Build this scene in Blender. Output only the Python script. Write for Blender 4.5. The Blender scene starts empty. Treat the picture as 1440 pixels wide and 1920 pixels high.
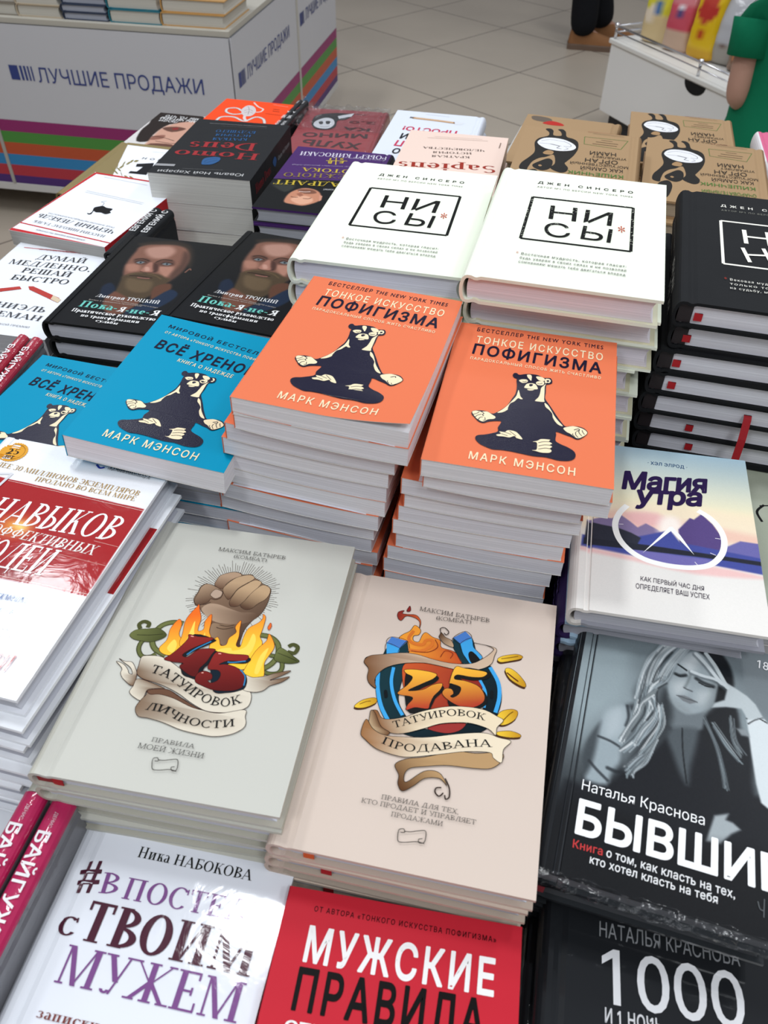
import bpy, bmesh, math, random
import numpy as np
from mathutils import Vector, Matrix
from mathutils.geometry import tessellate_polygon

S = bpy.context.scene
COL = S.collection
random.seed(11)

# ------------------------------------------------------------------ camera, light, exposure
EYE = 1.32                                   # height of the phone above the floor
FX, PITCH, ROLL = 1513.15, 0.775318, -0.0161015
_f = Vector((0, math.cos(PITCH), -math.sin(PITCH))); _r = Vector((1, 0, 0)); _d = _f.cross(_r)
_r2 = _r * math.cos(ROLL) + _d * math.sin(ROLL); _d2 = -_r * math.sin(ROLL) + _d * math.cos(ROLL)
cam = bpy.data.cameras.new('camera'); cam_ob = bpy.data.objects.new('camera', cam); COL.objects.link(cam_ob)
_m = Matrix((_r2, -_d2, -_f)).transposed().to_4x4(); _m.translation = Vector((0, 0, EYE))
cam_ob.matrix_world = _m
cam.sensor_fit = 'VERTICAL'; cam.sensor_height = 24.0; cam.lens = 24.0 * FX / 1920
cam.clip_start = 0.02
cam.dof.use_dof = True; cam.dof.focus_distance = 0.72; cam.dof.aperture_fstop = 9.5
S.camera = cam_ob
S.view_settings.view_transform = 'Standard'; S.view_settings.look = 'None'
S.view_settings.gamma = 1.0; S.view_settings.use_curve_mapping = False
S.view_settings.exposure = 0.09
world = bpy.data.worlds.new('shop_air'); S.world = world; world.use_nodes = True
world.node_tree.nodes['Background'].inputs[0].default_value = (0.86, 0.90, 1.0, 1)
world.node_tree.nodes['Background'].inputs[1].default_value = 0.36

def ceiling_lamp(x, y, w, d, watts, rz=0.0):
    l = bpy.data.lights.new('ceiling_lamp', 'AREA'); l.shape = 'RECTANGLE'; l.size = w; l.size_y = d
    l.energy = watts; l.color = (0.93, 0.97, 1.0)
    o = bpy.data.objects.new('ceiling_lamp', l); COL.objects.link(o)
    o.location = (x, y, 3.0); o.rotation_euler = (0, 0, rz)
LAMP = 14.5
for lx, ly, lw, ld in ((-0.37, 0.98, .22, .34), (-1.38, 1.86, .26, .6), (-1.2, 3.12, .34, .6), (1.75, 1.5, .34, .6), (0.6, -0.9, .34, .6), (-1.1, -0.9, .34, .6), (1.9, -0.6, .34, .6), (0.7, 4.2, .34, .6), (2.2, 3.6, .34, .6)):
    ceiling_lamp(lx, ly, lw, ld, LAMP, -0.2)

# ------------------------------------------------------------------ helpers
def lin(c):
    c = c / 255.0
    return c / 12.92 if c <= 0.04045 else ((c + 0.055) / 1.055) ** 2.4
def hexc(h): return np.array([lin(int(h[i:i + 2], 16)) for i in (0, 2, 4)])

class MB:
    """collects faces with vertex colours; build() links them as ONE mesh object"""
    def __init__(self): self.v = []; self.f = []; self.c = []; self.m = []
    def face(self, pts, col, mat=0):
        n = len(self.v)
        self.v += [tuple(p) for p in pts]; self.f.append(tuple(range(n, n + len(pts)))); self.m.append(mat)
        if isinstance(col, list): self.c += [tuple(c) for c in col]
        else: self.c += [tuple(col)] * len(pts)
    def mesh(self, vs, fs, col, mat=0):
        n = len(self.v)
        self.v += [tuple(p) for p in vs]; self.f += [tuple(i + n for i in f) for f in fs]; self.m += [mat] * len(fs)
        self.c += [tuple(c) for c in col] if isinstance(col, (list, np.ndarray)) and np.ndim(col) == 2 else [tuple(col)] * len(vs)
    def box(self, x0, x1, y0, y1, z0, z1, col, mat=0, top=None, M=None):
        q = [Vector((x, y, z)) for z in (z0, z1) for y in (y0, y1) for x in (x0, x1)]
        if M: q = [M @ p for p in q]
        for i, f in enumerate(((0, 2, 3, 1), (4, 5, 7, 6), (0, 1, 5, 4), (2, 6, 7, 3), (0, 4, 6, 2), (1, 3, 7, 5))):
            self.face([q[j] for j in f], top if (top is not None and i == 1) else col, mat)
    def tube(self, pts, r, col, n=8, mat=0):
        pts = [Vector(p) for p in pts]; rings = []
        for i, p in enumerate(pts):
            t = (pts[min(i + 1, len(pts) - 1)] - pts[max(i - 1, 0)]).normalized()
            a = t.cross(Vector((0, 0, 1)));  a = a if a.length > 1e-3 else t.cross(Vector((1, 0, 0)))
            a.normalize(); b = t.cross(a)
            rr = r[i] if isinstance(r, (list, tuple)) else r
            rings.append([p + a * rr * math.cos(2 * math.pi * k / n) + b * rr * math.sin(2 * math.pi * k / n) for k in range(n)])
        vs = [q for ring in rings for q in ring]; fs = []
        for i in range(len(pts) - 1):
            for k in range(n):
                fs.append((i * n + k, i * n + (k + 1) % n, (i + 1) * n + (k + 1) % n, (i + 1) * n + k))
        fs.append(tuple(range(n))[::-1]); fs.append(tuple((len(pts) - 1) * n + k for k in range(n)))
        self.mesh(vs, fs, col, mat)
    def data(self, name, mats, smooth=False):
        me = bpy.data.meshes.new(name); me.from_pydata(self.v, [], self.f)
        a = me.attributes.new('Col', 'FLOAT_COLOR', 'POINT')
        arr = np.ones((len(self.v), 4), np.float32); arr[:, :3] = np.array(self.c, np.float32).reshape(-1, 3)
        a.data.foreach_set('color', arr.ravel())
        for m in (mats if isinstance(mats, (list, tuple)) else [mats]): me.materials.append(m)
        me.polygons.foreach_set('material_index', np.array(self.m, np.int32))
        if smooth:
            me.polygons.foreach_set('use_smooth', np.ones(len(self.f), bool))
        me.update(); return me
    def build(self, name, mats, parent=None, smooth=False, bevel=0):
        o = bpy.data.objects.new(name, self.data(name, mats, smooth)); COL.objects.link(o)
        if parent: o.parent = parent
        if bevel:
            weld(o)
            b = o.modifiers.new('bevel', 'BEVEL'); b.width = bevel; b.segments = 2; b.limit_method = 'ANGLE'
        return o
def weld(o):
    bm = bmesh.new(); bm.from_mesh(o.data); bmesh.ops.remove_doubles(bm, verts=bm.verts, dist=1e-5)
    bmesh.ops.recalc_face_normals(bm, faces=bm.faces); bm.to_mesh(o.data); bm.free()
def thing(name, label, cat, loc=(0, 0, 0), group=None):
    o = bpy.data.objects.new(name, None); COL.objects.link(o); o.location = loc; o.empty_display_size = 0.05
    o['label'] = label; o['category'] = cat
    if group: o['group'] = group
    return o
def tag(o, label, cat, group=None):
    o['label'] = label; o['category'] = cat
    if group: o['group'] = group
    return o
def copy_tree(o):
    c = o.copy(); COL.objects.link(c)
    for ch in o.children:
        d = ch.copy(); COL.objects.link(d); d.parent = c
        for g in ch.children:
            e = g.copy(); COL.objects.link(e); e.parent = d
    return c

# ------------------------------------------------------------------ materials (procedural; printed colour comes from the mesh's colour attribute)
def print_mat(name, rough=0.5, coat=0.0, coat_rough=0.1, bump=0.0, bscale=60, spec=0.5, fine=0.0, metal=0.0):
    m = bpy.data.materials.new(name); m.use_nodes = True; nt = m.node_tree; b = nt.nodes['Principled BSDF']
    a = nt.nodes.new('ShaderNodeAttribute'); a.attribute_name = 'Col'
    nt.links.new(a.outputs['Color'], b.inputs['Base Color'])
    tc = nt.nodes.new('ShaderNodeTexCoord')
    n = nt.nodes.new('ShaderNodeTexNoise'); n.inputs['Scale'].default_value = 35; n.inputs['Detail'].default_value = 3
    nt.links.new(tc.outputs['Object'], n.inputs['Vector'])
    mr = nt.nodes.new('ShaderNodeMapRange'); mr.inputs['To Min'].default_value = max(rough - 0.05, 0.02); mr.inputs['To Max'].default_value = rough + 0.05
    nt.links.new(n.outputs['Fac'], mr.inputs['Value']); nt.links.new(mr.outputs['Result'], b.inputs['Roughness'])
    b.inputs['Specular IOR Level'].default_value = spec; b.inputs['Metallic'].default_value = metal
    b.inputs['Coat Weight'].default_value = coat; b.inputs['Coat Roughness'].default_value = coat_rough
    if bump:
        w = nt.nodes.new('ShaderNodeTexNoise'); w.inputs['Scale'].default_value = bscale; w.inputs['Detail'].default_value = 4; w.inputs['Distortion'].default_value = 1.5
        nt.links.new(tc.outputs['Object'], w.inputs['Vector'])
        bp = nt.nodes.new('ShaderNodeBump'); bp.inputs['Strength'].default_value = bump; bp.inputs['Distance'].default_value = 0.004
        nt.links.new(w.outputs['Fac'], bp.inputs['Height'])
        nt.links.new(bp.outputs['Normal'], b.inputs['Coat Normal' if coat else 'Normal'])
    if fine:
        w = nt.nodes.new('ShaderNodeTexNoise'); w.inputs['Scale'].default_value = 1400; w.inputs['Detail'].default_value = 2
        nt.links.new(tc.outputs['Object'], w.inputs['Vector'])
        bp = nt.nodes.new('ShaderNodeBump'); bp.inputs['Strength'].default_value = fine; bp.inputs['Distance'].default_value = 0.0004
        nt.links.new(w.outputs['Fac'], bp.inputs['Height']); nt.links.new(bp.outputs['Normal'], b.inputs['Normal'])
    return m
M_MATTE = print_mat('matte_laminate', 0.55, spec=0.06)
M_SATIN = print_mat('satin_laminate', 0.45, spec=0.07)
M_GLOSS = print_mat('gloss_laminate', 0.5, coat=0.7, coat_rough=0.09, spec=0.06, bump=0.09, bscale=30)
M_SPOT = print_mat('spot_varnish', 0.25, spec=0.22, fine=0.3)
M_CLOTH = print_mat('cloth_binding', 0.7, spec=0.12, fine=0.15)
M_WRAP = print_mat('shrink_wrapped_print', 0.35, coat=0.8, coat_rough=0.05, bump=0.35, bscale=38, spec=0.1)
M_WRAPF = print_mat('smooth_wrapped_print', 0.35, coat=0.4, coat_rough=0.06, bump=0.05, bscale=14, spec=0.1)
M_PAINT = print_mat('painted_panel', 0.45, spec=0.35)
M_PLAIN = print_mat('plain_surface', 0.6, spec=0.3)
M_CHROME = print_mat('chrome', 0.15, metal=1.0)
M_RIBBON = print_mat('ribbon_weave', 0.6, spec=0.3, fine=0.3)
M_SKIN = print_mat('skin', 0.5, spec=0.35, bump=0.05, bscale=90)
M_FABRIC = print_mat('fabric', 0.85, spec=0.15, bump=0.25, bscale=25)
M_LEATHER = print_mat('suede', 0.75, spec=0.25, bump=0.15, bscale=60)

def page_mat(name='page_edges'):
    m = bpy.data.materials.new(name); m.use_nodes = True; nt = m.node_tree; b = nt.nodes['Principled BSDF']
    a = nt.nodes.new('ShaderNodeAttribute'); a.attribute_name = 'Col'
    tc = nt.nodes.new('ShaderNodeTexCoord'); mp = nt.nodes.new('ShaderNodeMapping'); mp.inputs['Scale'].default_value = (5, 5, 1500)
    n = nt.nodes.new('ShaderNodeTexNoise'); n.inputs['Scale'].default_value = 1.0; n.inputs['Detail'].default_value = 2
    nt.links.new(tc.outputs['Object'], mp.inputs['Vector']); nt.links.new(mp.outputs['Vector'], n.inputs['Vector'])
    mr = nt.nodes.new('ShaderNodeMapRange'); mr.inputs['From Min'].default_value = 0.3; mr.inputs['From Max'].default_value = 0.7
    mr.inputs['To Min'].default_value = 0.82; mr.inputs['To Max'].default_value = 1.06
    nt.links.new(n.outputs['Fac'], mr.inputs['Value'])
    mx = nt.nodes.new('ShaderNodeVectorMath'); mx.operation = 'SCALE'
    nt.links.new(a.outputs['Color'], mx.inputs[0]); nt.links.new(mr.outputs['Result'], mx.inputs['Scale'])
    nt.links.new(mx.outputs['Vector'], b.inputs['Base Color'])
    b.inputs['Roughness'].default_value = 0.75; b.inputs['Specular IOR Level'].default_value = 0.2
    bp = nt.nodes.new('ShaderNodeBump'); bp.inputs['Strength'].default_value = 0.25; bp.inputs['Distance'].default_value = 0.0006
    nt.links.new(n.outputs['Fac'], bp.inputs['Height']); nt.links.new(bp.outputs['Normal'], b.inputs['Normal'])
    return m
M_PAGE = page_mat()

def film_mat():
    m = bpy.data.materials.new('clear_film'); m.use_nodes = True; nt = m.node_tree; nt.nodes.remove(nt.nodes['Principled BSDF'])
    out = nt.nodes['Material Output']; tr = nt.nodes.new('ShaderNodeBsdfTransparent'); gl = nt.nodes.new('ShaderNodeBsdfGlossy'); gl.inputs['Roughness'].default_value = 0.12
    tr.inputs['Color'].default_value = (0.93, 0.94, 0.95, 1)
    fr = nt.nodes.new('ShaderNodeLayerWeight'); fr.inputs['Blend'].default_value = 0.35
    mr = nt.nodes.new('ShaderNodeMapRange'); mr.inputs['To Min'].default_value = 0.03; mr.inputs['To Max'].default_value = 0.2
    nt.links.new(fr.outputs['Fresnel'], mr.inputs['Value'])
    mx = nt.nodes.new('ShaderNodeMixShader'); nt.links.new(mr.outputs['Result'], mx.inputs[0]); nt.links.new(tr.outputs[0], mx.inputs[1]); nt.links.new(gl.outputs[0], mx.inputs[2])
    tc = nt.nodes.new('ShaderNodeTexCoord'); w = nt.nodes.new('ShaderNodeTexNoise'); w.inputs['Scale'].default_value = 45; w.inputs['Detail'].default_value = 5
    nt.links.new(tc.outputs['Object'], w.inputs['Vector'])
    bp = nt.nodes.new('ShaderNodeBump'); bp.inputs['Strength'].default_value = 0.6; bp.inputs['Distance'].default_value = 0.01
    nt.links.new(w.outputs['Fac'], bp.inputs['Height']); nt.links.new(bp.outputs['Normal'], gl.inputs['Normal'])
    nt.links.new(mx.outputs[0], out.inputs['Surface']); return m
M_FILM = film_mat()

def floor_mat():
    m = bpy.data.materials.new('floor_tiles'); m.use_nodes = True; nt = m.node_tree; b = nt.nodes['Principled BSDF']
    tc = nt.nodes.new('ShaderNodeTexCoord'); mp = nt.nodes.new('ShaderNodeMapping')
    ang = math.radians(-45); s = 1 / 0.615
    mp.vector_type = 'POINT'; mp.inputs['Rotation'].default_value = (0, 0, ang); mp.inputs['Scale'].default_value = (s, s, s)
    p = Matrix.Rotation(ang, 3, 'Z') @ (Vector((0.676, 4.685, 0)) * s)
    mp.inputs['Location'].default_value = (-p.x + 20, -p.y + 20, 0)
    br = nt.nodes.new('ShaderNodeTexBrick'); br.offset = 0.0; br.squash = 1.0
    br.inputs['Scale'].default_value = 1.0; br.inputs['Brick Width'].default_value = 1.0; br.inputs['Row Height'].default_value = 1.0
    br.inputs['Mortar Size'].default_value = 0.008; br.inputs['Mortar Smooth'].default_value = 0.3; br.inputs['Bias'].default_value = 0.0
    br.inputs['Color1'].default_value = (0.46, 0.395, 0.315, 1); br.inputs['Color2'].default_value = (0.43, 0.37, 0.30, 1); br.inputs['Mortar'].default_value = (0.17, 0.14, 0.115, 1)
    nt.links.new(tc.outputs['Object'], mp.inputs['Vector']); nt.links.new(mp.outputs['Vector'], br.inputs['Vector'])
    n = nt.nodes.new('ShaderNodeTexNoise'); n.inputs['Scale'].default_value = 1.6; n.inputs['Detail'].default_value = 5
    nt.links.new(tc.outputs['Object'], n.inputs['Vector'])
    mr = nt.nodes.new('ShaderNodeMapRange'); mr.inputs['To Min'].default_value = 0.86; mr.inputs['To Max'].default_value = 1.12
    nt.links.new(n.outputs['Fac'], mr.inputs['Value'])
    mx = nt.nodes.new('ShaderNodeVectorMath'); mx.operation = 'SCALE'; nt.links.new(br.outputs['Color'], mx.inputs[0]); nt.links.new(mr.outputs['Result'], mx.inputs['Scale'])
    nt.links.new(mx.outputs['Vector'], b.inputs['Base Color']); b.inputs['Roughness'].default_value = 0.38; b.inputs['Specular IOR Level'].default_value = 0.4
    return m

# ------------------------------------------------------------------ lettering
def ell(cx, cy, rx, ry, wx, wy, a0=0, a1=360, n=20):
    out = []
    for i in range(n):
        p, q = math.radians(a0 + (a1 - a0) * i / n), math.radians(a0 + (a1 - a0) * (i + 1) / n)
        out.append([(cx + rx * math.cos(p), cy + ry * math.sin(p)), (cx + rx * math.cos(q), cy + ry * math.sin(q)),
                    (cx + (rx - wx) * math.cos(q), cy + (ry - wy) * math.sin(q)), (cx + (rx - wx) * math.cos(p), cy + (ry - wy) * math.sin(p))])
    return out
class Serif:
    """a small drawn serif alphabet: thick stems, thin bars, slab serifs; cap height 1"""
    def __init__(self, T, t, ext=0.09, sh=0.045): self.T, self.t, self.e, self.sh = T, t, ext, sh
    def glyph(self, ch):
        T, t, e, sh = self.T, self.t, self.e, self.sh; P = []
        low = ch.islower(); k = 0.68 if low else 1.0; kx = 0.74 if low else 1.0
        def R(x0, y0, x1, y1): P.append([(x0, y0), (x1, y0), (x1, y1), (x0, y1)])
        def ser(x0, x1, y): R(x0 - e, y - (sh if y > 0.01 else 0), x1 + e, y + (0 if y > 0.01 else sh))
        def stem(x, y0=0.0, y1=None, w=None, b=1, tp=1):
            y1 = k if y1 is None else y1; w = T if w is None else w
            R(x, y0, x + w, y1)
            if b: R(x - e, y0, x + w + e, y0 + sh)
            if tp: R(x - e, y1 - sh, x + w + e, y1)
        def dg(x0, y0, x1, y1, w): P.append([(x0, y0), (x0 + w, y0), (x1 + w, y1), (x1, y1)])
        def bar(x0, x1, y, h=None): R(x0, y - (h or t) / 2, x1, y + (h or t) / 2)
        def nib(x, y, d): R(x - t / 2, min(y, y + d), x + t / 2, max(y, y + d))
        U = ch.upper(); m = k / 2; o = 0.0
        g = lambda a: a * kx
        w = 0.7
        if ch == ' ': return [], 0.34
        if ch == 'а' or ch == 'a':
            stem(g(.42), 0, k * .75, b=0, tp=0); R(g(.42), 0, g(.42) + T + e * 1.3, sh); P += ell(g(.30), k * .74, g(.28), k * .26, T * .7, t, 0, 150, 12); P += ell(g(.26), k * .26, g(.26), k * .28, T, t, 60, 320, 14); return P, g(.72) + .05
        if ch == 'е' or ch == 'e':
            P += ell(g(.36), m, g(.36), m + .01, T, t, 0, 318, 20); bar(g(.08), g(.70), m + t * .3); return P, g(.72) + .06
        if ch == 'б':
            P += ell(g(.38), m, g(.38), m + .01, T, t); P += ell(g(.62), k, g(.62), .36, T, t, 95, 190, 10); return P, g(.76) + .06
        if ch in 'рp':
            stem(g(.1), -.3); P += ell(g(.1) + T * .5, m, g(.62), m, T, t, -100, 100, 16); return P, g(.82) + .06
        if ch == 'у':
            dg(g(.52) - t, 0, g(.66), k, t); dg(g(.38), 0, 0.0, k, T); dg(g(.2), -.3, g(.46), 0.02, t); ser(0, T, k); ser(g(.64), g(.64) + t, k); R(0, -.32, g(.26), -.3 + sh); return P, g(.76) + .05
        if ch == 'u': stem(g(.08)); stem(g(.56)); P += ell(g(.36), k * .25, g(.26), k * .25, T * .5, t, 180, 360, 10); return P, g(.8) + .1
        if ch in 'mn':
            stem(g(.06)); stem(g(.56), tp=0); P += ell(g(.33), k * .75, g(.3), k * .25, T, t, 0, 180, 10)
            if ch == 'm': stem(g(1.06), tp=0); P += ell(g(.83), k * .75, g(.3), k * .25, T, t, 0, 180, 10); return P, g(1.3) + .08
            return P, g(.8) + .08
        if ch == 'i': stem(g(.08)); R(g(.08), k + .1, g(.08) + T, k + .1 + T); return P, g(.08) + T + .14
        if ch == 's' or ch == 'S':
            P += ell(g(.3), k * .73, g(.27), k * .27, T * .8, t, 30, 270, 14); P += ell(g(.3), k * .27, g(.28), k * .27, T * .8, t, -150, 90, 14); return P, g(.6) + .06
        if ch == 'ф':
            R(g(.5) - T / 2, -.28, g(.5) + T / 2, .95); ser(g(.5) - T / 2, g(.5) + T / 2, -.28 + sh); P += ell(g(.5), m, g(.46), m, T, t); return P, g(1.0) + .05
        if U in 'АЛДA':
            ap = .38 if U != 'Д' else .44
            if U == 'Д':
                dg(g(.1), .0 + t, g(.36), k, t); stem(g(.62), 0, k, b=0); bar(0, g(.62) + T + e, t / 2, t); R(g(.0), -.16, g(.0) + t, t); R(g(.62) + T + e - t, -.16, g(.62) + T + e, t); bar(g(.36), g(.62), k - t / 2); return P, g(.84) + .1
            if U == 'Л':
                dg(g(.08), 0, g(.34), k, t); stem(g(.58)); bar(g(.34), g(.6), k - t / 2); ser(g(.08), g(.08) + t, 0); return P, g(.58) + T + .14
            dg(0.02, 0, g(.36), k, t); dg(g(.64), 0, g(.36) - T * .35, k, T); bar(g(.14), g(.62), k * .33); ser(.02, .02 + t, 0); ser(g(.64), g(.64) + T, 0); return P, g(.74) + T * .6 + .04
        if U == 'Б':
            stem(.08); bar(.08, g(.62), k - t / 2); nib(g(.62), k - .2, .2); P += ell(.08 + T * .5, k * .28, g(.52), k * .28, T, t, -90, 90, 14); return P, g(.66) + .06
        if U == 'В' or ch == 'B':
            stem(.08); P += ell(.08 + T * .5, k * .75, g(.46), k * .25, T * .9, t, -90, 90, 12); P += ell(.08 + T * .5, k * .26, g(.52), k * .26, T, t, -90, 90, 12); return P, g(.66) + .06
        if U == 'Г': stem(.08); bar(.08, g(.58), k - t / 2); nib(g(.58), k - .24 * k, .24 * k); return P, g(.62) + .03
        if U in 'ЕЁ' or ch == 'E':
            stem(.08); bar(.08, g(.6), k - t / 2); bar(.08, g(.48), m); bar(.08, g(.64), t / 2); nib(g(.6), k - .2 * k, .2 * k); nib(g(.64), 0, .24 * k); nib(g(.47), m - .1 * k, .2 * k)
            return P, g(.7) + .05
        if U == 'Ж':
            c = g(.56); stem(c - T / 2); dg(0.03, 0, c - T * .4, m + .02, T * .85); dg(.05, k, c - T * .3, m - .02, t); dg(g(1.12) - T, 0, c - T * .4, m + .02, T * .85); dg(g(1.1) - t, k, c, m - .02, t)
            ser(.03, .03 + T * .8, 0); ser(g(1.12) - T, g(1.12), 0); ser(.05, .05 + t, k); ser(g(1.1) - t, g(1.1), k); return P, g(1.14) + .08
        if U == 'З': P += ell(g(.24), k * .75, g(.32), k * .25, T * .9, t, -80, 150, 12); P += ell(g(.24), k * .27, g(.36), k * .27, T, t, -155, 80, 14); return P, g(.62) + .06
        if U in 'ИЙ' or ch in 'N':
            stem(.08); stem(g(.62)); dg(.08 + T * .7, .06 * k, g(.62) - t * .2, k * .94, t)
            if U == 'Й': P += ell(.08 + g(.3) + T * .4, k + .22, .17, .15, T * .6, t, 195, 345, 8)
            return P, g(.62) + T + .17
        if U == 'К':
            stem(.08); dg(.08 + T * .8, m - .06, g(.6), k, t); dg(g(.62) - T * .3, 0, .08 + T + .05, m + .05, T); ser(g(.62) - T * .3, g(.62) + T * .6, 0); ser(g(.6), g(.6) + t, k); return P, g(.7) + T * .5 + .03
        if U == 'М':
            stem(.08, w=t); stem(g(.84)); dg(g(.44), 0, .08, k, T * .9); dg(g(.46), 0, g(.84), k, t); return P, g(.84) + T + .16
        if U in 'Н' or ch == 'H':
            stem(.08); stem(g(.62)); bar(.08, g(.66), m); return P, g(.62) + T + .17
        if U == 'О' or ch in 'oO': P += ell(g(.42), m, g(.42), m + .012, T, t, n=26); return P, g(.84) + .07
        if U == 'П': stem(.08); stem(g(.6)); bar(.08, g(.64), k - t / 2); return P, g(.6) + T + .17
        if U == 'Р': stem(.08); P += ell(.08 + T * .5, k * .72, g(.5), k * .28, T, t, -90, 90, 14); return P, g(.62) + .06
        if U == 'С' or ch in 'C': P += ell(g(.42), m, g(.42), m + .012, T, t, 42, 318, 22); nib(g(.72), k * .7, .26 * k); return P, g(.78) + .04
        if U == 'Т': c = g(.36); stem(c - T / 2, tp=0); bar(0, g(.72), k - t / 2); nib(t / 2, k - .24 * k, .24 * k); nib(g(.72) - t / 2, k - .24 * k, .24 * k); return P, g(.74) + .05
        if U == 'У': dg(g(.3), 0, g(.62), k, t); dg(g(.34), k * .32, .02, k, T); ser(.02, .02 + T, k); ser(g(.62), g(.62) + t, k); P += ell(g(.2), .1, .14, .1, T * .6, t, 180, 360, 8); return P, g(.72) + .04
        if U == 'Ф': c = g(.5); stem(c - T / 2); P += ell(c, m + .02, g(.48), k * .33, T, t); return P, g(1.0) + .05
        if U == 'Х' or ch == 'X': dg(g(.56), 0, .04, k, T); dg(.04, 0, g(.6), k, t); ser(g(.56), g(.56) + T, 0); ser(.04, .04 + t, 0); ser(.04, .04 + T, k); ser(g(.6), g(.6) + t, k); return P, g(.66) + T * .6 + .05
        if U == 'Ц': stem(.08); stem(g(.6)); bar(.08, g(.74) + T, t / 2); R(g(.72) + T, -.18, g(.72) + T + t, t); return P, g(.78) + T + .08
        if U == 'Ч': stem(g(.52)); P += ell(g(.34), k * .76, g(.3), k * .38, T, t, 180, 300, 10); R(g(.04), k * .76, g(.04) + T, k); ser(g(.04), g(.04) + T, k); return P, g(.52) + T + .14
        if U in 'ШЩ':
            stem(.08); stem(g(.46)); stem(g(.84)); bar(.08, g(.86), t / 2)
            if U == 'Щ': R(g(.86) + T + e, -.18, g(.86) + T + e + t, t)
            return P, g(.84) + T + .17
        if U in 'ЬЫЪ':
            stem(.08); P += ell(.08 + T * .5, k * .29, g(.48), k * .29, T, t, -90, 90, 14)
            if U == 'Ы': stem(g(.74)); return P, g(.74) + T + .16
            return P, g(.6) + .06
        if U == 'Э': P += ell(g(.32), m, g(.42), m + .012, T, t, -138, 138, 22); bar(g(.22), g(.7), m); return P, g(.78) + .04
        if U == 'Ю': stem(.08); bar(.08, g(.4), m); P += ell(g(.74), m, g(.4), m + .012, T, t); return P, g(1.14) + .07
        if U == 'Я': stem(g(.52)); P += ell(g(.52) + T * .5, k * .72, g(.5), k * .28, T, t, 90, 270, 14); dg(.02, 0, g(.4), k * .48, T); ser(.02, .02 + T * .7, 0); return P, g(.52) + T + .14
        if ch == 'D': stem(.08); P += ell(.08 + T * .4, m, g(.68), m, T, t, -90, 90, 18); return P, g(.78) + .07
        if ch == 'F': stem(.08); bar(.08, g(.58), k - t / 2); bar(.08, g(.46), m); nib(g(.58), k - .22, .22); return P, g(.62) + .03
        if ch == 'k': stem(.06, 0, 1.0); dg(.06 + T, m - .06, g(.56), k, t); dg(g(.56), 0, .06 + T, m + .02, T); return P, g(.8) + .03
        if ch == 'l': stem(.06, 0, 1.0); return P, .06 + T + .12
        if ch == 'r': stem(.06); P += ell(g(.5), k * .72, g(.36), k * .26, T, t, 60, 160, 8); return P, g(.56) + .05
        if ch == 'C' or ch == 'c': P += ell(g(.4), m, g(.4), m, T, t, 45, 315, 18); return P, g(.72) + .05
        if ch == 'o': P += ell(g(.4), m, g(.4), m, T, t); return P, g(.8) + .06
        if ch in 'vy':
            dg(g(.34), 0, 0.02, k, T); dg(g(.34), 0, g(.66), k, t)
            if ch == 'y': dg(g(.14), -.28, g(.36), .02, t)
            return P, g(.74) + .05
        if ch == '7': bar(.04, .56, 1 - T * .35, T * .7); dg(.16, 0, .5, .95, T * .8); return P, .62
        if ch == '2': P += ell(.3, .72, .28, .28, T, t, -30, 180, 12); dg(.02, .04, .44, .6, T); R(.02, 0, .6, T * .8); return P, .66
        if ch == '5': R(.1, .94, .52, 1.0); R(.1, .55, .1 + t, 1); P += ell(.26, .31, .32, .31, T, t, -140, 110, 16); return P, .66
        if ch == '3': P += ell(.24, .76, .3, .24, T * .8, t, -80, 150, 12); P += ell(.24, .27, .34, .27, T, t, -150, 80, 14); return P, .64
        if ch == '0': P += ell(.32, .5, .32, .51, T, t); return P, .7
        if ch == '1': stem(.16, tp=0); dg(.02, .8, .16, 1, t); return P, .5
        if ch == '.': R(.04, 0, .04 + T, T); return P, .3
        if ch == ',': R(.04, -.12, .04 + T, T); return P, .3
        if ch in '-–': bar(.02, .3, .34, t * 1.6); return P, .36
        if ch in '()': P += ell(.4, .45, .36, .62, t * 1.4, t, 120, 240, 8) if ch == '(' else ell(-.1, .45, .36, .62, t * 1.4, t, -60, 60, 8); return P, .34
        if ch in '«»': dg(.04, .34, .2, .56, t); dg(.2, .12, .04, .34, t); return P, .34
        if ch == '·': R(.05, .34, .05 + T, .34 + T); return P, .3
        R(.1, 0, .5, .6); return P, .6
    def text(self, s, sp=0.0):
        polys, x = [], 0.0
        for ch in s:
            p, a = self.glyph(ch); polys += [[(u + x, v) for u, v in q] for q in p]; x += a + sp
        return [(q, [tuple(range(len(q)))]) for q in polys]
SER = {'se': Serif(.16, .055), 'seb': Serif(.21, .07), 'sl': Serif(.085, .075, .1, .06), 'slb': Serif(.13, .07, .1, .06)}
SER['sei'] = SER['se']; SER['sex'] = SER['se']
_tc = {}
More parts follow.
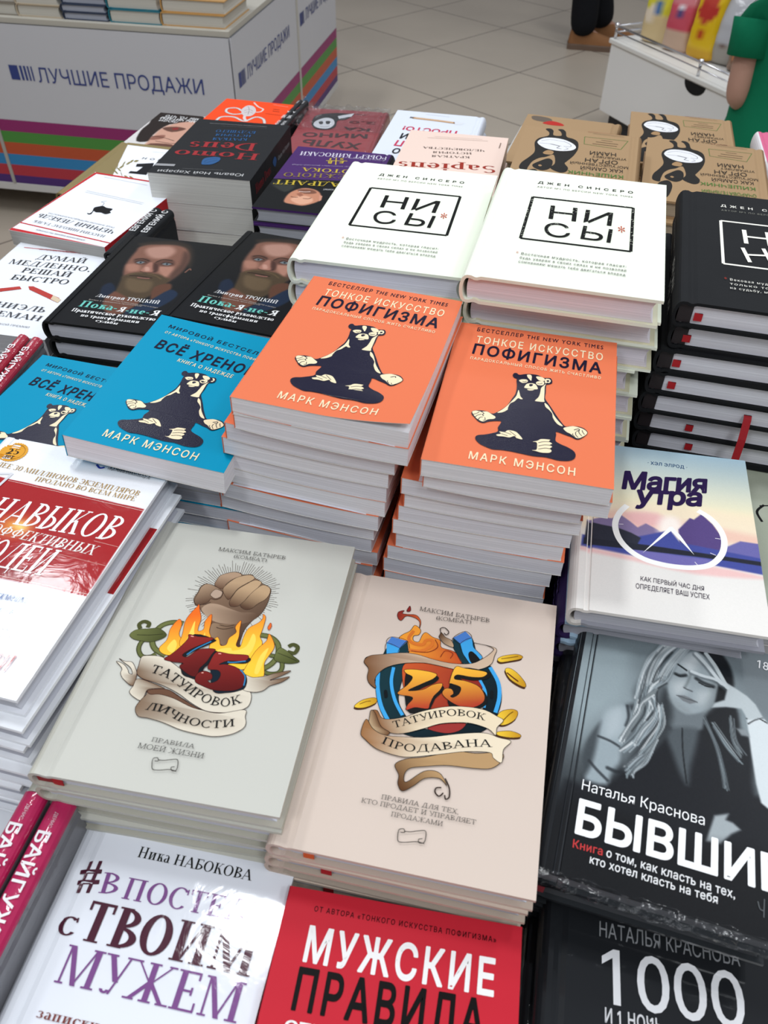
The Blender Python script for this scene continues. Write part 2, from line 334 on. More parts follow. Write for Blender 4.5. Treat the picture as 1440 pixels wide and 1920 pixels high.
def sans(s, bold, spacing):
    """letters from the default outline font, each contour filled by hand with its own holes"""
    key = (s, bold, spacing)
    if key in _tc: return _tc[key]
    cu = bpy.data.curves.new('t', 'FONT'); cu.body = s; cu.size = 1.0; cu.space_character = spacing
    ob = bpy.data.objects.new('t', cu); COL.objects.link(ob)
    dg = bpy.context.evaluated_depsgraph_get(); oe = ob.evaluated_get(dg); crv = oe.to_curve(dg); cont = []
    for sp in crv.splines:
        bp = sp.bezier_points; n = len(bp); q = []
        for i in range(n):
            p0, p3 = bp[i], bp[(i + 1) % n]; a, b1, c1, d = p0.co, p0.handle_right, p3.handle_left, p3.co
            e = d - a; L = e.length
            if L < 1e-6: continue
            st = max(abs(e.cross(b1 - a).z), abs(e.cross(c1 - a).z)) / L
            m = 1 if st < 1e-3 else 4
            for k in range(m):
                t = k / m; r = 1 - t; v = a * r ** 3 + b1 * 3 * r * r * t + c1 * 3 * r * t * t + d * t ** 3; q.append((v.x, v.y))
        if len(q) > 2: cont.append(q)
    oe.to_curve_clear(); bpy.data.objects.remove(ob); bpy.data.curves.remove(cu)
    one = [(.30, 0), (.30, .68), (.21, .68), (.05, .57), (.05, .47), (.20, .57), (.20, 0)]
    def area(p): return sum(p[i][0] * p[(i + 1) % len(p)][1] - p[(i + 1) % len(p)][0] * p[i][1] for i in range(len(p))) / 2
    for i, c in enumerate(cont):
        if '1' in s and len(c) == 4 and abs(abs(area(c)) - .067) < .004:
            x = max(p[0] for p in c); cont[i] = [(p[0] - .30 + x, p[1]) for p in one]
            if area(cont[i]) * area(c) < 0: cont[i].reverse()
    def inside(p, poly):
        r = False
        for i in range(len(poly)):
            a, b = poly[i], poly[i - 1]
            if (a[1] > p[1]) != (b[1] > p[1]) and p[0] < (b[0] - a[0]) * (p[1] - a[1]) / (b[1] - a[1]) + a[0]: r = not r
        return r
    ar = [area(c) for c in cont]; outer = {}; hole = {}
    for i, c in enumerate(cont):
        own_ = [j for j in range(len(cont)) if abs(ar[j]) > abs(ar[i]) and ar[j] * ar[i] < 0 and inside(c[0], cont[j])]
        if own_: hole.setdefault(min(own_, key=lambda j: abs(ar[j])), []).append(i)
        else: outer[i] = 1
    res = []
    for i in outer:
        loops = [cont[i]] + [cont[j] for j in hole.get(i, [])]
        def tess():
            vs = [p for l in loops for p in l]; fs = [tuple(t) for t in tessellate_polygon([[Vector((p[0], p[1], 0)) for p in l] for l in loops])]
            got = sum(abs(area([vs[k] for k in f])) for f in fs); want = abs(sum(area(l) for l in loops)); return vs, fs, abs(got - want) / want
        vs, fs, bad = tess()
        if bad > .04:                                       # a contour that crosses its own stem: part the two edges by a hair
            l = loops[0]; xs = [l[k][0] for k in range(len(l)) if abs(l[k][0] - l[k - 1][0]) < 1e-4 and abs(l[k][1] - l[k - 1][1]) > .3]
            loops[0] = [next(((x + .004, p[1]) for x in xs if 1e-4 < abs(p[0] - x) < .025), p) for p in l]; vs, fs, bad = tess()
        if bold:                                            # heavier weights: a band along every contour
            for l in loops:
                for k in range(len(l)):
                    p, q = np.array(l[k - 1]), np.array(l[k]); d = q - p; L = np.hypot(*d)
                    if L < 1e-6: continue
                    d = d / L * bold; nn = np.array([-d[1], d[0]]); e = d * .55; n0 = len(vs)
                    vs += [tuple(p - e + nn), tuple(p - e - nn), tuple(q + e - nn), tuple(q + e + nn)]; fs.append((n0, n0 + 1, n0 + 2, n0 + 3))
        res.append(([(x / CAP, y / CAP) for x, y in vs], fs))
    _tc[key] = res; return res
CAP = 1.0
CAP = max(p[1] for p in sans('Н', 0, 1)[0][0]); _tc.clear()
FONT = {'s': (0, 1.0, 0), 'sb': (.016, 1.06, 0), 'sx': (.03, 1.02, 0), 'sbs': (.012, 1.3, 0), 'sxs': (.024, 1.22, 0), 'sw': (0.003, 1.25, 0), 'sbw': (.02, 1.9, 0), 'ni': (.0, 1.0, 0), 'sit': (.04, .98, .28), 'sitx': (.04, .98, .28)}
def letters(s, font):
    if font in SER: g = SER[font].text(s, .04); sh = .22 if font == 'sei' else 0
    else: b, sp, sh = FONT[font]; g = sans(s, b, sp)
    if sh: g = [([(x + sh * y, y) for x, y in v], f) for v, f in g]
    return g

# ------------------------------------------------------------------ printing on a surface: everything in millimetres from the top left corner of the cover
def cat(pts, closed, n=5):
    p = [np.array(q, float) for q in pts]; N = len(p); out = []
    if N < 3 and not closed: return p
    for i in range(N if closed else N - 1):
        if closed: a, b, c, d = p[i - 1], p[i], p[(i + 1) % N], p[(i + 2) % N]
        else: a, b, c, d = p[max(i - 1, 0)], p[i], p[i + 1], p[min(i + 2, N - 1)]
        for j in range(n):
            t = j / n; out.append(.5 * ((2 * b) + (c - a) * t + (2 * a - 5 * b + 4 * c - d) * t * t + (-a + 3 * b - 3 * c + d) * t ** 3))
    if not closed: out.append(p[-1])
    return out
def pairs(l): return [(l[i], l[i + 1]) for i in range(0, len(l), 2)]
def colour(c, pts):
    if isinstance(c, str): return hexc(c)
    a, b = np.array(c[1:3]), np.array(c[4:6]); ca, cb = hexc(c[0]), hexc(c[3]); d = b - a
    return [ca + (cb - ca) * min(max(float((np.array(p) - a) @ d / (d @ d)), 0), 1) for p in pts]
def soft_paint(ops, w, h, step=.62):
    """a printed photograph: soft shapes laid over one another on a fine grid of vertices"""
    nx, ny = int(w / step) + 1, int(h / step) + 1
    X, Y = np.meshgrid(np.linspace(0, w, nx), np.linspace(0, h, ny)); img = np.zeros((ny, nx, 3))
    def segd(px, py, a, b):
        d = (b[0] - a[0], b[1] - a[1]); L = d[0] ** 2 + d[1] ** 2 + 1e-9
        t = np.clip(((px - a[0]) * d[0] + (py - a[1]) * d[1]) / L, 0, 1)
        return np.hypot(px - a[0] - t * d[0], py - a[1] - t * d[1])
    rng = np.random.default_rng(3)
    for o in ops:
        if o[0] == 'g':
            c0, c1, c2 = (np.array([int(q[i:i + 2], 16) for i in (0, 2, 4)], float) for q in o[1:4]); t = (Y / h)[..., None]
            a = np.clip(t / o[4], 0, 1); b = np.clip((t - o[4]) / (o[5] - o[4]), 0, 1); img = (c0 + (c1 - c0) * a) * (1 - b) + c2 * b; continue
        c = np.array([int(o[1][i:i + 2], 16) for i in (0, 2, 4)], float); al = o[2]
        if o[0] == 's': bl, pts = o[3], cat(pairs(o[4]), True, 3) if o[3] > 1.4 else pairs(o[4]); rad = 0
        else: rad, bl, pts = o[3] / 2, o[4], cat(pairs(o[5]), False, 5)
        pa = np.array(pts); mg = bl * 1.5 + rad + 1
        x0, x1 = np.searchsorted(X[0], [pa[:, 0].min() - mg, pa[:, 0].max() + mg]); y0, y1 = np.searchsorted(Y[:, 0], [pa[:, 1].min() - mg, pa[:, 1].max() + mg])
        if x1 <= x0 or y1 <= y0: continue
        px, py = X[y0:y1, x0:x1], Y[y0:y1, x0:x1]; dist = np.full(px.shape, 1e9); ins = np.zeros(px.shape, bool); n = len(pts)
        for i in range(n if o[0] == 's' else n - 1):
            a, b = pts[i], pts[(i + 1) % n]; dist = np.minimum(dist, segd(px, py, a, b))
            if o[0] == 's' and a[1] != b[1]:
                ins ^= ((a[1] > py) != (b[1] > py)) & (px < (b[0] - a[0]) * (py - a[1]) / (b[1] - a[1]) + a[0])
        sd = np.where(ins, dist, -dist) if o[0] == 's' else rad - dist
        k = np.clip(sd / max(bl, .25) * .5 + .5, 0, 1); k = (k * k * (3 - 2 * k) * al)[..., None]
        img[y0:y1, x0:x1] = img[y0:y1, x0:x1] * (1 - k) + c * k
    img += rng.normal(0, 1.2, img.shape[:2])[..., None]
    img = np.clip(img, 0, 255) / 255; img = np.where(img <= .04045, img / 12.92, ((img + .055) / 1.055) ** 2.4)
    return X, Y, img
def print_art(mb, art, put, w, h, gloss=0, lift=0.00012, margin=0):
    """put(u, v, z) turns millimetres on the cover into a point of the mesh"""
    ras = [o for o in art if o[0] in ('g', 's', 'sl')]
    if ras:
        X, Y, img = soft_paint(ras, w, h); ny, nx = X.shape
        vs = [put(X[j, i], Y[j, i], .00008) for j in range(ny) for i in range(nx)]
        fs = [(j * nx + i, (j + 1) * nx + i, (j + 1) * nx + i + 1, j * nx + i + 1) for j in range(ny - 1) for i in range(nx - 1)]
        mb.mesh(vs, fs, img.reshape(-1, 3))
    z = lift
    def clip(p): return min(max(p[0], .3), w - .3), min(max(p[1], .3), h - .3)
    def outside(p): return all(q[0] < 0 for q in p) or all(q[0] > w for q in p) or all(q[1] < 0 for q in p) or all(q[1] > h for q in p)
    def fill(pts, c, mat=0):
        if outside(pts): return
        pts = [clip(p) for p in pts]
        tri = tessellate_polygon([[Vector((p[0], p[1], 0)) for p in pts]])
        cs = colour(c, pts); vs = [put(p[0], p[1], z) for p in pts]; fs = []
        for a, b, d in tri:
            ar = (pts[b][0] - pts[a][0]) * (pts[d][1] - pts[a][1]) - (pts[d][0] - pts[a][0]) * (pts[b][1] - pts[a][1])
            fs.append((a, d, b) if ar > 0 else (a, b, d))
        mb.mesh(vs, fs, cs if isinstance(cs, list) else cs, mat)
    def stroke(pts, wd, c, closed=False):
        p = [np.array(q, float) for q in pts]; n = len(p)
        if n < 2 or outside(p): return
        L, Rr = [], []
        for i in range(n):
            a = p[i - 1] if (closed or i) else p[i]; b = p[(i + 1) % n] if (closed or i < n - 1) else p[i]
            d = b - a; d = d / (np.hypot(*d) + 1e-9); q = np.array([-d[1], d[0]]) * wd / 2
            L.append(clip(p[i] + q)); Rr.append(clip(p[i] - q))
        cc = hexc(c)
        for i in range(n if closed else n - 1):
            j = (i + 1) % n
            mb.face([put(*q, z) for q in (L[i], L[j], Rr[j], Rr[i])], cc)
    for o in art:
        t = o[0]
        if t in ('g', 's', 'sl'): continue
        z += .000012 if t not in ('t', 'ct') else .00006
        if t == 'p': fill(pairs(o[2]), o[1])
        elif t == 'b': fill(cat(pairs(o[2]), True), o[1])
        elif t == 'bg': fill(cat(pairs(o[2]), True), o[1], gloss)
        elif t == 'o': stroke(cat(pairs(o[3]), True), o[2], o[1], True)
        elif t == 'l': stroke(cat(pairs(o[3]), False), o[2], o[1])
        elif t == 'r':
            rg = random.Random(5)
            for i in range(o[5]):
                a = 2 * math.pi * i / o[5] + rg.uniform(-.01, .01); r0, r1 = o[4] * .4, o[4] * rg.uniform(.82, 1.06)
                stroke([(o[2] + r0 * math.cos(a), o[3] + r0 * math.sin(a)), (o[2] + r1 * math.cos(a), o[3] + r1 * math.sin(a))], .3, o[1])
        elif t == 'bd':
            n = 64; fill([(o[2] + o[4] * (1 + .035 * (-1) ** i) * math.cos(2 * math.pi * i / n), o[3] + o[4] * (1 + .035 * (-1) ** i) * math.sin(2 * math.pi * i / n)) for i in range(n)], o[1])
            z += .00001; stroke([(o[2] + o[4] * .8 * math.cos(2 * math.pi * i / n), o[3] + o[4] * .8 * math.sin(2 * math.pi * i / n)) for i in range(n)], .35, '8a5a10', True)
        elif t == 't':
            g = letters(o[1], o[2]); a = np.array(o[4:6]); b = np.array(o[6:8]); c = hexc(o[3])
            xs = [p[0] for v, f in g for p in v]; x0, x1 = min(xs), max(xs); d = b - a; L = np.hypot(*d); d = d / L; up = np.array([d[1], -d[0]])
            sx = L / (x1 - x0); sy = o[8] / (.74 if o[2] in ('sex', 'sitx') else 1)
            if o[2] == 'sex': sy = o[8] / .68
            if o[1] == '*': y0 = min(p[1] for v, f in g for p in v); g = [([(p[0], (p[1] - y0) * 2) for p in v], f) for v, f in g]
            for gi, (v, f) in enumerate(g):
                q = [a + d * (p[0] - x0) * sx + up * p[1] * sy for p in v]
                fs = []
                for k in f:
                    ar = (q[k[1]][0] - q[k[0]][0]) * (q[k[2]][1] - q[k[0]][1]) - (q[k[2]][0] - q[k[0]][0]) * (q[k[1]][1] - q[k[0]][1])
                    if all(0 < q[i][0] < w and 0 < q[i][1] < h for i in k): fs.append(k[::-1] if ar > 0 else k)
                for k, fk in enumerate(fs): mb.mesh([put(q[i][0], q[i][1], z + .0000022 * ((k + gi * 3) % 23)) for i in fk], [tuple(range(len(fk)))], c)
        elif t == 'ct':
            path = cat(pairs(o[4]), False, 10); cum = [0]
            for i in range(1, len(path)): cum.append(cum[-1] + np.hypot(*(path[i] - path[i - 1])))
            g = letters(o[1], o[2]); xs = [p[0] for v, f in g for p in v]; x0, x1 = min(xs), max(xs); s = cum[-1] / (x1 - x0); c = hexc(o[3])
            for gi, (v, f) in enumerate(g):
                q = []
                for p in v:
                    l = min(max((p[0] - x0) * s, 0), cum[-1] - 1e-6); i = min(max(int(np.searchsorted(cum, l, 'right')) - 1, 0), len(path) - 2)
                    d = path[min(i + 2, len(path) - 1)] - path[max(i - 1, 0)]; d = d / np.hypot(*d); t_ = (l - cum[i]) / (cum[i + 1] - cum[i] + 1e-9)
                    q.append(path[i] * (1 - t_) + path[i + 1] * t_ + np.array([d[1], -d[0]]) * p[1] * o[5])
                mb.mesh([put(p[0], p[1], z + .0000022 * (gi % 23)) for p in q], [k[::-1] for k in f], c)

# ------------------------------------------------------------------ books
BOARD, OVER = 0.0026, 0.0032
def hard_cover(mb, w, h, t, c_board, c_spine, c_edge=None, c_back=None):
    """cover boards, hinge groove and rounded spine as one extruded profile; returns the height of the front board along x"""
    a, b = t / 2 - BOARD / 2, BOARD / 2
    top = [(w / 2, a), (w / 2 - .01, a), (-w / 2 + .0135, a), (-w / 2 + .0105, a - .0011), (-w / 2 + .0085, a - .0011), (-w / 2 + .0055, a), (-w / 2 + .0028, a)]
    arc = [(-w / 2 + .0028 - (.0045) * math.cos(p), a * math.sin(p)) for p in np.linspace(math.pi / 2, -math.pi / 2, 11)][1:-1]
    line = top + arc + [(x, -z) for x, z in top[::-1]]
    ns = []
    for i in range(len(line)):
        p, q = line[max(i - 1, 0)], line[min(i + 1, len(line) - 1)]; d = Vector((q[0] - p[0], q[1] - p[1])).normalized(); ns.append((d.y, -d.x))
    outer = [(p[0] - n[0] * b * -1, p[1] - n[1] * b * -1) for p, n in zip(line, ns)]; inner = [(p[0] + n[0] * b * -1, p[1] + n[1] * b * -1) for p, n in zip(line, ns)]
    if outer[0][1] < inner[0][1]: outer, inner = inner, outer
    cb, cs = hexc(c_board), hexc(c_spine); k0, k1 = len(top) - 1, len(top) + len(arc) + 2; ck = hexc(c_back or c_board)
    y0, y1 = -h / 2, h / 2; zc = t / 2
    for i in range(len(line) - 1):
        c = cs if k0 <= i < k1 else (cb if i < k0 else ck)
        o0, o1, i0, i1 = outer[i], outer[i + 1], inner[i], inner[i + 1]
        V = lambda p, y: (p[0], y, p[1] + zc)
        mb.face([V(o0, y0), V(o0, y1), V(o1, y1), V(o1, y0)][::-1], c); mb.face([V(i0, y0), V(i1, y0), V(i1, y1), V(i0, y1)], (hexc(c_edge or c_board) if i < k0 or not c_back else ck) if not k0 <= i < k1 else c)
        mb.face([V(o0, y0), V(i0, y0), V(i1, y0), V(o1, y0)], c); mb.face([V(o0, y1), V(o1, y1), V(i1, y1), V(i0, y1)], c)
    for i in (0, len(line) - 1):
        o0, i0 = outer[i], inner[i]
        mb.face([(o0[0], y0, o0[1] + zc), (o0[0], y1, o0[1] + zc), (i0[0], y1, i0[1] + zc), (i0[0], y0, i0[1] + zc)], hexc(c_edge or c_board) if i == 0 or not c_back else ck)
    def topz(x): return t - (.0011 if -w / 2 + .0075 < x < -w / 2 + .0115 else 0) - (.0012 if x < -w / 2 + .003 else 0)
    return topz
def soft_cover(mb, w, h, t, c, cs, bend=None, lift=None, cb=None):
    th = .0004; n = 41 if lift else 14; M_ = 48 if lift else 12; cc, sp = hexc(c), hexc(cs); back = hexc(cb or c)
    def zt(x, y): return t + (lift(x, y) if lift else 0)
    ys = np.linspace(-h / 2, h / 2, M_ + 1); xs = np.linspace(-w / 2, w / 2, n)
    for f, col, ed in ((lambda x, y: zt(x, y), cc, th), (lambda x, y: 0.0, back, th)):
        for i in range(n - 1):
            for j in range(M_):
                q = [(xs[i], ys[j]), (xs[i + 1], ys[j]), (xs[i + 1], ys[j + 1]), (xs[i], ys[j + 1])]
                up = f is not None
                z = [f(*p) for p in q]; base = 1 if z[0] > t / 2 else 0
                mb.face([(p[0], p[1], zz - (0 if base else -ed)) for p, zz in zip(q, z)], col if base else hexc('e8e6e2'))
                mb.face([(p[0], p[1], zz - (ed if base else 0)) for p, zz in zip(q, z)][::-1], hexc('e8e6e2') if base else col)
        for i in range(n - 1):
            for y in (-h / 2, h / 2):
                z0, z1 = f(xs[i], y), f(xs[i + 1], y); s = -ed if z0 > t / 2 else ed
                mb.face([(xs[i], y, z0), (xs[i + 1], y, z1), (xs[i + 1], y, z1 + s), (xs[i], y, z0 + s)], hexc('cfcac6'))
        for j in range(M_):
            z0, z1 = f(w / 2, ys[j]), f(w / 2, ys[j + 1]); s = -ed if z0 > t / 2 else ed
            mb.face([(w / 2, ys[j], z0), (w / 2, ys[j + 1], z1), (w / 2, ys[j + 1], z1 + s), (w / 2, ys[j], z0 + s)], hexc('cfcac6'))
    mb.box(-w / 2 - .0003, -w / 2 + .0002, -h / 2, h / 2, 0, t, sp)
    return lambda x: t
def page_block(w, h, t, hard, col, lift=None):
    mb = MB(); n = 7
    if hard: x0, x1, y, z0, z1, cv = -w / 2 + .004, w / 2 - OVER - .0005, h / 2 - OVER, BOARD, t - BOARD, .0035
    else: x0, x1, y, z0, z1, cv = -w / 2 + .0003, w / 2 - .0003, h / 2 - .0004, .0005, t - .0005, 0.0
    z0 += .0001; z1 -= .0001
    pr = [(x1 - cv * (1 - (2 * s - 1) ** 2), z0 + (z1 - z0) * s) for s in np.linspace(0, 1, n)] + [(x0 - (.0012 * (1 - (2 * s - 1) ** 2) if hard else 0), z0 + (z1 - z0) * s) for s in np.linspace(1, 0, n)]
    c = hexc(col); m = len(pr); xs = 14
    for i in range(m):
        a, b = pr[i], pr[(i + 1) % m]
        mb.face([(a[0], -y, a[1]), (a[0], y, a[1]), (b[0], y, b[1]), (b[0], -y, b[1])][::-1], c)
    for yy in (-y, y):
        for i in range(n - 1):
            r0, r1 = pr[i], pr[i + 1]; l0, l1 = pr[m - 1 - i], pr[m - 2 - i]
            for k in range(xs):
                f, g = k / xs, (k + 1) / xs
                q = [(l0[0] + (r0[0] - l0[0]) * f, yy, r0[1]), (l0[0] + (r0[0] - l0[0]) * g, yy, r0[1]), (l1[0] + (r1[0] - l1[0]) * g, yy, r1[1]), (l1[0] + (r1[0] - l1[0]) * f, yy, r1[1])]
                mb.face(q if yy < 0 else q[::-1], c)
    return mb
def bend_mb(mb, w, k, sag):
    mb.v = [(x, y, z + k * ((2 * x / w) ** 2) + sag * (x / w)) for x, y, z in mb.v]
def spine_text(mb, w, h, t, items, hard=True):
    """items: text, font, colour, start and end along the spine (mm from the head), cap height mm, offset across"""
    x = -w / 2 - (.0030 if hard else .0004)
    def put(u, v, z): return (x - z - (0.0 if not hard else .0), h / 2 - u / 1000, t - v / 1000)
    return put
ribbon_cols = {'red': 'b01c24', 'orange': 'd8602a'}
def make_book(hard, w, h, t, cover, spine, pages='d9d9dc', art=None, mats=None, lift=None, bend=0.0, sag=0.0, spine_art=None, back=None, edge=None):
    """one book at the origin lying on its back cover; returns an Empty with its parts"""
    root = bpy.data.objects.new('hardcover_book' if hard else 'paperback_book', None); COL.objects.link(root); root.empty_display_size = .03
    mats = mats or [M_SATIN]; mb = MB()
    tz = hard_cover(mb, w, h, t, cover, spine, edge, back) if hard else soft_cover(mb, w, h, t, cover, spine, lift=lift, cb=back)
    if art:
        def put(u, v, z):
            x, y = -w / 2 + u / 1000, h / 2 - v / 1000
            return (x, y, tz(x) + z + (lift(x, y) if lift else 0))
        print_art(mb, art, put, w * 1000, h * 1000, gloss=1 if len(mats) > 1 else 0)
    if spine_art:
        xs = -w / 2 - (.0018 if hard else .0004) - (.0014 if hard else 0)
        def puts(u, v, z): return (xs - z, h / 2 - u / 1000, t - v / 1000)      # u runs from head to tail, v from front to back
        def putb(u, v, z): return (xs - z, -h / 2 + u / 1000, v / 1000)         # reads from tail to head
        for up, items in spine_art: print_art(mb, items, putb if up else puts, h * 1000, t * 1000, lift=.0002)
    pb = page_block(w, h, t, hard, pages)
    if bend or sag: bend_mb(mb, w, bend, sag); bend_mb(pb, w, bend, sag)
    mb.build('cover', mats, root); pb.build('page_block', M_PAGE, root)
    return root
def ribbon(root, w, h, t, x, col, length=.012, fall=0.0):
    """a bookmark ribbon that leaves the foot of the page block"""
    mb = MB(); y = -h / 2 + OVER; c = hexc(col); hw = .0032; z = t * .55
    pts = [(y + .002, z), (y - .0008, z)] + ([(y - .0012, z - length * .5), (y - .0014, z - length)] if not fall else [(y - .004, z - .002), (y - .012, z - fall * .35), (y - .016, z - fall * .75), (y - .015, z - fall)])
    for (ya, za), (yb, zb) in zip(pts, pts[1:]):
        for s in (0, .0004): mb.face([(x - hw, ya - s, za), (x + hw, ya - s, za), (x + hw, yb - s, zb), (x - hw, yb - s, zb)], c)
    return mb.build('bookmark_ribbon', M_RIBBON, root)
def headband(root, w, h, t, col):
    mb = MB(); y = -h / 2 + OVER
    mb.box(-w / 2 + .001, -w / 2 + .012, y - .0012, y + .001, BOARD + .001, t - BOARD - .001, hexc(col)); return mb.build('headband', M_RIBBON, root)

POSE = {'C': [0.01272, 0.73409, -0.32807, -12.13576, 0.0, 0.00024, 0.15171, 0.21777], 'D': [0.15824, 0.66331, -0.30503, -13.8411, 6e-05, 0.00052, 0.15101, 0.21828], 'E': [0.32888, 0.65372, -0.32015, -14.61497, -4e-05, -0.0003, 0.1512, 0.21814], 'A': [-0.02237, 0.50776, -0.32681, -14.83717, -0.12522, -1.41161, 0.12413, 0.17319], 'B': [0.10209, 0.47438, -0.34561, -11.59367, 0.23996, -0.62547, 0.12451, 0.17253], 'F': [-0.15628, 0.52734, -0.38021, -12.78879, 0.06548, -4.84836, 0.12435, 0.17195], 'G': [-0.30018, 0.57352, -0.45, -14.71678, 7e-05, -0.0001, 0.12478, 0.17263], 'H': [-0.11151, 0.31569, -0.43512, -9.43345, -3e-05, 0.00016, 0.14901, 0.20889], 'I': [0.03184, 0.28159, -0.45367, -11.1164, -2e-05, -8e-05, 0.15006, 0.20816], 'J': [0.21351, 0.43004, -0.43321, -11.72112, -0.02248, 1.83552, 0.13096, 0.18417], 'K': [0.18702, 0.2612, -0.46501, -17.26089, -0.31338, -0.55652, 0.1387, 0.199], 'L': [-0.13504, 0.11174, -0.5002, -10.23119, 0.00014, -0.00029, 0.13601, 0.207], 'M': [-0.0001, 0.07337, -0.49392, -8.79122, -5e-05, 0.00011, 0.13677, 0.207], 'N': [0.15444, 0.08042, -0.52, -11.24753, -1e-05, -0.0, 0.14, 0.21], 'O': [-0.25326, 0.37115, -0.40392, -13.9049, -7e-05, 0.0001, 0.1425, 0.20931], 'P': [-0.2757, 0.83179, -0.45531, -11.97045, -0.31057, 0.59336, 0.135, 0.20748], 'P2': [-0.14103, 0.82788, -0.44824, -17.69836, -6e-05, 1e-05, 0.135, 0.20697], 'Q': [-0.43236, 0.88961, -0.49647, -10.6955, -8e-05, 6e-05, 0.145, 0.21333], 'R': [-0.24374, 1.20886, -0.44674, -9.25596, -5e-05, 0.00022, 0.14622, 0.21417], 'S': [-0.39751, 1.08105, -0.48124, -17.94127, 5e-05, -0.00016, 0.14372, 0.20196], 'T': [-0.42051, 1.32968, -0.53, -12.64282, 5e-05, -0.0001, 0.15, 0.22], 'U': [-0.3917, 1.50291, -0.535, -12.40903, 2e-05, -6e-05, 0.135, 0.207], 'V': [-0.25689, 1.46303, -0.49597, -12.99397, 9e-05, -0.00029, 0.13523, 0.207], 'W': [-0.08915, 1.439, -0.50216, -7.30472, 4e-05, -0.00019, 0.14497, 0.215], 'X': [0.06306, 1.32428, -0.46737, -11.61042, 5e-05, -0.00026, 0.1478, 0.215], 'Y': [0.08017, 1.11328, -0.42443, -11.04085, 1e-05, 0.00016, 0.14185, 0.2076], 'KI': [-0.08695, 1.12199, -0.45512, -11.30354, -7e-05, 0.00036, 0.145, 0.2159], 'Z1': [0.23303, 1.03103, -0.38988, -13.96339, 5e-05, 0.00038, 0.15278, 0.21], 'Z0': [0.27039, 1.29458, -0.46127, -16.62584, 1e-05, -0.00011, 0.15155, 0.21], 'Z2': [0.42672, 1.22924, -0.43296, -13.53047, -1e-05, -0.0003, 0.15103, 0.21], 'Z3': [0.40813, 1.05745, -0.41211, -15.18744, -0.0, -0.00029, 0.1544, 0.21]}
COUNT = {'A': 16, 'B': 15, 'C': 10, 'D': 11, 'E': 11, 'F': 13, 'G': 8, 'H': 8, 'I': 7, 'J': 7, 'K': 5, 'L': 3, 'M': 4, 'N': 2, 'O': 9, 'P': 5, 'P2': 6, 'Q': 3, 'R': 3, 'S': 4, 'T': 2, 'U': 1, 'V': 3, 'W': 2, 'X': 4, 'Y': 4, 'KI': 5, 'Z1': 8, 'Z0': 5, 'Z2': 6, 'Z3': 7}
SHIFT = {'A': [[0.8, -0.2], [-9.6, 4.3], [-14.4, 5.7], [-15.2, 7.0], [-15.7, 6.9], [-21.1, 5.2], [-26.0, 8.5], [-26.8, 9.8], [-24.3, 9.2]], 'B': [[2.4, 2.6], [-13.5, 8.3], [-12.5, 11.3], [-16.9, 13.6], [-20.4, 16.7], [-16.7, 18.1], [-23.5, 18.0], [-26.0, 19.4], [-25.6, 16.0]], 'D': [[3.0, 10.0], [5.4, 19.3], [-5.7, 25.0], [-0.2, 26.8], [1.5, 33.1], [4.0, 38.0]], 'E': [[2.4, 3.9], [-4.9, 1.1], [-5.4, 1.2], [-6.3, 3.3], [-4.7, 7.0], [-2.6, 9.6]], 'H': [[0.9, -1.1], [-10.1, 1.8], [-12.4, -0.2]], 'O': [[3.0, -3.6], [-1.8, -2.8], [-1.9, -6.3]], 'I': [[-1.1, -1.1], [-3.0, 0.9]]}
TABLE = 0.755
ROT = set('R S U V W X Y KI Z1 Z0 Z2 Z3'.split())
ORD = ['first', 'second', 'third', 'fourth', 'fifth', 'sixth', 'seventh', 'eighth', 'ninth', 'tenth', 'eleventh', 'twelfth', 'thirteenth', 'fourteenth', 'fifteenth', 'sixteenth']
def frame(th, tx, ty):
    th, tx, ty = (math.radians(a) for a in (th, tx, ty))
    u = Vector((math.cos(th), math.sin(th), 0)); v = Vector((-math.sin(th), math.cos(th), 0)); n = Vector((0, 0, 1))
    u = u * math.cos(ty) + n * math.sin(ty); v = v + n * math.tan(tx); v = v - u * u.dot(v); v.normalize(); return u, v, u.cross(v)
def matrix(c, u, v, n): m = Matrix((u, v, n)).transposed().to_4x4(); m.translation = c; return m
def stack(key, top, lower, label, what, pile, jitter=.0025, rejit=1.2, extra=None):
    """top: the printed book; lower: book or books that repeat below it"""
    x, y, z, th, tx, ty, w, h = POSE[key]; n = COUNT[key]; t = (z + EYE - TABLE) / n; sh = SHIFT.get(key, [])
    group = what + ' in ' + pile if n > 1 else None; rg = random.Random(key); out = []; ndv = 0
    for i in range(n):
        if i == 0: o = top
        else:
            src = lower[(i - 1) % len(lower)]
            o = src if src.get('fresh') else copy_tree(src)
            if src.get('fresh'): del src['fresh']
        f = 1 - i / n; a = th + (rg.uniform(-rejit, rejit) if i else 0)
        u, v, nn = frame(a, tx * f, ty * f); U, V_, _ = frame(th, 0, 0)
        c = Vector((x, y, z + EYE))
        if i:
            if i - 1 < len(sh): du, dv = sh[i - 1]; dv = max(min(dv, 12), -12); last = (du, dv)
            elif sh: du, dv = last[0] + rg.uniform(-2, 2), last[1] + rg.uniform(-1, 1)
            else: du, dv = rg.uniform(-1, 1) * jitter * 1000, rg.uniform(-1, 1) * jitter * 1000
            if extra: e = extra(i); du += e[0]; dv += e[1]
            c = Vector((x, y, z + EYE - i * t)) + U * du / 1000 + V_ * dv / 1000
        c = c - nn * t
        if key in ROT: u, v = -u, -v
        o.matrix_world = matrix(c, u, v, nn)
        if i == 0: tag(o, label, 'book', group)
        else: tag(o, '%s book down in %s' % (ORD[i], pile), 'book', group)
        out.append(o)
    return out, t
def th_of(key): return (POSE[key][2] + EYE - TABLE) / COUNT[key]
def fresh(o): o['fresh'] = True; return o
def size(key): return POSE[key][6], POSE[key][7]
ART = {}
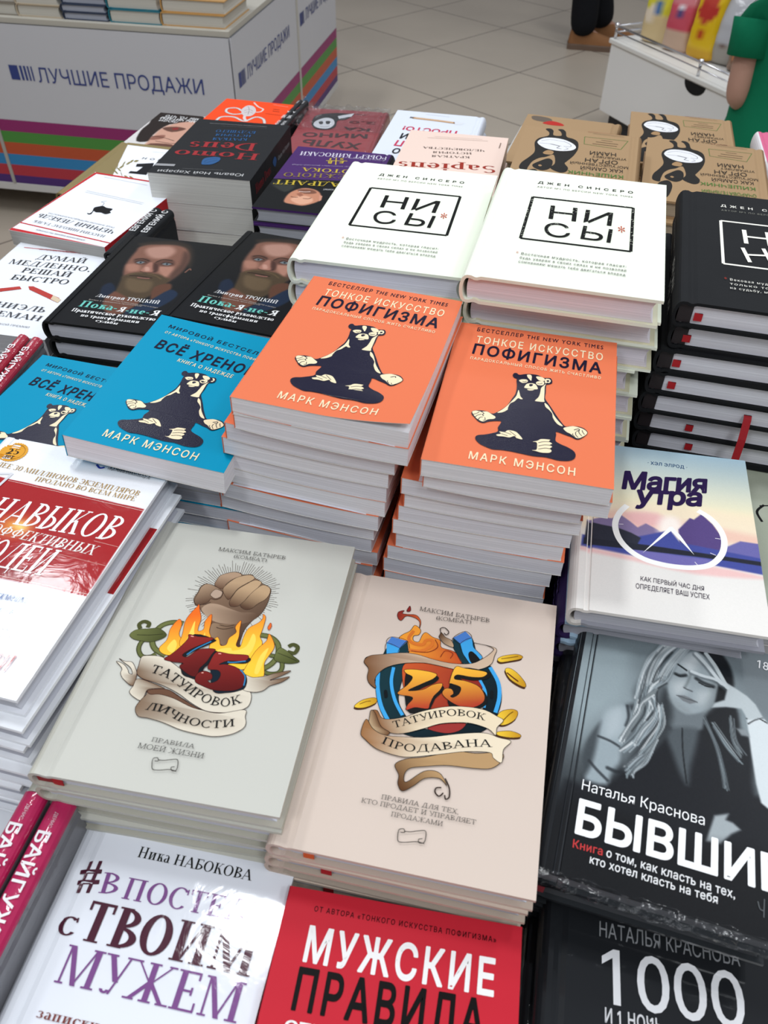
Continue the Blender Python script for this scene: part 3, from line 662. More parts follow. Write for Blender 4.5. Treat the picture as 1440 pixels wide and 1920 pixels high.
ART['B'] = [
["t","БЕСТСЕЛЛЕР THE NEW YORK TIMES","sbs","1c1a30",15.3,10.1,114.0,12.0,5.24],
["t","ТОНКОЕ ИСКУССТВО","sbs","f3e3bd",16.5,26.7,114.0,27.8,9.66],
["t","ПОФИГИЗМА","sxs","1c1a30",15.7,42.2,113.3,45.4,13.68],
["t","ПАРАДОКСАЛЬНЫЙ СПОСОБ ЖИТЬ СЧАСТЛИВО","sbs","f3e3bd",15.4,50.5,113.2,53.2,3.51],
["t","МАРК МЭНСОН","sbs","f3e3bd",30.1,165.0,99.5,165.7,7.63],
["bg","1c1a30",[49.1,64.0,49.9,61.0,51.8,60.5,53.9,62.1,57.7,60.3,62.6,59.1,67.6,59.3,71.3,61.6,74.1,61.2,76.6,60.9,78.2,63.6,78.1,67.3,76.1,69.0,74.4,70.1,74.3,73.7,74.6,79.7,74.7,86.8,77.8,93.0,80.5,98.1,84.0,105.1,87.3,111.0,90.6,115.6,93.8,114.6,99.0,113.8,103.0,114.7,105.7,117.8,105.7,120.5,103.7,124.2,100.9,127.5,98.4,128.1,95.0,126.3,91.1,125.1,85.1,123.2,85.0,126.6,85.1,132.9,88.5,135.7,93.7,138.0,97.7,141.1,99.0,144.9,98.1,149.1,94.5,151.9,88.2,153.0,83.1,152.2,78.7,151.8,71.8,152.5,64.1,151.9,56.3,151.2,49.9,151.3,44.8,152.0,40.2,150.6,35.3,148.2,32.1,144.3,31.8,141.2,33.5,139.2,38.5,137.2,45.5,132.6,45.4,127.8,46.9,121.1,43.2,121.2,38.7,122.9,35.0,125.4,31.6,124.6,28.4,121.0,25.7,117.2,26.0,113.8,29.2,112.2,31.9,111.7,36.0,111.9,40.3,113.4,45.1,107.9,49.1,101.2,51.6,92.5,53.4,86.1,53.5,77.7,52.6,70.6,52.5,67.8,50.4,66.7]],
["bg","f3e3bd",[73.5,62.6,76.0,62.3,77.2,64.5,76.3,67.1,74.6,67.3,73.6,68.4,72.9,65.5]],
["bg","1c1a30",[74.2,64.6,75.4,63.9,76.2,65.0,75.3,66.2,74.5,66.1]],
["bg","f3e3bd",[66.3,61.5,69.9,61.0,72.7,63.1,72.3,65.7,69.5,66.1,67.3,64.2]],
["bg","f3e3bd",[73.9,69.2,73.4,72.8,73.7,79.9,74.0,88.1,74.2,91.2,68.4,91.8,68.1,90.5,70.0,86.2,70.7,80.7,70.9,75.2,72.4,71.8]],
["bg","f3e3bd",[59.5,61.1,61.2,60.2,62.8,61.2,63.2,64.8,63.0,67.7,61.8,66.4,60.1,63.7]],
["bg","f3e3bd",[54.3,69.5,56.2,67.6,59.4,67.0,60.7,68.5,60.0,70.6,57.3,71.9,55.5,71.1]],
["bg","f3e3bd",[66.8,68.9,68.5,67.0,71.7,66.4,72.7,68.7,71.7,71.3,68.9,72.0,67.2,70.9]],
["bg","f3e3bd",[60.2,72.6,62.9,71.1,66.4,71.4,68.6,76.4,66.9,77.7,63.5,77.9,60.0,77.9,58.8,77.0]],
["bg","f3e3bd",[61.1,79.2,63.5,78.4,66.2,78.4,64.3,79.8,62.3,80.1]],
["bg","1c1a30",[62.0,73.1,63.0,71.9,64.7,72.2,64.4,74.0,63.2,75.0,62.3,74.5]],
["l","1c1a30",0.5,[56.8,69.9,58.4,70.3,59.9,69.0]],
["l","1c1a30",0.5,[67.7,69.9,69.5,70.3,71.3,69.0]],
["bg","f3e3bd",[55.1,81.5,56.3,85.4,57.1,88.8,59.0,91.6,57.5,92.2,55.7,91.5,53.4,96.1,50.9,99.1,49.8,104.5,49.7,106.8,46.7,110.4,43.1,111.8,46.3,107.1,49.2,101.8,51.9,95.3,54.1,89.5,54.7,84.6]],
["bg","f3e3bd",[74.7,92.6,77.2,94.9,80.0,100.5,82.7,106.6,85.7,111.4,88.9,116.0,86.3,115.6,83.8,112.9,81.5,108.0,80.8,103.7,78.2,99.8,75.7,97.0]],
["bg","f3e3bd",[25.9,115.5,27.4,113.4,30.4,113.2,32.1,113.4,36.1,112.4,39.8,114.9,42.4,117.0,41.6,119.4,37.8,120.9,34.8,124.1,32.1,123.4,29.0,120.8]],
["l","1c1a30",0.55,[30.8,113.9,29.1,116.2,26.9,117.7]],
["l","1c1a30",0.55,[32.5,116.3,30.0,118.0,28.5,120.6]],
["l","1c1a30",0.55,[33.9,119.1,32.0,120.1,31.0,123.1]],
["l","1c1a30",0.6,[31.4,113.0,34.0,114.9,33.2,116.7,34.4,117.9]],
["l","1c1a30",0.5,[35.2,119.3,35.8,122.0,34.3,122.9]],
["bg","f3e3bd",[89.4,118.6,91.9,116.4,95.8,114.6,99.7,115.0,103.1,116.3,105.5,119.0,104.9,121.8,102.4,125.0,99.6,127.1,97.0,125.8,94.2,123.3,91.6,121.8]],
["l","1c1a30",0.55,[102.1,117.6,102.5,119.4,103.9,122.0]],
["l","1c1a30",0.55,[99.9,118.7,100.3,121.3,102.2,124.0]],
["l","1c1a30",0.55,[98.0,120.5,98.0,123.5,99.9,126.4]],
["l","1c1a30",0.7,[96.6,118.7,99.5,116.7,100.2,118.1,98.3,119.7]],
["l","1c1a30",0.5,[96.2,122.8,95.9,124.0,97.6,125.9]],
["bg","f3e3bd",[45.3,136.3,48.2,134.6,46.8,132.6,50.4,132.3,52.5,129.8,56.7,129.8,59.6,131.8,63.0,137.1,59.1,136.7,57.3,135.0,54.2,137.3,50.3,137.2,46.4,137.6]],
["l","1c1a30",0.5,[48.4,134.5,52.8,135.8]],
["l","1c1a30",0.5,[50.4,132.3,55.2,133.9]],
["l","1c1a30",0.5,[53.5,130.3,58.5,134.7]],
["bg","f3e3bd",[69.9,138.2,73.0,136.4,75.4,134.0,81.2,133.3,80.7,135.2,82.9,137.1,81.6,138.7,83.1,140.4,81.8,142.6,83.1,144.7,81.5,147.1,76.5,148.1,72.6,147.3,70.3,147.0,73.1,145.9,73.2,141.0,72.5,138.1]],
["l","1c1a30",0.55,[73.8,138.3,77.5,136.3,82.0,135.5]],
["l","1c1a30",0.55,[74.1,141.8,78.4,139.5,82.6,139.2]],
["l","1c1a30",0.55,[74.3,145.0,78.7,142.9,82.8,142.9]],
]
ART['F'] = [
["t","МИРОВОЙ БЕСТСЕЛЛЕР","sbs","1c1a30",12.8,16.1,113.8,29.2,4.52],
["t","ОТ АВТОРА «ТОНКОГО ИСКУССТВА ПОФИГИЗМА»","sbs","f3e3bd",13.4,25.0,114.3,37.7,3.25],
["t","ВСЁ ХРЕНОВО","sxs","1c1a30",14.3,47.6,113.8,58.3,12.34],
["t","КНИГА О НАДЕЖДЕ","sbs","f3e3bd",39.5,59.0,89.0,64.7,4.53],
["t","МАРК МЭНСОН","sbs","f3e3bd",26.7,163.5,100.4,166.1,7.82],
["bg","1c1a30",[49.4,72.0,50.3,69.2,52.2,68.8,54.3,70.3,58.1,68.6,63.1,67.4,68.1,67.6,71.8,69.7,74.6,69.3,77.1,69.0,78.7,71.5,78.5,75.0,76.5,76.6,74.7,77.5,74.6,80.9,74.8,86.4,74.7,93.0,77.7,98.8,80.3,103.4,83.7,109.9,86.9,115.3,90.1,119.6,93.4,118.7,98.6,117.9,102.6,118.8,105.3,121.6,105.2,124.1,103.1,127.5,100.3,130.6,97.7,131.2,94.4,129.5,90.4,128.5,84.5,126.7,84.3,129.9,84.2,135.7,87.6,138.3,92.8,140.4,96.8,143.2,98.0,146.7,97.0,150.6,93.3,153.2,87.0,154.2,81.9,153.5,77.4,153.2,70.5,153.9,62.7,153.3,55.0,152.7,48.5,152.8,43.4,153.5,38.7,152.2,33.9,150.0,30.7,146.5,30.5,143.6,32.2,141.8,37.3,139.8,44.5,135.5,44.5,131.1,46.1,124.9,42.4,125.0,37.8,126.6,34.1,129.0,30.6,128.2,27.5,124.9,24.9,121.4,25.3,118.2,28.5,116.7,31.2,116.3,35.3,116.4,39.6,117.8,44.5,112.7,48.7,106.5,51.4,98.4,53.3,92.5,53.6,84.7,52.8,78.1,52.8,75.6,50.7,74.6]],
["bg","f3e3bd",[74.0,70.6,76.5,70.3,77.6,72.3,76.7,74.8,75.0,75.0,73.9,76.0,73.3,73.3]],
["bg","1c1a30",[74.7,72.4,75.8,71.8,76.6,72.8,75.7,73.9,74.9,73.9]],
["bg","f3e3bd",[66.8,69.7,70.3,69.2,73.2,71.1,72.7,73.4,69.9,73.9,67.7,72.1]],
["bg","f3e3bd",[74.2,76.7,73.7,80.0,73.9,86.6,74.0,94.2,74.1,97.1,68.3,97.7,68.0,96.5,70.0,92.4,70.8,87.3,71.2,82.3,72.7,79.1]],
["bg","f3e3bd",[60.0,69.3,61.7,68.4,63.2,69.3,63.6,72.7,63.3,75.4,62.1,74.2,60.5,71.7]],
["bg","f3e3bd",[54.5,77.1,56.5,75.3,59.7,74.8,61.0,76.2,60.3,78.0,57.5,79.3,55.7,78.5]],
["bg","f3e3bd",[67.1,76.5,68.9,74.7,72.1,74.2,73.0,76.2,72.0,78.7,69.2,79.4,67.5,78.3]],
["bg","f3e3bd",[60.4,79.9,63.1,78.5,66.7,78.8,68.8,83.4,67.1,84.7,63.6,84.8,60.1,84.8,59.0,84.0]],
["bg","f3e3bd",[61.2,86.0,63.6,85.2,66.3,85.3,64.4,86.6,62.3,86.9]],
["bg","1c1a30",[62.2,80.4,63.2,79.3,65.0,79.6,64.6,81.2,63.4,82.2,62.5,81.7]],
["l","1c1a30",0.5,[57.0,77.4,58.7,77.8,60.2,76.6]],
["l","1c1a30",0.5,[68.0,77.4,69.8,77.8,71.6,76.5]],
["bg","f3e3bd",[55.1,88.2,56.3,91.8,57.0,94.9,58.8,97.5,57.3,98.1,55.5,97.4,53.1,101.7,50.6,104.5,49.3,109.5,49.2,111.6,46.1,115.0,42.5,116.3,45.8,111.9,48.7,107.0,51.6,101.0,54.0,95.6,54.6,91.1]],
["bg","f3e3bd",[74.6,98.4,77.1,100.5,79.7,105.7,82.4,111.3,85.3,115.7,88.5,120.0,85.8,119.6,83.3,117.2,81.1,112.6,80.6,108.6,78.0,105.0,75.5,102.4]],
["bg","f3e3bd",[25.1,119.8,26.6,117.9,29.7,117.7,31.4,117.8,35.4,116.9,39.0,119.2,41.6,121.1,40.8,123.4,36.9,124.8,33.9,127.7,31.1,127.1,28.1,124.8]],
["l","1c1a30",0.55,[30.1,118.3,28.3,120.4,26.1,121.8]],
["l","1c1a30",0.55,[31.7,120.5,29.2,122.2,27.6,124.6]],
["l","1c1a30",0.55,[33.0,123.1,31.1,124.1,30.1,126.8]],
["l","1c1a30",0.6,[30.7,117.5,33.3,119.3,32.4,120.9,33.6,122.0]],
["l","1c1a30",0.5,[34.4,123.3,34.9,125.7,33.4,126.6]],
["bg","f3e3bd",[88.9,122.4,91.4,120.3,95.4,118.6,99.3,119.0,102.7,120.2,105.0,122.7,104.4,125.3,101.9,128.3,99.0,130.2,96.3,129.0,93.6,126.7,91.0,125.4]],
["l","1c1a30",0.55,[101.7,121.5,102.1,123.0,103.4,125.5]],
["l","1c1a30",0.55,[99.4,122.5,99.8,124.8,101.6,127.4]],
["l","1c1a30",0.55,[97.5,124.1,97.4,126.8,99.3,129.5]],
["l","1c1a30",0.7,[96.1,122.4,99.0,120.6,99.7,121.9,97.8,123.3]],
["l","1c1a30",0.5,[95.6,126.3,95.3,127.3,97.0,129.1]],
["bg","f3e3bd",[44.2,139.0,47.1,137.4,45.8,135.5,49.4,135.3,51.5,132.9,55.8,132.9,58.6,134.7,62.0,139.6,58.0,139.3,56.2,137.7,53.1,139.9,49.2,139.8,45.3,140.2]],
["l","1c1a30",0.5,[47.3,137.3,51.7,138.5]],
["l","1c1a30",0.5,[49.4,135.3,54.2,136.7]],
["l","1c1a30",0.5,[52.6,133.4,57.5,137.4]],
["bg","f3e3bd",[68.9,140.6,72.0,138.9,74.5,136.7,80.3,136.1,79.8,137.8,82.0,139.5,80.6,141.1,82.1,142.6,80.8,144.6,82.0,146.6,80.4,148.8,75.3,149.8,71.4,149.0,69.2,148.8,72.0,147.8,72.2,143.2,71.5,140.5]],
["l","1c1a30",0.55,[72.8,140.7,76.6,138.9,81.1,138.1]],
["l","1c1a30",0.55,[73.0,143.9,77.4,141.8,81.6,141.5]],
["l","1c1a30",0.55,[73.2,146.9,77.6,145.0,81.8,145.0]],
["l","1c1a30",0.5,[67.8,77.1,69.8,77.6,71.4,77.9]],
["b","1c1a30",[68.7,77.5,69.8,76.6,70.6,77.8,69.7,78.6]],
]
ART['C'] = [
["t","ДЖЕН СИНСЕРО","sbw","161616",35.0,29.3,121.4,28.5,4.79],
["t","АВТОР №1 ПО ВЕРСИИ NEW YORK TIMES","sw","8a8a80",35.2,38.8,121.3,37.8,3.12],
["l","161616",2.6,[34.1,60.9,122.8,59.6]],
["l","161616",2.6,[122.8,59.6,123.8,144.6]],
["l","161616",2.6,[123.8,144.6,34.2,145.4]],
["l","161616",2.6,[34.2,145.4,34.1,60.9]],
["t","Н","ni","161616",52.6,102.0,76.0,101.3,27.39],
["t","И","ni","161616",82.4,101.5,105.9,101.7,26.34],
["t","С","ni","161616",54.2,137.4,74.7,133.5,26.35],
["t","Ы","ni","161616",82.3,133.2,106.9,133.8,25.08],
["t","*","s","c0402c",112.3,112.7,118.0,112.2,10.03],
["t","*","s","c0402c",34.4,173.7,36.3,173.5,3.01],
["t","Восточная мудрость, которая гласит:","sw","161616",38.6,174.8,121.3,174.3,3.88],
["t","будь уверен в своих силах и не позволяй","sw","161616",38.3,181.9,121.4,181.1,3.83],
["t","сомнениям мешать тебе двигаться вперед","sw","161616",38.2,188.9,121.1,188.4,3.78],
]
ART['E'] = [
["t","ДЖЕН СИНСЕРО","sbw","efece2",35.0,29.3,121.4,28.5,4.79],
["t","АВТОР №1 ПО ВЕРСИИ NEW YORK TIMES","sw","8a8a80",35.2,38.8,121.3,37.8,3.12],
["l","efece2",2.6,[34.1,60.9,122.8,59.6]],
["l","efece2",2.6,[122.8,59.6,123.8,144.6]],
["l","efece2",2.6,[123.8,144.6,34.2,145.4]],
["l","efece2",2.6,[34.2,145.4,34.1,60.9]],
["t","Н","ni","efece2",52.6,102.0,76.0,101.3,27.39],
["t","И","ni","efece2",82.4,101.5,105.9,101.7,26.34],
["t","Н","ni","efece2",54.2,137.4,74.7,133.5,26.35],
["t","Ы","ni","efece2",82.3,133.2,106.9,133.8,25.08],
["t","*","s","c0402c",112.3,112.7,118.0,112.2,10.03],
["t","*","s","c0402c",34.4,173.7,36.3,173.5,3.01],
["t","Вековая мудрость, которая гласит:","sw","efece2",38.6,174.8,121.3,174.3,3.88],
["t","только тот, кто не ропщет","sw","efece2",38.3,181.9,121.4,181.1,3.83],
["t","на судьбу, может двигаться вперед","sw","efece2",38.2,188.9,121.1,188.4,3.78],
]
ART['H'] = [
["r","5a5048",75.3,61.0,31.4,96],
["b",["8f735c",61.9,45.3,"4a3428",99.0,89.4],[50.0,70.6,49.2,67.4,50.2,62.0,50.4,57.4,53.4,54.0,59.2,55.0,59.4,50.4,60.2,45.6,63.4,42.7,68.6,40.0,73.5,40.0,76.3,41.4,81.9,40.0,85.0,42.5,89.2,44.4,92.3,46.9,96.2,48.1,99.5,51.3,100.2,57.1,100.4,63.0,99.5,69.7,97.6,75.0,94.8,79.1,92.8,83.7,91.5,88.8,91.6,98.2,92.0,102.8,80.4,105.0,70.9,101.4,68.6,92.3,68.2,86.9,65.6,81.0,61.3,80.4,57.5,77.5,54.9,73.7,52.7,74.1]],
["o","3c2a20",0.35,[50.0,70.6,49.2,67.4,50.2,62.0,50.4,57.4,53.4,54.0,59.2,55.0,59.4,50.4,60.2,45.6,63.4,42.7,68.6,40.0,73.5,40.0,76.3,41.4,81.9,40.0,85.0,42.5,89.2,44.4,92.3,46.9,96.2,48.1,99.5,51.3,100.2,57.1,100.4,63.0,99.5,69.7,97.6,75.0,94.8,79.1,92.8,83.7,91.5,88.8,91.6,98.2,92.0,102.8,80.4,105.0,70.9,101.4,68.6,92.3,68.2,86.9,65.6,81.0,61.3,80.4,57.5,77.5,54.9,73.7,52.7,74.1]],
["b",["ad927a",68.5,74.0,"5d4434",95.9,78.9],[57.5,76.1,60.5,71.2,67.2,70.3,76.7,72.5,85.3,74.1,92.9,72.7,97.4,74.4,93.9,80.0,86.1,84.2,75.2,85.6,67.3,84.2,61.3,80.4]],
["b",["93785f",72.4,91.0,"5a4132",89.5,87.8],[68.4,87.5,75.4,86.2,86.3,84.9,89.5,87.8,88.4,93.4,84.2,103.0,76.1,100.5,71.5,100.0]],
["b",["b3957a",65.3,44.7,"6a4d3b",65.5,56.1],[59.5,54.2,59.5,48.9,60.6,45.1,64.5,42.1,69.2,40.0,73.6,40.4,75.4,42.4,71.1,45.9,67.4,51.2,65.7,56.8]],
["o","3c2a20",0.3,[59.5,54.2,59.5,48.9,60.6,45.1,64.5,42.1,69.2,40.0,73.6,40.4,75.4,42.4,71.1,45.9,67.4,51.2,65.7,56.8]],
["b",["bd9e7c",71.7,49.6,"5c4030",72.3,64.6],[66.3,56.7,67.7,51.9,70.8,46.7,74.5,43.3,80.3,40.7,84.1,41.5,84.9,44.1,80.9,48.7,76.7,54.0,74.9,59.6,73.1,65.1,69.0,61.5]],
["o","3c2a20",0.3,[66.3,56.7,67.7,51.9,70.8,46.7,74.5,43.3,80.3,40.7,84.1,41.5,84.9,44.1,80.9,48.7,76.7,54.0,74.9,59.6,73.1,65.1,69.0,61.5]],
["b",["c2a27e",80.9,52.5,"5c4030",78.0,69.4],[74.3,67.1,75.1,60.3,76.9,54.7,81.1,49.4,85.7,44.7,90.6,45.3,90.9,48.3,88.5,54.1,85.9,59.1,83.7,65.4,80.9,69.5,76.5,70.4]],
["o","3c2a20",0.3,[74.3,67.1,75.1,60.3,76.9,54.7,81.1,49.4,85.7,44.7,90.6,45.3,90.9,48.3,88.5,54.1,85.9,59.1,83.7,65.4,80.9,69.5,76.5,70.4]],
["b",["c0a07c",90.2,53.8,"553b2c",87.4,69.8],[82.6,68.5,84.7,63.0,86.6,57.4,89.2,52.4,92.6,48.0,97.7,49.3,99.5,53.5,98.3,59.7,94.0,64.9,90.9,69.8,86.7,71.3]],
["o","3c2a20",0.3,[82.6,68.5,84.7,63.0,86.6,57.4,89.2,52.4,92.6,48.0,97.7,49.3,99.5,53.5,98.3,59.7,94.0,64.9,90.9,69.8,86.7,71.3]],
["b",["a5896f",53.5,56.1,"5a4030",61.1,69.6],[50.2,70.2,50.5,62.7,51.0,57.3,54.1,54.1,60.5,55.5,66.2,58.3,67.6,61.0,67.1,64.8,64.3,66.8,60.7,66.7,60.0,69.8,56.3,72.7,53.2,73.6]],
["o","3c2a20",0.3,[50.2,70.2,50.5,62.7,51.0,57.3,54.1,54.1,60.5,55.5,66.2,58.3,67.6,61.0,67.1,64.8,64.3,66.8,60.7,66.7,60.0,69.8,56.3,72.7,53.2,73.6]],
["b","b59c88",[59.3,62.5,61.3,58.0,65.7,58.7,67.1,60.3,66.8,63.7,63.9,65.8,60.6,64.5]],
["o","3c2a20",0.3,[59.3,62.5,61.3,58.0,65.7,58.7,67.1,60.3,66.8,63.7,63.9,65.8,60.6,64.5]],
["l","3c2a20",0.4,[72.5,89.6,77.7,90.0,83.7,87.5]],
["l","3c2a20",0.35,[74.0,87.2,79.1,87.3,83.6,85.4]],
["l","3c2a20",0.35,[55.2,72.9,59.0,71.8,61.7,69.5]],
["l","4a4d28",3.9,[49.7,90.6,42.4,90.8,36.0,95.0,33.6,102.6,35.2,109.2,39.6,114.2,47.5,117.2]],
["l","6b7040",2.4,[49.7,90.6,42.4,90.8,36.0,95.0,33.6,102.6,35.2,109.2,39.6,114.2,47.5,117.2]],
["l","3a3d20",3.2,[34.6,106.5,28.7,108.7,28.2,115.2,32.5,120.6,38.1,120.1,40.8,117.3]],
["l","62673a",2,[34.6,106.5,28.7,108.7,28.2,115.2,32.5,120.6,38.1,120.1,40.8,117.3]],
["l","4a4d28",2.8,[23.2,100.0,21.0,96.6,23.4,93.7,27.3,94.8,27.4,98.1]],
["l","4a4d28",3.9,[102.5,90.3,109.9,90.7,116.5,95.3,118.9,103.9,116.0,112.3,108.4,118.1,100.4,119.6]],
["l","6b7040",2.4,[102.5,90.3,109.9,90.7,116.5,95.3,118.9,103.9,116.0,112.3,108.4,118.1,100.4,119.6]],
["l","3a3d20",3.2,[113.9,104.9,120.8,105.8,124.1,111.9,122.9,117.0,116.9,118.7,110.9,117.1]],
["l","62673a",2,[113.9,104.9,120.8,105.8,124.1,111.9,122.9,117.0,116.9,118.7,110.9,117.1]],
["l","4a4d28",2.8,[124.4,100.1,129.2,100.3,130.2,95.6,126.6,93.9,124.1,96.1]],
["b",["6b7040",19.8,101.6,"454a24",39.8,107.2],[18.2,106.0,20.8,101.4,28.7,99.0,35.0,97.5,41.8,101.0,40.8,104.7,34.6,108.8,28.0,109.4,21.9,108.8]],
["o","2a2c16",0.3,[18.2,106.0,20.8,101.4,28.7,99.0,35.0,97.5,41.8,101.0,40.8,104.7,34.6,108.8,28.0,109.4,21.9,108.8]],
["b",["6b7040",120.8,99.0,"454a24",127.9,107.8],[118.3,98.4,123.8,99.6,129.5,103.1,134.0,106.1,130.0,108.6,123.6,109.2,117.5,107.5]],
["o","2a2c16",0.3,[118.3,98.4,123.8,99.6,129.5,103.1,134.0,106.1,130.0,108.6,123.6,109.2,117.5,107.5]],
["l","2a2c16",0.4,[22.8,105.2,30.7,104.0,39.5,101.5]],
["l","2a2c16",0.4,[118.4,102.3,125.0,103.9,132.2,106.2]],
["b",["fbc83a",63.7,114.2,"ec6d22",52.6,83.4],[41.4,112.7,43.9,105.3,42.9,96.1,45.7,87.7,49.0,91.3,50.1,99.5,54.3,104.5,54.5,110.2,52.0,116.4,45.3,116.5]],
["o","8a3a14",0.3,[41.4,112.7,43.9,105.3,42.9,96.1,45.7,87.7,49.0,91.3,50.1,99.5,54.3,104.5,54.5,110.2,52.0,116.4,45.3,116.5]],
["b",["fbc83a",63.7,114.2,"ec6d22",52.6,83.4],[53.7,108.1,52.3,99.1,50.5,88.7,51.8,81.1,53.9,75.7,54.7,73.1,56.8,77.7,60.1,84.4,60.9,92.7,62.1,94.9,64.7,92.6,63.5,86.2,65.8,79.7,67.7,85.4,69.0,93.6,72.1,101.2,62.9,112.1]],
["o","8a3a14",0.3,[53.7,108.1,52.3,99.1,50.5,88.7,51.8,81.1,53.9,75.7,54.7,73.1,56.8,77.7,60.1,84.4,60.9,92.7,62.1,94.9,64.7,92.6,63.5,86.2,65.8,79.7,67.7,85.4,69.0,93.6,72.1,101.2,62.9,112.1]],
["b",["fbc83a",63.7,114.2,"ec6d22",52.6,83.4],[73.1,105.6,75.3,97.7,77.7,99.0,80.1,103.4,83.5,102.0,83.7,96.7,86.9,91.4,85.0,87.0,87.1,81.2,88.5,88.8,89.7,94.4,90.0,101.3,93.0,101.9,92.9,93.8,94.1,86.5,99.2,80.8,101.0,76.8,100.2,73.3,102.6,75.3,103.3,81.2,103.4,88.3,103.5,91.9,106.5,97.1,104.9,106.5,101.0,118.4,88.8,118.4,78.2,114.9]],
["o","8a3a14",0.3,[73.1,105.6,75.3,97.7,77.7,99.0,80.1,103.4,83.5,102.0,83.7,96.7,86.9,91.4,85.0,87.0,87.1,81.2,88.5,88.8,89.7,94.4,90.0,101.3,93.0,101.9,92.9,93.8,94.1,86.5,99.2,80.8,101.0,76.8,100.2,73.3,102.6,75.3,103.3,81.2,103.4,88.3,103.5,91.9,106.5,97.1,104.9,106.5,101.0,118.4,88.8,118.4,78.2,114.9]],
["b",["fbc83a",68.1,126.6,"ec6d22",57.8,98.0],[103.1,106.9,105.1,100.8,108.6,94.4,108.8,88.5,113.1,93.6,115.1,99.0,113.3,106.1,112.2,111.9,114.3,122.4,104.9,125.2,100.5,122.8,101.0,118.4]],
["o","8a3a14",0.3,[103.1,106.9,105.1,100.8,108.6,94.4,108.8,88.5,113.1,93.6,115.1,99.0,113.3,106.1,112.2,111.9,114.3,122.4,104.9,125.2,100.5,122.8,101.0,118.4]],
["b","e2662a",[106.4,83.6,107.2,79.5,108.6,82.0,107.9,85.4]],
["o","8a3a14",0.3,[106.4,83.6,107.2,79.5,108.6,82.0,107.9,85.4]],
["b","fdd65a",[46.4,111.8,48.5,104.5,51.9,108.4,51.4,114.8]],
["b","fdd65a",[57.3,107.4,56.6,94.7,57.0,87.4,60.1,97.6,65.9,98.9,66.6,95.2,68.8,104.1,62.1,110.0]],
["b","fdd65a",[78.9,111.4,80.2,106.6,87.0,104.2,89.5,106.0,96.7,101.2,98.2,90.5,101.7,95.7,100.4,107.4,91.6,112.4]],
["b","fdd65a",[107.8,119.3,107.9,107.1,111.5,99.6,111.2,108.7,110.7,119.8]],
["b",["ddd3c0",38.4,123.4,"7c624c",33.4,130.9],[32.9,121.6,36.1,119.9,44.3,118.9,53.1,121.8,62.5,126.6,73.8,132.0,82.5,135.7,90.2,136.9,99.0,135.8,103.8,133.3,110.1,134.8,111.8,141.7,109.9,146.1,103.5,149.8,95.2,151.8,86.2,152.0,75.9,148.3,66.9,143.8,57.3,140.4,48.2,138.4,40.2,137.2,34.7,133.9,33.5,127.6]],
["o","2c0d0c",0.35,[32.9,121.6,36.1,119.9,44.3,118.9,53.1,121.8,62.5,126.6,73.8,132.0,82.5,135.7,90.2,136.9,99.0,135.8,103.8,133.3,110.1,134.8,111.8,141.7,109.9,146.1,103.5,149.8,95.2,151.8,86.2,152.0,75.9,148.3,66.9,143.8,57.3,140.4,48.2,138.4,40.2,137.2,34.7,133.9,33.5,127.6]],
["b",["ddd3c0",107.6,127.9,"7c624c",121.9,119.9],[100.9,122.7,108.1,123.5,115.7,121.0,121.3,117.8,130.5,114.2,125.4,119.2,119.2,123.6,124.2,121.6,130.8,118.8,126.7,123.8,120.4,127.6,117.0,131.9,111.3,134.0,104.0,132.8]],
["o","2c0d0c",0.35,[100.9,122.7,108.1,123.5,115.7,121.0,121.3,117.8,130.5,114.2,125.4,119.2,119.2,123.6,124.2,121.6,130.8,118.8,126.7,123.8,120.4,127.6,117.0,131.9,111.3,134.0,104.0,132.8]],
["b",["ddd3c0",29.4,136.0,"7c624c",35.0,138.2],[19.1,125.3,23.5,126.7,28.2,126.4,32.1,130.1,35.1,134.9,35.7,143.3,28.0,139.5,24.6,135.8,23.9,132.1,18.2,127.7,23.5,128.9,27.7,132.0,29.8,134.8,32.2,134.9,29.0,130.6,22.9,127.4]],
["o","2c0d0c",0.35,[19.1,125.3,23.5,126.7,28.2,126.4,32.1,130.1,35.1,134.9,35.7,143.3,28.0,139.5,24.6,135.8,23.9,132.1,18.2,127.7,23.5,128.9,27.7,132.0,29.8,134.8,32.2,134.9,29.0,130.6,22.9,127.4]],
["b",["ddd3c0",37.8,147.2,"7c624c",44.0,139.7],[36.7,137.9,44.5,138.5,57.0,142.0,46.7,143.9,45.8,148.8,44.6,152.6,36.0,148.5,36.2,143.3]],
["o","2c0d0c",0.35,[36.7,137.9,44.5,138.5,57.0,142.0,46.7,143.9,45.8,148.8,44.6,152.6,36.0,148.5,36.2,143.3]],
["b",["ddd3c0",70.9,159.3,"7c624c",43.1,154.4],[46.7,143.9,57.9,141.9,69.7,146.4,82.5,151.6,95.3,152.3,109.8,147.1,111.7,151.7,113.5,156.3,112.2,160.4,106.5,164.9,97.1,168.0,86.5,168.1,75.6,167.2,63.9,164.5,54.4,163.3,47.6,163.1,43.8,158.3,44.6,152.6,46.7,147.6]],
["o","2c0d0c",0.35,[46.7,143.9,57.9,141.9,69.7,146.4,82.5,151.6,95.3,152.3,109.8,147.1,111.7,151.7,113.5,156.3,112.2,160.4,106.5,164.9,97.1,168.0,86.5,168.1,75.6,167.2,63.9,164.5,54.4,163.3,47.6,163.1,43.8,158.3,44.6,152.6,46.7,147.6]],
["b","6a4a38",[46.9,144.4,57.9,141.9,67.7,145.8,80.5,151.0,85.4,152.1,76.9,151.2,64.6,147.4,54.9,146.1,48.9,147.2]],
["o","2c0d0c",0.35,[46.9,144.4,57.9,141.9,67.7,145.8,80.5,151.0,85.4,152.1,76.9,151.2,64.6,147.4,54.9,146.1,48.9,147.2]],
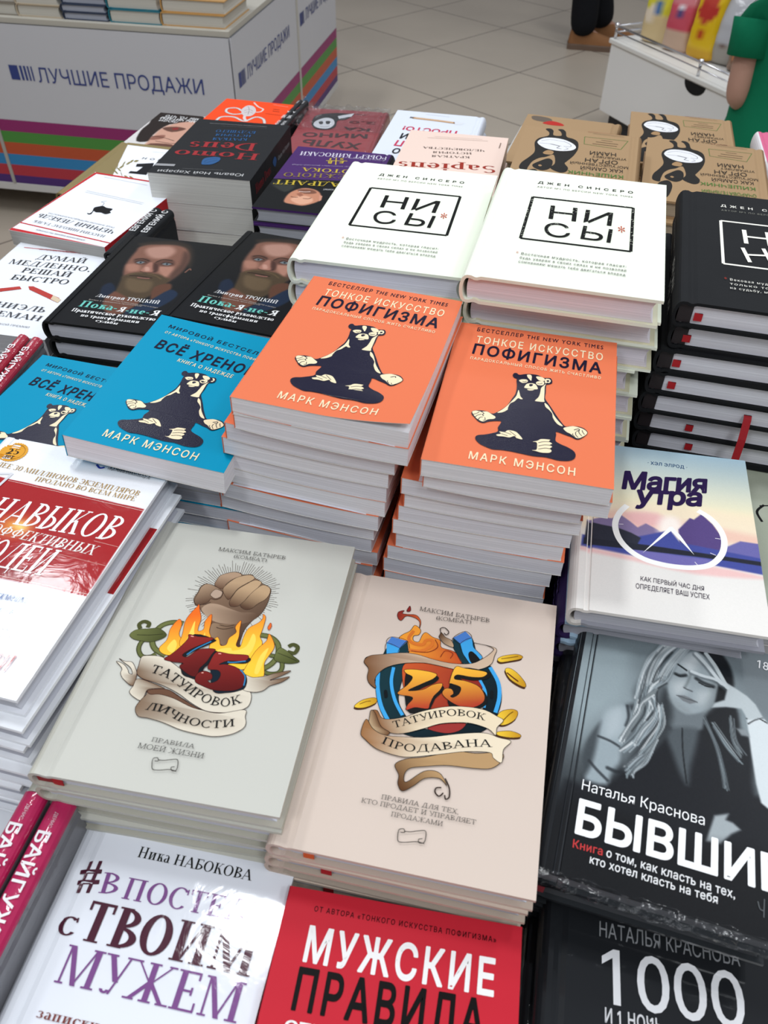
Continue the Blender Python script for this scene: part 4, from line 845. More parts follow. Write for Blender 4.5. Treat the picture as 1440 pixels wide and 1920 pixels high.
["b","141a20",[58.4,99.7,74.7,99.6,74.0,102.6,64.5,111.2,60.8,117.0,65.2,118.4,70.1,110.8,79.4,108.5,78.7,113.7,76.9,119.5,75.3,123.1,75.2,130.7,69.7,131.2,61.4,126.3]],
["o","2c0d0c",0.35,[58.4,99.7,74.7,99.6,74.0,102.6,64.5,111.2,60.8,117.0,65.2,118.4,70.1,110.8,79.4,108.5,78.7,113.7,76.9,119.5,75.3,123.1,75.2,130.7,69.7,131.2,61.4,126.3]],
["b",["8a2622",56.2,104.2,"5c1414",64.6,127.3],[56.9,98.8,63.2,99.4,73.2,98.7,72.2,101.4,62.8,109.3,58.3,115.2,62.0,116.2,67.6,109.2,77.5,107.1,76.7,111.8,75.6,117.0,74.3,120.0,72.7,123.6,72.7,129.0,68.1,129.3,59.7,124.4,61.0,121.4,54.0,121.6,47.8,120.5,51.6,115.3,55.5,107.8,57.4,102.2]],
["o","2c0d0c",0.35,[56.9,98.8,63.2,99.4,73.2,98.7,72.2,101.4,62.8,109.3,58.3,115.2,62.0,116.2,67.6,109.2,77.5,107.1,76.7,111.8,75.6,117.0,74.3,120.0,72.7,123.6,72.7,129.0,68.1,129.3,59.7,124.4,61.0,121.4,54.0,121.6,47.8,120.5,51.6,115.3,55.5,107.8,57.4,102.2]],
["b","10202c",[80.7,111.0,101.1,109.5,100.6,114.0,90.8,115.9,90.4,117.6,98.5,119.4,104.2,124.3,105.5,131.5,102.3,134.7,95.9,137.4,86.9,138.0,80.4,124.3,79.8,116.8]],
["o","2c0d0c",0.35,[80.7,111.0,101.1,109.5,100.6,114.0,90.8,115.9,90.4,117.6,98.5,119.4,104.2,124.3,105.5,131.5,102.3,134.7,95.9,137.4,86.9,138.0,80.4,124.3,79.8,116.8]],
["b",["8a2622",89.4,111.7,"5c1414",94.9,134.5],[78.5,110.3,80.9,108.7,88.6,109.0,100.1,108.0,99.2,112.6,88.5,114.6,84.0,118.2,88.4,117.2,96.4,118.7,102.5,123.5,103.9,130.7,101.2,134.1,95.5,136.2,86.6,137.1,78.7,135.4,73.3,133.2,72.4,128.0,75.9,124.7,81.4,125.8,83.0,129.3,80.9,131.2,83.6,132.3,86.9,129.6,87.3,125.2,84.5,122.5,78.0,122.6,77.6,116.1]],
["o","2c0d0c",0.35,[78.5,110.3,80.9,108.7,88.6,109.0,100.1,108.0,99.2,112.6,88.5,114.6,84.0,118.2,88.4,117.2,96.4,118.7,102.5,123.5,103.9,130.7,101.2,134.1,95.5,136.2,86.6,137.1,78.7,135.4,73.3,133.2,72.4,128.0,75.9,124.7,81.4,125.8,83.0,129.3,80.9,131.2,83.6,132.3,86.9,129.6,87.3,125.2,84.5,122.5,78.0,122.6,77.6,116.1]],
["l","2f7fb0",0.9,[73.2,101.6,65.5,108.8,61.0,114.7]],
["l","2f7fb0",0.9,[100.1,112.5,92.4,115.0,88.7,115.3]],
["l","2f7fb0",0.8,[98.5,119.4,103.1,123.9,104.3,130.6]],
["l","f0b0a0",0.7,[58.6,100.0,60.5,100.1]],
["l","f0b0a0",0.7,[80.9,110.1,82.7,110.0]],
["l","f0b0a0",0.7,[75.1,126.4,76.3,126.0]],
["ct","ТАТУИРОВОК","slb","161616",[42.8,131.9,53.8,133.6,65.1,138.9,78.4,145.0,88.3,147.5,98.1,147.0,107.1,142.5],6.1],
["ct","ЛИЧНОСТИ","slb","161616",[50.1,158.2,61.5,158.2,73.7,162.2,84.9,163.4,95.3,162.8,107.4,159.2],5.13],
["t","МАКСИМ БАТЫРЕВ","sl","2c2824",51.7,22.9,101.9,22.5,3.36],
["t","(КОМБАТ)","sl","2c2824",64.9,27.8,89.3,27.4,3.15],
["t","ПРАВИЛА","sl","2c2824",61.9,178.1,88.6,177.9,2.85],
["t","МОЕЙ ЖИЗНИ","sl","2c2824",55.6,183.5,95.8,183.1,3.34],
["l","3a342e",0.45,[67.5,190.4,69.4,194.7,73.4,194.7,79.0,193.3,83.5,193.7]],
["l","3a342e",0.45,[67.5,190.4,67.5,188.2,69.7,187.5,70.8,189.3,68.8,189.7]],
["l","3a342e",0.45,[70.4,188.7,74.0,188.4,77.7,187.2,81.7,186.7,83.3,191.6]],
["l","3a342e",0.45,[83.3,191.4,82.9,193.3,80.7,193.6,79.7,191.8,81.5,191.1]],
]
ART['I'] = [
["b","4a2c18",[112.8,57.0,116.2,53.5,124.5,50.4,129.0,51.0,128.2,53.5,120.8,56.9,115.1,59.0]],
["b",["f2c83c",113.1,55.5,"c08a1c",129.4,49.4],[113.1,55.5,116.6,52.0,124.9,48.8,129.4,49.4,128.6,51.9,121.2,55.4,115.4,57.5]],
["o","3a2412",0.3,[113.1,55.5,116.6,52.0,124.9,48.8,129.4,49.4,128.6,51.9,121.2,55.4,115.4,57.5]],
["b","4a2c18",[118.6,64.4,121.8,62.6,127.6,66.0,132.7,71.9,133.0,75.4,128.3,74.4,122.2,70.7]],
["b",["f2c83c",119.0,62.9,"c08a1c",133.1,70.5],[119.0,62.9,122.2,61.1,128.0,64.5,133.1,70.5,133.3,73.9,128.7,72.9,122.5,69.2]],
["o","3a2412",0.3,[119.0,62.9,122.2,61.1,128.0,64.5,133.1,70.5,133.3,73.9,128.7,72.9,122.5,69.2]],
["b","4a2c18",[117.1,101.3,119.8,96.5,126.0,93.8,129.7,94.9,129.0,100.2,123.9,105.4,119.2,106.4]],
["b",["f2c83c",117.4,100.0,"c08a1c",130.1,93.5],[117.4,100.0,120.1,95.1,126.3,92.4,130.1,93.5,129.3,98.8,124.2,104.1,119.5,105.1]],
["o","3a2412",0.3,[117.4,100.0,120.1,95.1,126.3,92.4,130.1,93.5,129.3,98.8,124.2,104.1,119.5,105.1]],
["b","4a2c18",[118.2,112.3,125.9,109.7,132.3,110.6,132.9,112.7,126.3,114.4,119.2,114.3]],
["b",["f2c83c",118.6,110.9,"c08a1c",133.2,111.4],[118.6,110.9,126.2,108.4,132.6,109.3,133.2,111.4,126.7,113.1,119.6,113.0]],
["o","3a2412",0.3,[118.6,110.9,126.2,108.4,132.6,109.3,133.2,111.4,126.7,113.1,119.6,113.0]],
["b","4a2c18",[26.5,112.6,30.3,107.6,36.3,104.4,39.5,104.6,39.5,107.7,33.9,112.2,28.5,113.9]],
["b",["f2c83c",26.7,111.2,"c08a1c",39.7,103.2],[26.7,111.2,30.5,106.2,36.5,103.0,39.7,103.2,39.7,106.3,34.1,110.9,28.6,112.5]],
["o","3a2412",0.3,[26.7,111.2,30.5,106.2,36.5,103.0,39.7,103.2,39.7,106.3,34.1,110.9,28.6,112.5]],
["l","5a1a14",0.9,[120.4,65.1,124.9,68.2,128.5,70.5]],
["l","7a5410",0.5,[115.6,54.7,121.8,52.3,126.7,50.2]],
["l","7a5410",0.5,[29.6,109.5,33.2,106.8,36.2,105.6]],
["l","7a5410",0.6,[121.6,101.8,125.1,96.4,127.3,94.1]],
["b",["caa98c",29.1,84.9,"6b452c",34.9,91.7],[25.1,76.9,27.3,72.8,34.9,87.7,37.4,95.6,32.6,93.2,30.0,88.7,29.3,81.8]],
["o","161616",0.35,[25.1,76.9,27.3,72.8,34.9,87.7,37.4,95.6,32.6,93.2,30.0,88.7,29.3,81.8]],
["b",["12343c",45.8,91.3,"0a1c24",84.0,120.9],[35.7,83.4,37.9,98.0,43.7,111.2,51.8,120.6,62.3,124.7,73.5,124.9,85.9,122.7,99.6,118.4,110.7,111.5,116.7,101.0,119.0,88.2,116.9,76.0,110.1,63.2,99.9,56.0,93.8,42.2,86.7,48.7,87.0,56.7,92.3,64.0,101.7,71.2,106.2,80.3,108.9,89.5,105.6,102.5,94.8,112.2,81.9,117.7,67.3,117.2,57.5,108.2,53.3,99.5,53.0,84.8,53.9,71.2,46.5,60.1,38.1,61.9]],
["o","161616",0.35,[35.7,83.4,37.9,98.0,43.7,111.2,51.8,120.6,62.3,124.7,73.5,124.9,85.9,122.7,99.6,118.4,110.7,111.5,116.7,101.0,119.0,88.2,116.9,76.0,110.1,63.2,99.9,56.0,93.8,42.2,86.7,48.7,87.0,56.7,92.3,64.0,101.7,71.2,106.2,80.3,108.9,89.5,105.6,102.5,94.8,112.2,81.9,117.7,67.3,117.2,57.5,108.2,53.3,99.5,53.0,84.8,53.9,71.2,46.5,60.1,38.1,61.9]],
["b",["c8562a",57.9,74.5,"8a2420",88.6,97.7],[52.4,72.6,66.9,66.3,88.0,63.9,101.5,69.2,105.7,83.3,103.4,98.3,81.7,105.8,65.4,106.5,57.8,96.6,53.0,84.8]],
["o","161616",0.35,[52.4,72.6,66.9,66.3,88.0,63.9,101.5,69.2,105.7,83.3,103.4,98.3,81.7,105.8,65.4,106.5,57.8,96.6,53.0,84.8]],
["b","9c3430",[75.5,117.8,82.8,113.0,94.4,109.6,98.8,109.5,95.2,115.1,86.9,118.7]],
["o","161616",0.35,[75.5,117.8,82.8,113.0,94.4,109.6,98.8,109.5,95.2,115.1,86.9,118.7]],
["b",["f09a34",55.4,50.6,"c04a24",81.9,63.1],[53.3,63.5,51.4,58.0,44.8,53.4,46.2,49.3,50.8,44.9,53.3,39.3,57.9,42.5,57.4,46.8,54.1,48.6,54.6,52.4,58.4,52.7,59.9,46.3,62.2,43.9,67.1,46.7,72.7,48.5,74.4,54.1,82.5,55.5,87.3,58.8,89.4,64.6,75.5,66.6,63.0,64.0]],
["o","161616",0.35,[53.3,63.5,51.4,58.0,44.8,53.4,46.2,49.3,50.8,44.9,53.3,39.3,57.9,42.5,57.4,46.8,54.1,48.6,54.6,52.4,58.4,52.7,59.9,46.3,62.2,43.9,67.1,46.7,72.7,48.5,74.4,54.1,82.5,55.5,87.3,58.8,89.4,64.6,75.5,66.6,63.0,64.0]],
["b",["d4602c",55.8,38.2,"8e2a24",41.8,30.9],[56.7,40.3,55.8,35.4,51.7,32.8,45.8,32.6,43.0,37.3,40.0,34.8,39.7,30.2,43.5,28.0,42.7,30.7,46.4,30.9,52.6,30.3,56.6,34.6,57.1,40.2]],
["o","161616",0.35,[56.7,40.3,55.8,35.4,51.7,32.8,45.8,32.6,43.0,37.3,40.0,34.8,39.7,30.2,43.5,28.0,42.7,30.7,46.4,30.9,52.6,30.3,56.6,34.6,57.1,40.2]],
["b","8a2420",[45.3,27.8,46.7,23.1,48.0,26.7,46.8,28.4]],
["o","161616",0.35,[45.3,27.8,46.7,23.1,48.0,26.7,46.8,28.4]],
["p","4a7cc4",[36.9,58.4,39.3,52.7,50.6,53.8,46.7,61.1]],
["o","161616",0.35,[36.9,58.4,39.3,52.7,50.6,53.8,46.7,61.1]],
["p","3fa2e0",[37.0,58.6,46.7,61.1,46.6,64.9,38.8,67.7]],
["o","161616",0.35,[37.0,58.6,46.7,61.1,46.6,64.9,38.8,67.7]],
["p","12343c",[46.7,61.1,50.7,54.0,53.4,62.9,46.8,64.9]],
["o","161616",0.35,[46.7,61.1,50.7,54.0,53.4,62.9,46.8,64.9]],
["p","12343c",[81.3,44.4,86.7,48.2,89.5,56.1,95.7,63.8,90.6,64.3,85.3,57.1,81.3,50.4]],
["o","161616",0.35,[81.3,44.4,86.7,48.2,89.5,56.1,95.7,63.8,90.6,64.3,85.3,57.1,81.3,50.4]],
["p","4a7cc4",[81.3,44.4,88.7,37.2,93.7,41.7,86.7,48.4]],
["o","161616",0.35,[81.3,44.4,88.7,37.2,93.7,41.7,86.7,48.4]],
["p","3fa2e0",[86.7,48.4,93.7,42.0,96.0,49.4,102.9,56.4,99.8,62.3,95.2,63.3,89.5,56.1]],
["o","161616",0.35,[86.7,48.4,93.7,42.0,96.0,49.4,102.9,56.4,99.8,62.3,95.2,63.3,89.5,56.1]],
["b","161616",[93.4,56.2,95.2,53.3,100.0,57.1,101.4,60.1,96.4,62.6]],
["o","161616",0.35,[93.4,56.2,95.2,53.3,100.0,57.1,101.4,60.1,96.4,62.6]],
["l","3fa2e0",2.6,[36.3,83.3,38.4,94.9,43.6,108.3,51.5,119.3]],
["l","3fa2e0",2.2,[45.6,77.2,46.4,89.2,51.3,101.9,58.2,111.8]],
["l","3fa2e0",2.6,[108.9,63.5,115.5,74.3,117.4,85.7,116.1,97.4]],
["l","3fa2e0",1.8,[103.4,74.9,108.2,83.8,108.6,95.3]],
["l","d8742c",2.2,[52.8,60.9,60.6,60.3,66.8,55.7,67.7,50.1,63.3,50.5,61.4,54.7,55.3,55.0,51.1,51.5,53.4,44.4]],
["l","7a2018",0.5,[54.7,61.6,65.8,60.2,71.9,54.6,69.2,48.7]],
["l","7a2018",0.4,[74.9,62.5,77.4,56.6,82.8,57.6,81.7,62.1]],
["b","0c1418",[43.1,96.4,44.9,96.0,46.2,100.6,44.4,101.4]],
["b","0c1418",[111.2,82.1,113.0,81.8,113.4,87.0,111.7,86.9]],
["b",["cdb298",63.2,65.0,"7a5234",28.6,78.8],[25.1,76.9,27.9,71.6,36.0,68.6,49.1,64.4,59.5,63.7,71.0,65.4,84.0,65.8,96.5,63.1,104.2,56.7,108.7,50.9,109.4,47.8,103.9,46.1,96.0,45.9,98.6,45.8,110.9,47.2,110.8,53.7,109.0,61.4,101.2,67.2,88.9,70.1,76.0,69.6,64.0,69.6,50.8,73.0,41.4,78.1,36.7,84.2,35.4,90.1,37.4,95.6,32.6,93.2,30.0,88.7,29.3,81.8]],
["o","161616",0.35,[25.1,76.9,27.9,71.6,36.0,68.6,49.1,64.4,59.5,63.7,71.0,65.4,84.0,65.8,96.5,63.1,104.2,56.7,108.7,50.9,109.4,47.8,103.9,46.1,96.0,45.9,98.6,45.8,110.9,47.2,110.8,53.7,109.0,61.4,101.2,67.2,88.9,70.1,76.0,69.6,64.0,69.6,50.8,73.0,41.4,78.1,36.7,84.2,35.4,90.1,37.4,95.6,32.6,93.2,30.0,88.7,29.3,81.8]],
["b",["bfa080",80.9,50.5,"5a3c28",72.1,44.7],[71.4,46.0,73.6,48.8,76.6,51.2,82.5,52.5,80.4,47.3,75.7,45.1,72.5,41.9,71.8,43.7]],
["o","161616",0.35,[71.4,46.0,73.6,48.8,76.6,51.2,82.5,52.5,80.4,47.3,75.7,45.1,72.5,41.9,71.8,43.7]],
["b","161616",[54.6,79.4,63.6,77.4,75.7,78.3,74.7,83.1,68.8,87.8,60.8,95.0,68.7,92.3,74.6,87.6,80.6,85.3,80.0,89.9,76.7,95.4,75.2,101.5,73.3,104.8,60.8,108.0]],
["o","161616",0.35,[54.6,79.4,63.6,77.4,75.7,78.3,74.7,83.1,68.8,87.8,60.8,95.0,68.7,92.3,74.6,87.6,80.6,85.3,80.0,89.9,76.7,95.4,75.2,101.5,73.3,104.8,60.8,108.0]],
["b",["f6b63a",61.8,76.8,"b8402a",68.3,104.0],[53.4,77.6,61.6,75.8,74.0,76.2,73.4,80.3,66.8,85.8,58.4,93.1,67.6,90.4,73.4,85.4,79.4,83.1,78.9,88.1,75.6,93.7,74.1,99.8,73.2,103.9,65.1,104.7,59.9,107.7,60.0,103.8,62.2,97.6,52.0,96.9,57.2,88.9,59.4,82.4,54.7,80.3]],
["o","161616",0.35,[53.4,77.6,61.6,75.8,74.0,76.2,73.4,80.3,66.8,85.8,58.4,93.1,67.6,90.4,73.4,85.4,79.4,83.1,78.9,88.1,75.6,93.7,74.1,99.8,73.2,103.9,65.1,104.7,59.9,107.7,60.0,103.8,62.2,97.6,52.0,96.9,57.2,88.9,59.4,82.4,54.7,80.3]],
["b","161616",[87.2,70.2,108.1,67.8,108.2,72.8,99.0,76.3,90.6,76.6,96.1,79.5,104.7,81.6,109.2,86.5,109.3,93.2,102.6,98.4,93.8,99.4,85.2,96.5]],
["o","161616",0.35,[87.2,70.2,108.1,67.8,108.2,72.8,99.0,76.3,90.6,76.6,96.1,79.5,104.7,81.6,109.2,86.5,109.3,93.2,102.6,98.4,93.8,99.4,85.2,96.5]],
["b",["f6b63a",89.0,70.9,"b03a28",96.6,96.0],[86.1,68.4,92.8,68.0,106.8,68.0,105.2,72.3,97.9,74.0,88.2,74.3,87.0,77.9,94.2,77.9,102.8,80.0,107.7,85.8,107.5,91.7,101.6,96.8,92.7,97.7,84.9,94.6,80.6,90.7,82.0,86.5,86.1,86.1,87.8,89.2,86.1,91.5,88.2,92.0,91.4,88.4,91.6,83.4,85.5,81.9,83.9,81.1]],
["o","161616",0.35,[86.1,68.4,92.8,68.0,106.8,68.0,105.2,72.3,97.9,74.0,88.2,74.3,87.0,77.9,94.2,77.9,102.8,80.0,107.7,85.8,107.5,91.7,101.6,96.8,92.7,97.7,84.9,94.6,80.6,90.7,82.0,86.5,86.1,86.1,87.8,89.2,86.1,91.5,88.2,92.0,91.4,88.4,91.6,83.4,85.5,81.9,83.9,81.1]],
["b",["ead8b8",71.4,112.7,"8a5c38",46.5,122.6],[38.2,112.8,41.8,112.0,47.0,117.0,58.5,113.6,70.3,106.4,84.1,100.1,96.8,97.3,109.0,97.1,117.4,100.0,121.7,102.3,118.3,108.1,118.0,113.6,112.9,110.2,103.1,108.6,94.4,109.6,82.8,113.0,72.5,118.9,62.2,124.2,54.5,125.9,47.6,124.2,43.4,119.6,40.5,113.7]],
["o","161616",0.35,[38.2,112.8,41.8,112.0,47.0,117.0,58.5,113.6,70.3,106.4,84.1,100.1,96.8,97.3,109.0,97.1,117.4,100.0,121.7,102.3,118.3,108.1,118.0,113.6,112.9,110.2,103.1,108.6,94.4,109.6,82.8,113.0,72.5,118.9,62.2,124.2,54.5,125.9,47.6,124.2,43.4,119.6,40.5,113.7]],
["b",["d8bc94",38.9,128.8,"6a4428",46.3,125.4],[37.8,112.9,41.0,114.1,46.5,122.6,52.9,126.2,46.0,131.8,37.9,131.3,35.1,129.6,38.1,121.7]],
["o","161616",0.35,[37.8,112.9,41.0,114.1,46.5,122.6,52.9,126.2,46.0,131.8,37.9,131.3,35.1,129.6,38.1,121.7]],
["l","2c1c14",0.6,[72.2,42.5,71.3,38.8,74.1,37.4,77.4,40.3,76.3,43.3,74.3,42.0]],
["ct","ТАТУИРОВОК","slb","161616",[54.9,122.2,62.6,118.1,71.5,113.1,82.1,108.3,92.2,105.2,101.8,104.5,110.3,104.8],4.92],
["b",["b89468",79.8,140.4,"5e3c22",67.2,159.0],[60.2,146.5,66.2,141.4,77.0,137.8,95.4,130.1,107.9,128.7,122.3,124.9,123.9,129.7,117.9,136.6,106.9,138.9,91.2,140.4,78.1,143.9,69.5,147.0,67.0,151.8,69.0,156.2,78.6,146.9,87.5,146.2,93.2,153.5,88.1,149.7,79.4,151.6,73.7,157.6,67.8,162.2,64.3,158.4,63.7,152.5]],
["o","161616",0.35,[60.2,146.5,66.2,141.4,77.0,137.8,95.4,130.1,107.9,128.7,122.3,124.9,123.9,129.7,117.9,136.6,106.9,138.9,91.2,140.4,78.1,143.9,69.5,147.0,67.0,151.8,69.0,156.2,78.6,146.9,87.5,146.2,93.2,153.5,88.1,149.7,79.4,151.6,73.7,157.6,67.8,162.2,64.3,158.4,63.7,152.5]],
["b",["ecdcc0",77.9,129.3,"9a6a40",40.3,129.6],[36.3,119.7,41.8,125.3,49.5,128.2,61.1,127.1,77.0,124.0,94.8,117.8,110.7,113.7,120.1,115.0,127.8,116.0,123.8,122.7,123.6,131.6,118.3,129.6,115.6,126.4,101.0,128.9,85.6,134.1,68.2,139.7,59.0,140.4,47.0,138.5,38.9,133.8,35.1,130.0]],
["o","161616",0.35,[36.3,119.7,41.8,125.3,49.5,128.2,61.1,127.1,77.0,124.0,94.8,117.8,110.7,113.7,120.1,115.0,127.8,116.0,123.8,122.7,123.6,131.6,118.3,129.6,115.6,126.4,101.0,128.9,85.6,134.1,68.2,139.7,59.0,140.4,47.0,138.5,38.9,133.8,35.1,130.0]],
["l","2c1c14",0.8,[91.4,149.0,94.6,154.3,95.5,160.1,93.6,161.9,92.7,159.5]],
["l","2c1c14",0.8,[90.1,155.3,87.1,156.2,86.9,159.0,89.6,160.9,91.7,158.3]],
["ct","ПРОДАВАНА","slb","161616",[49.0,134.2,60.5,136.3,72.0,135.4,83.1,132.3,95.1,127.9,106.2,124.5,116.9,122.5],5.16],
["t","МАКСИМ БАТЫРЕВ","sl","2c2824",54.2,26.3,104.1,26.5,3.77],
["t","(КОМБАТ)","sl","2c2824",67.2,32.0,91.7,30.5,3.37],
["t","ПРАВИЛА ДЛЯ ТЕХ,","sl","2c2824",56.5,169.8,102.1,169.6,2.92],
["t","КТО ПРОДАЕТ И УПРАВЛЯЕТ","sl","2c2824",45.5,174.3,112.9,173.7,2.89],
["t","ПРОДАЖАМИ","sl","2c2824",64.2,178.9,94.3,178.6,2.84],
["l","3a342e",0.45,[70.1,187.9,71.1,192.3,75.2,192.2,81.3,190.5,85.8,190.8]],
["l","3a342e",0.45,[70.1,187.9,70.5,185.6,72.9,184.8,73.7,186.6,71.5,187.1]],
["l","3a342e",0.45,[73.4,186.1,77.2,185.6,81.2,184.2,85.4,183.5,86.0,188.6]],
["l","3a342e",0.45,[86.0,188.4,85.3,190.4,82.9,190.8,82.3,189.0,84.3,188.1]],
]
ART['J'] = [
["g","a9c4d2","efe6c4","eae6e0",0.36,0.62],
["s","f6e2c4",0.8,6,[6.2,74.7,134.3,66.1,133.3,97.8,4.8,102.6]],
["s","eebfae",0.75,5,[27.5,79.9,129.7,88.3,133.1,99.6,27.7,98.0]],
["s","e8b0b4",0.7,4,[34.9,82.1,59.3,77.3,63.8,89.1,44.6,94.7]],
["s","7d6f98",0.95,0.8,[7.0,95.0,19.0,89.8,25.2,89.9,32.4,84.8,39.7,91.2,44.5,96.1,50.6,90.5,58.9,95.4,63.5,99.7,69.1,110.7,6.7,119.7]],
["s","fff4ea",0.95,5,[61.5,84.1,68.9,79.0,76.0,83.1,76.7,95.4,68.2,102.3,60.0,96.9]],
["s","5b4a80",1,0.6,[74.4,92.3,83.4,78.0,86.3,79.2,92.1,71.9,99.8,81.9,104.9,93.2,108.8,102.7,103.5,112.2,74.8,112.9]],
["s","6f6ba8",1,0.8,[107.5,104.7,118.5,96.2,133.4,96.5,131.8,116.3,97.7,113.3]],
["s","49529a",1,1,[4.0,111.6,35.0,110.6,68.4,94.4,75.0,106.1,98.1,108.2,115.0,109.9,131.8,111.4,131.2,127.6,113.6,126.4,94.7,124.6,74.1,130.3,39.7,126.6,3.3,123.8]],
["s","8076b4",0.8,1.5,[39.7,119.9,74.5,119.6,97.3,120.0,85.5,128.0,71.8,131.3,44.4,125.7]],
["s","32343f",1,0.7,[7.0,96.4,18.0,98.2,30.1,99.3,39.7,102.7,46.9,106.9,44.4,113.9,5.5,119.1]],
["s","2c2e38",1,0.5,[5.3,114.5,51.5,113.5,97.7,114.2,131.4,114.8,131.2,119.0,108.7,118.5,86.0,118.6,39.7,120.2,5.0,121.4]],
["s","eec0bc",0.9,2.5,[3.3,123.8,39.7,126.9,71.7,132.4,96.8,126.2,130.4,129.3,130.2,131.9,85.0,136.1,39.7,131.5,2.3,127.7]],
["l","fbfaf6",4.6,[36.7,72.9,30.9,82.9,27.9,96.2,30.9,110.6,38.6,121.5,49.0,128.4,60.4,131.1,71.7,131.6,84.2,129.9,95.8,124.5,104.0,112.9,107.0,98.8,104.8,86.3,98.5,75.4,89.9,68.5]],
["p","fdfcf8",[68.3,90.3,70.6,93.1,68.1,96.2,47.7,122.7]],
["p","fdfcf8",[67.5,93.3,69.8,90.0,75.4,98.2,84.6,117.1]],
["l","f4eef4",0.5,[30.7,95.1,34.0,94.7]],
["l","f4eef4",0.5,[100.6,96.7,104.6,96.7]],
["l","f4eef4",0.5,[96.0,112.8,99.9,114.5]],
["l","f4eef4",0.5,[84.5,124.2,86.6,127.3]],
["t","· ХЭЛ ЭЛРОД ·","sb","33567e",53.0,19.7,84.3,19.8,3.87],
["t","Магия","sit","2c1d48",32.2,53.8,101.3,45.6,20.51],
["t","утра","sitx","2c1d48",42.0,69.2,95.7,62.1,14.5],
["t","КАК ПЕРВЫЙ ЧАС ДНЯ","s","33283c",46.2,150.2,89.4,151.5,4.32],
["t","ОПРЕДЕЛЯЕТ ВАШ УСПЕХ","s","33283c",42.9,158.2,92.7,158.8,4.73],
]
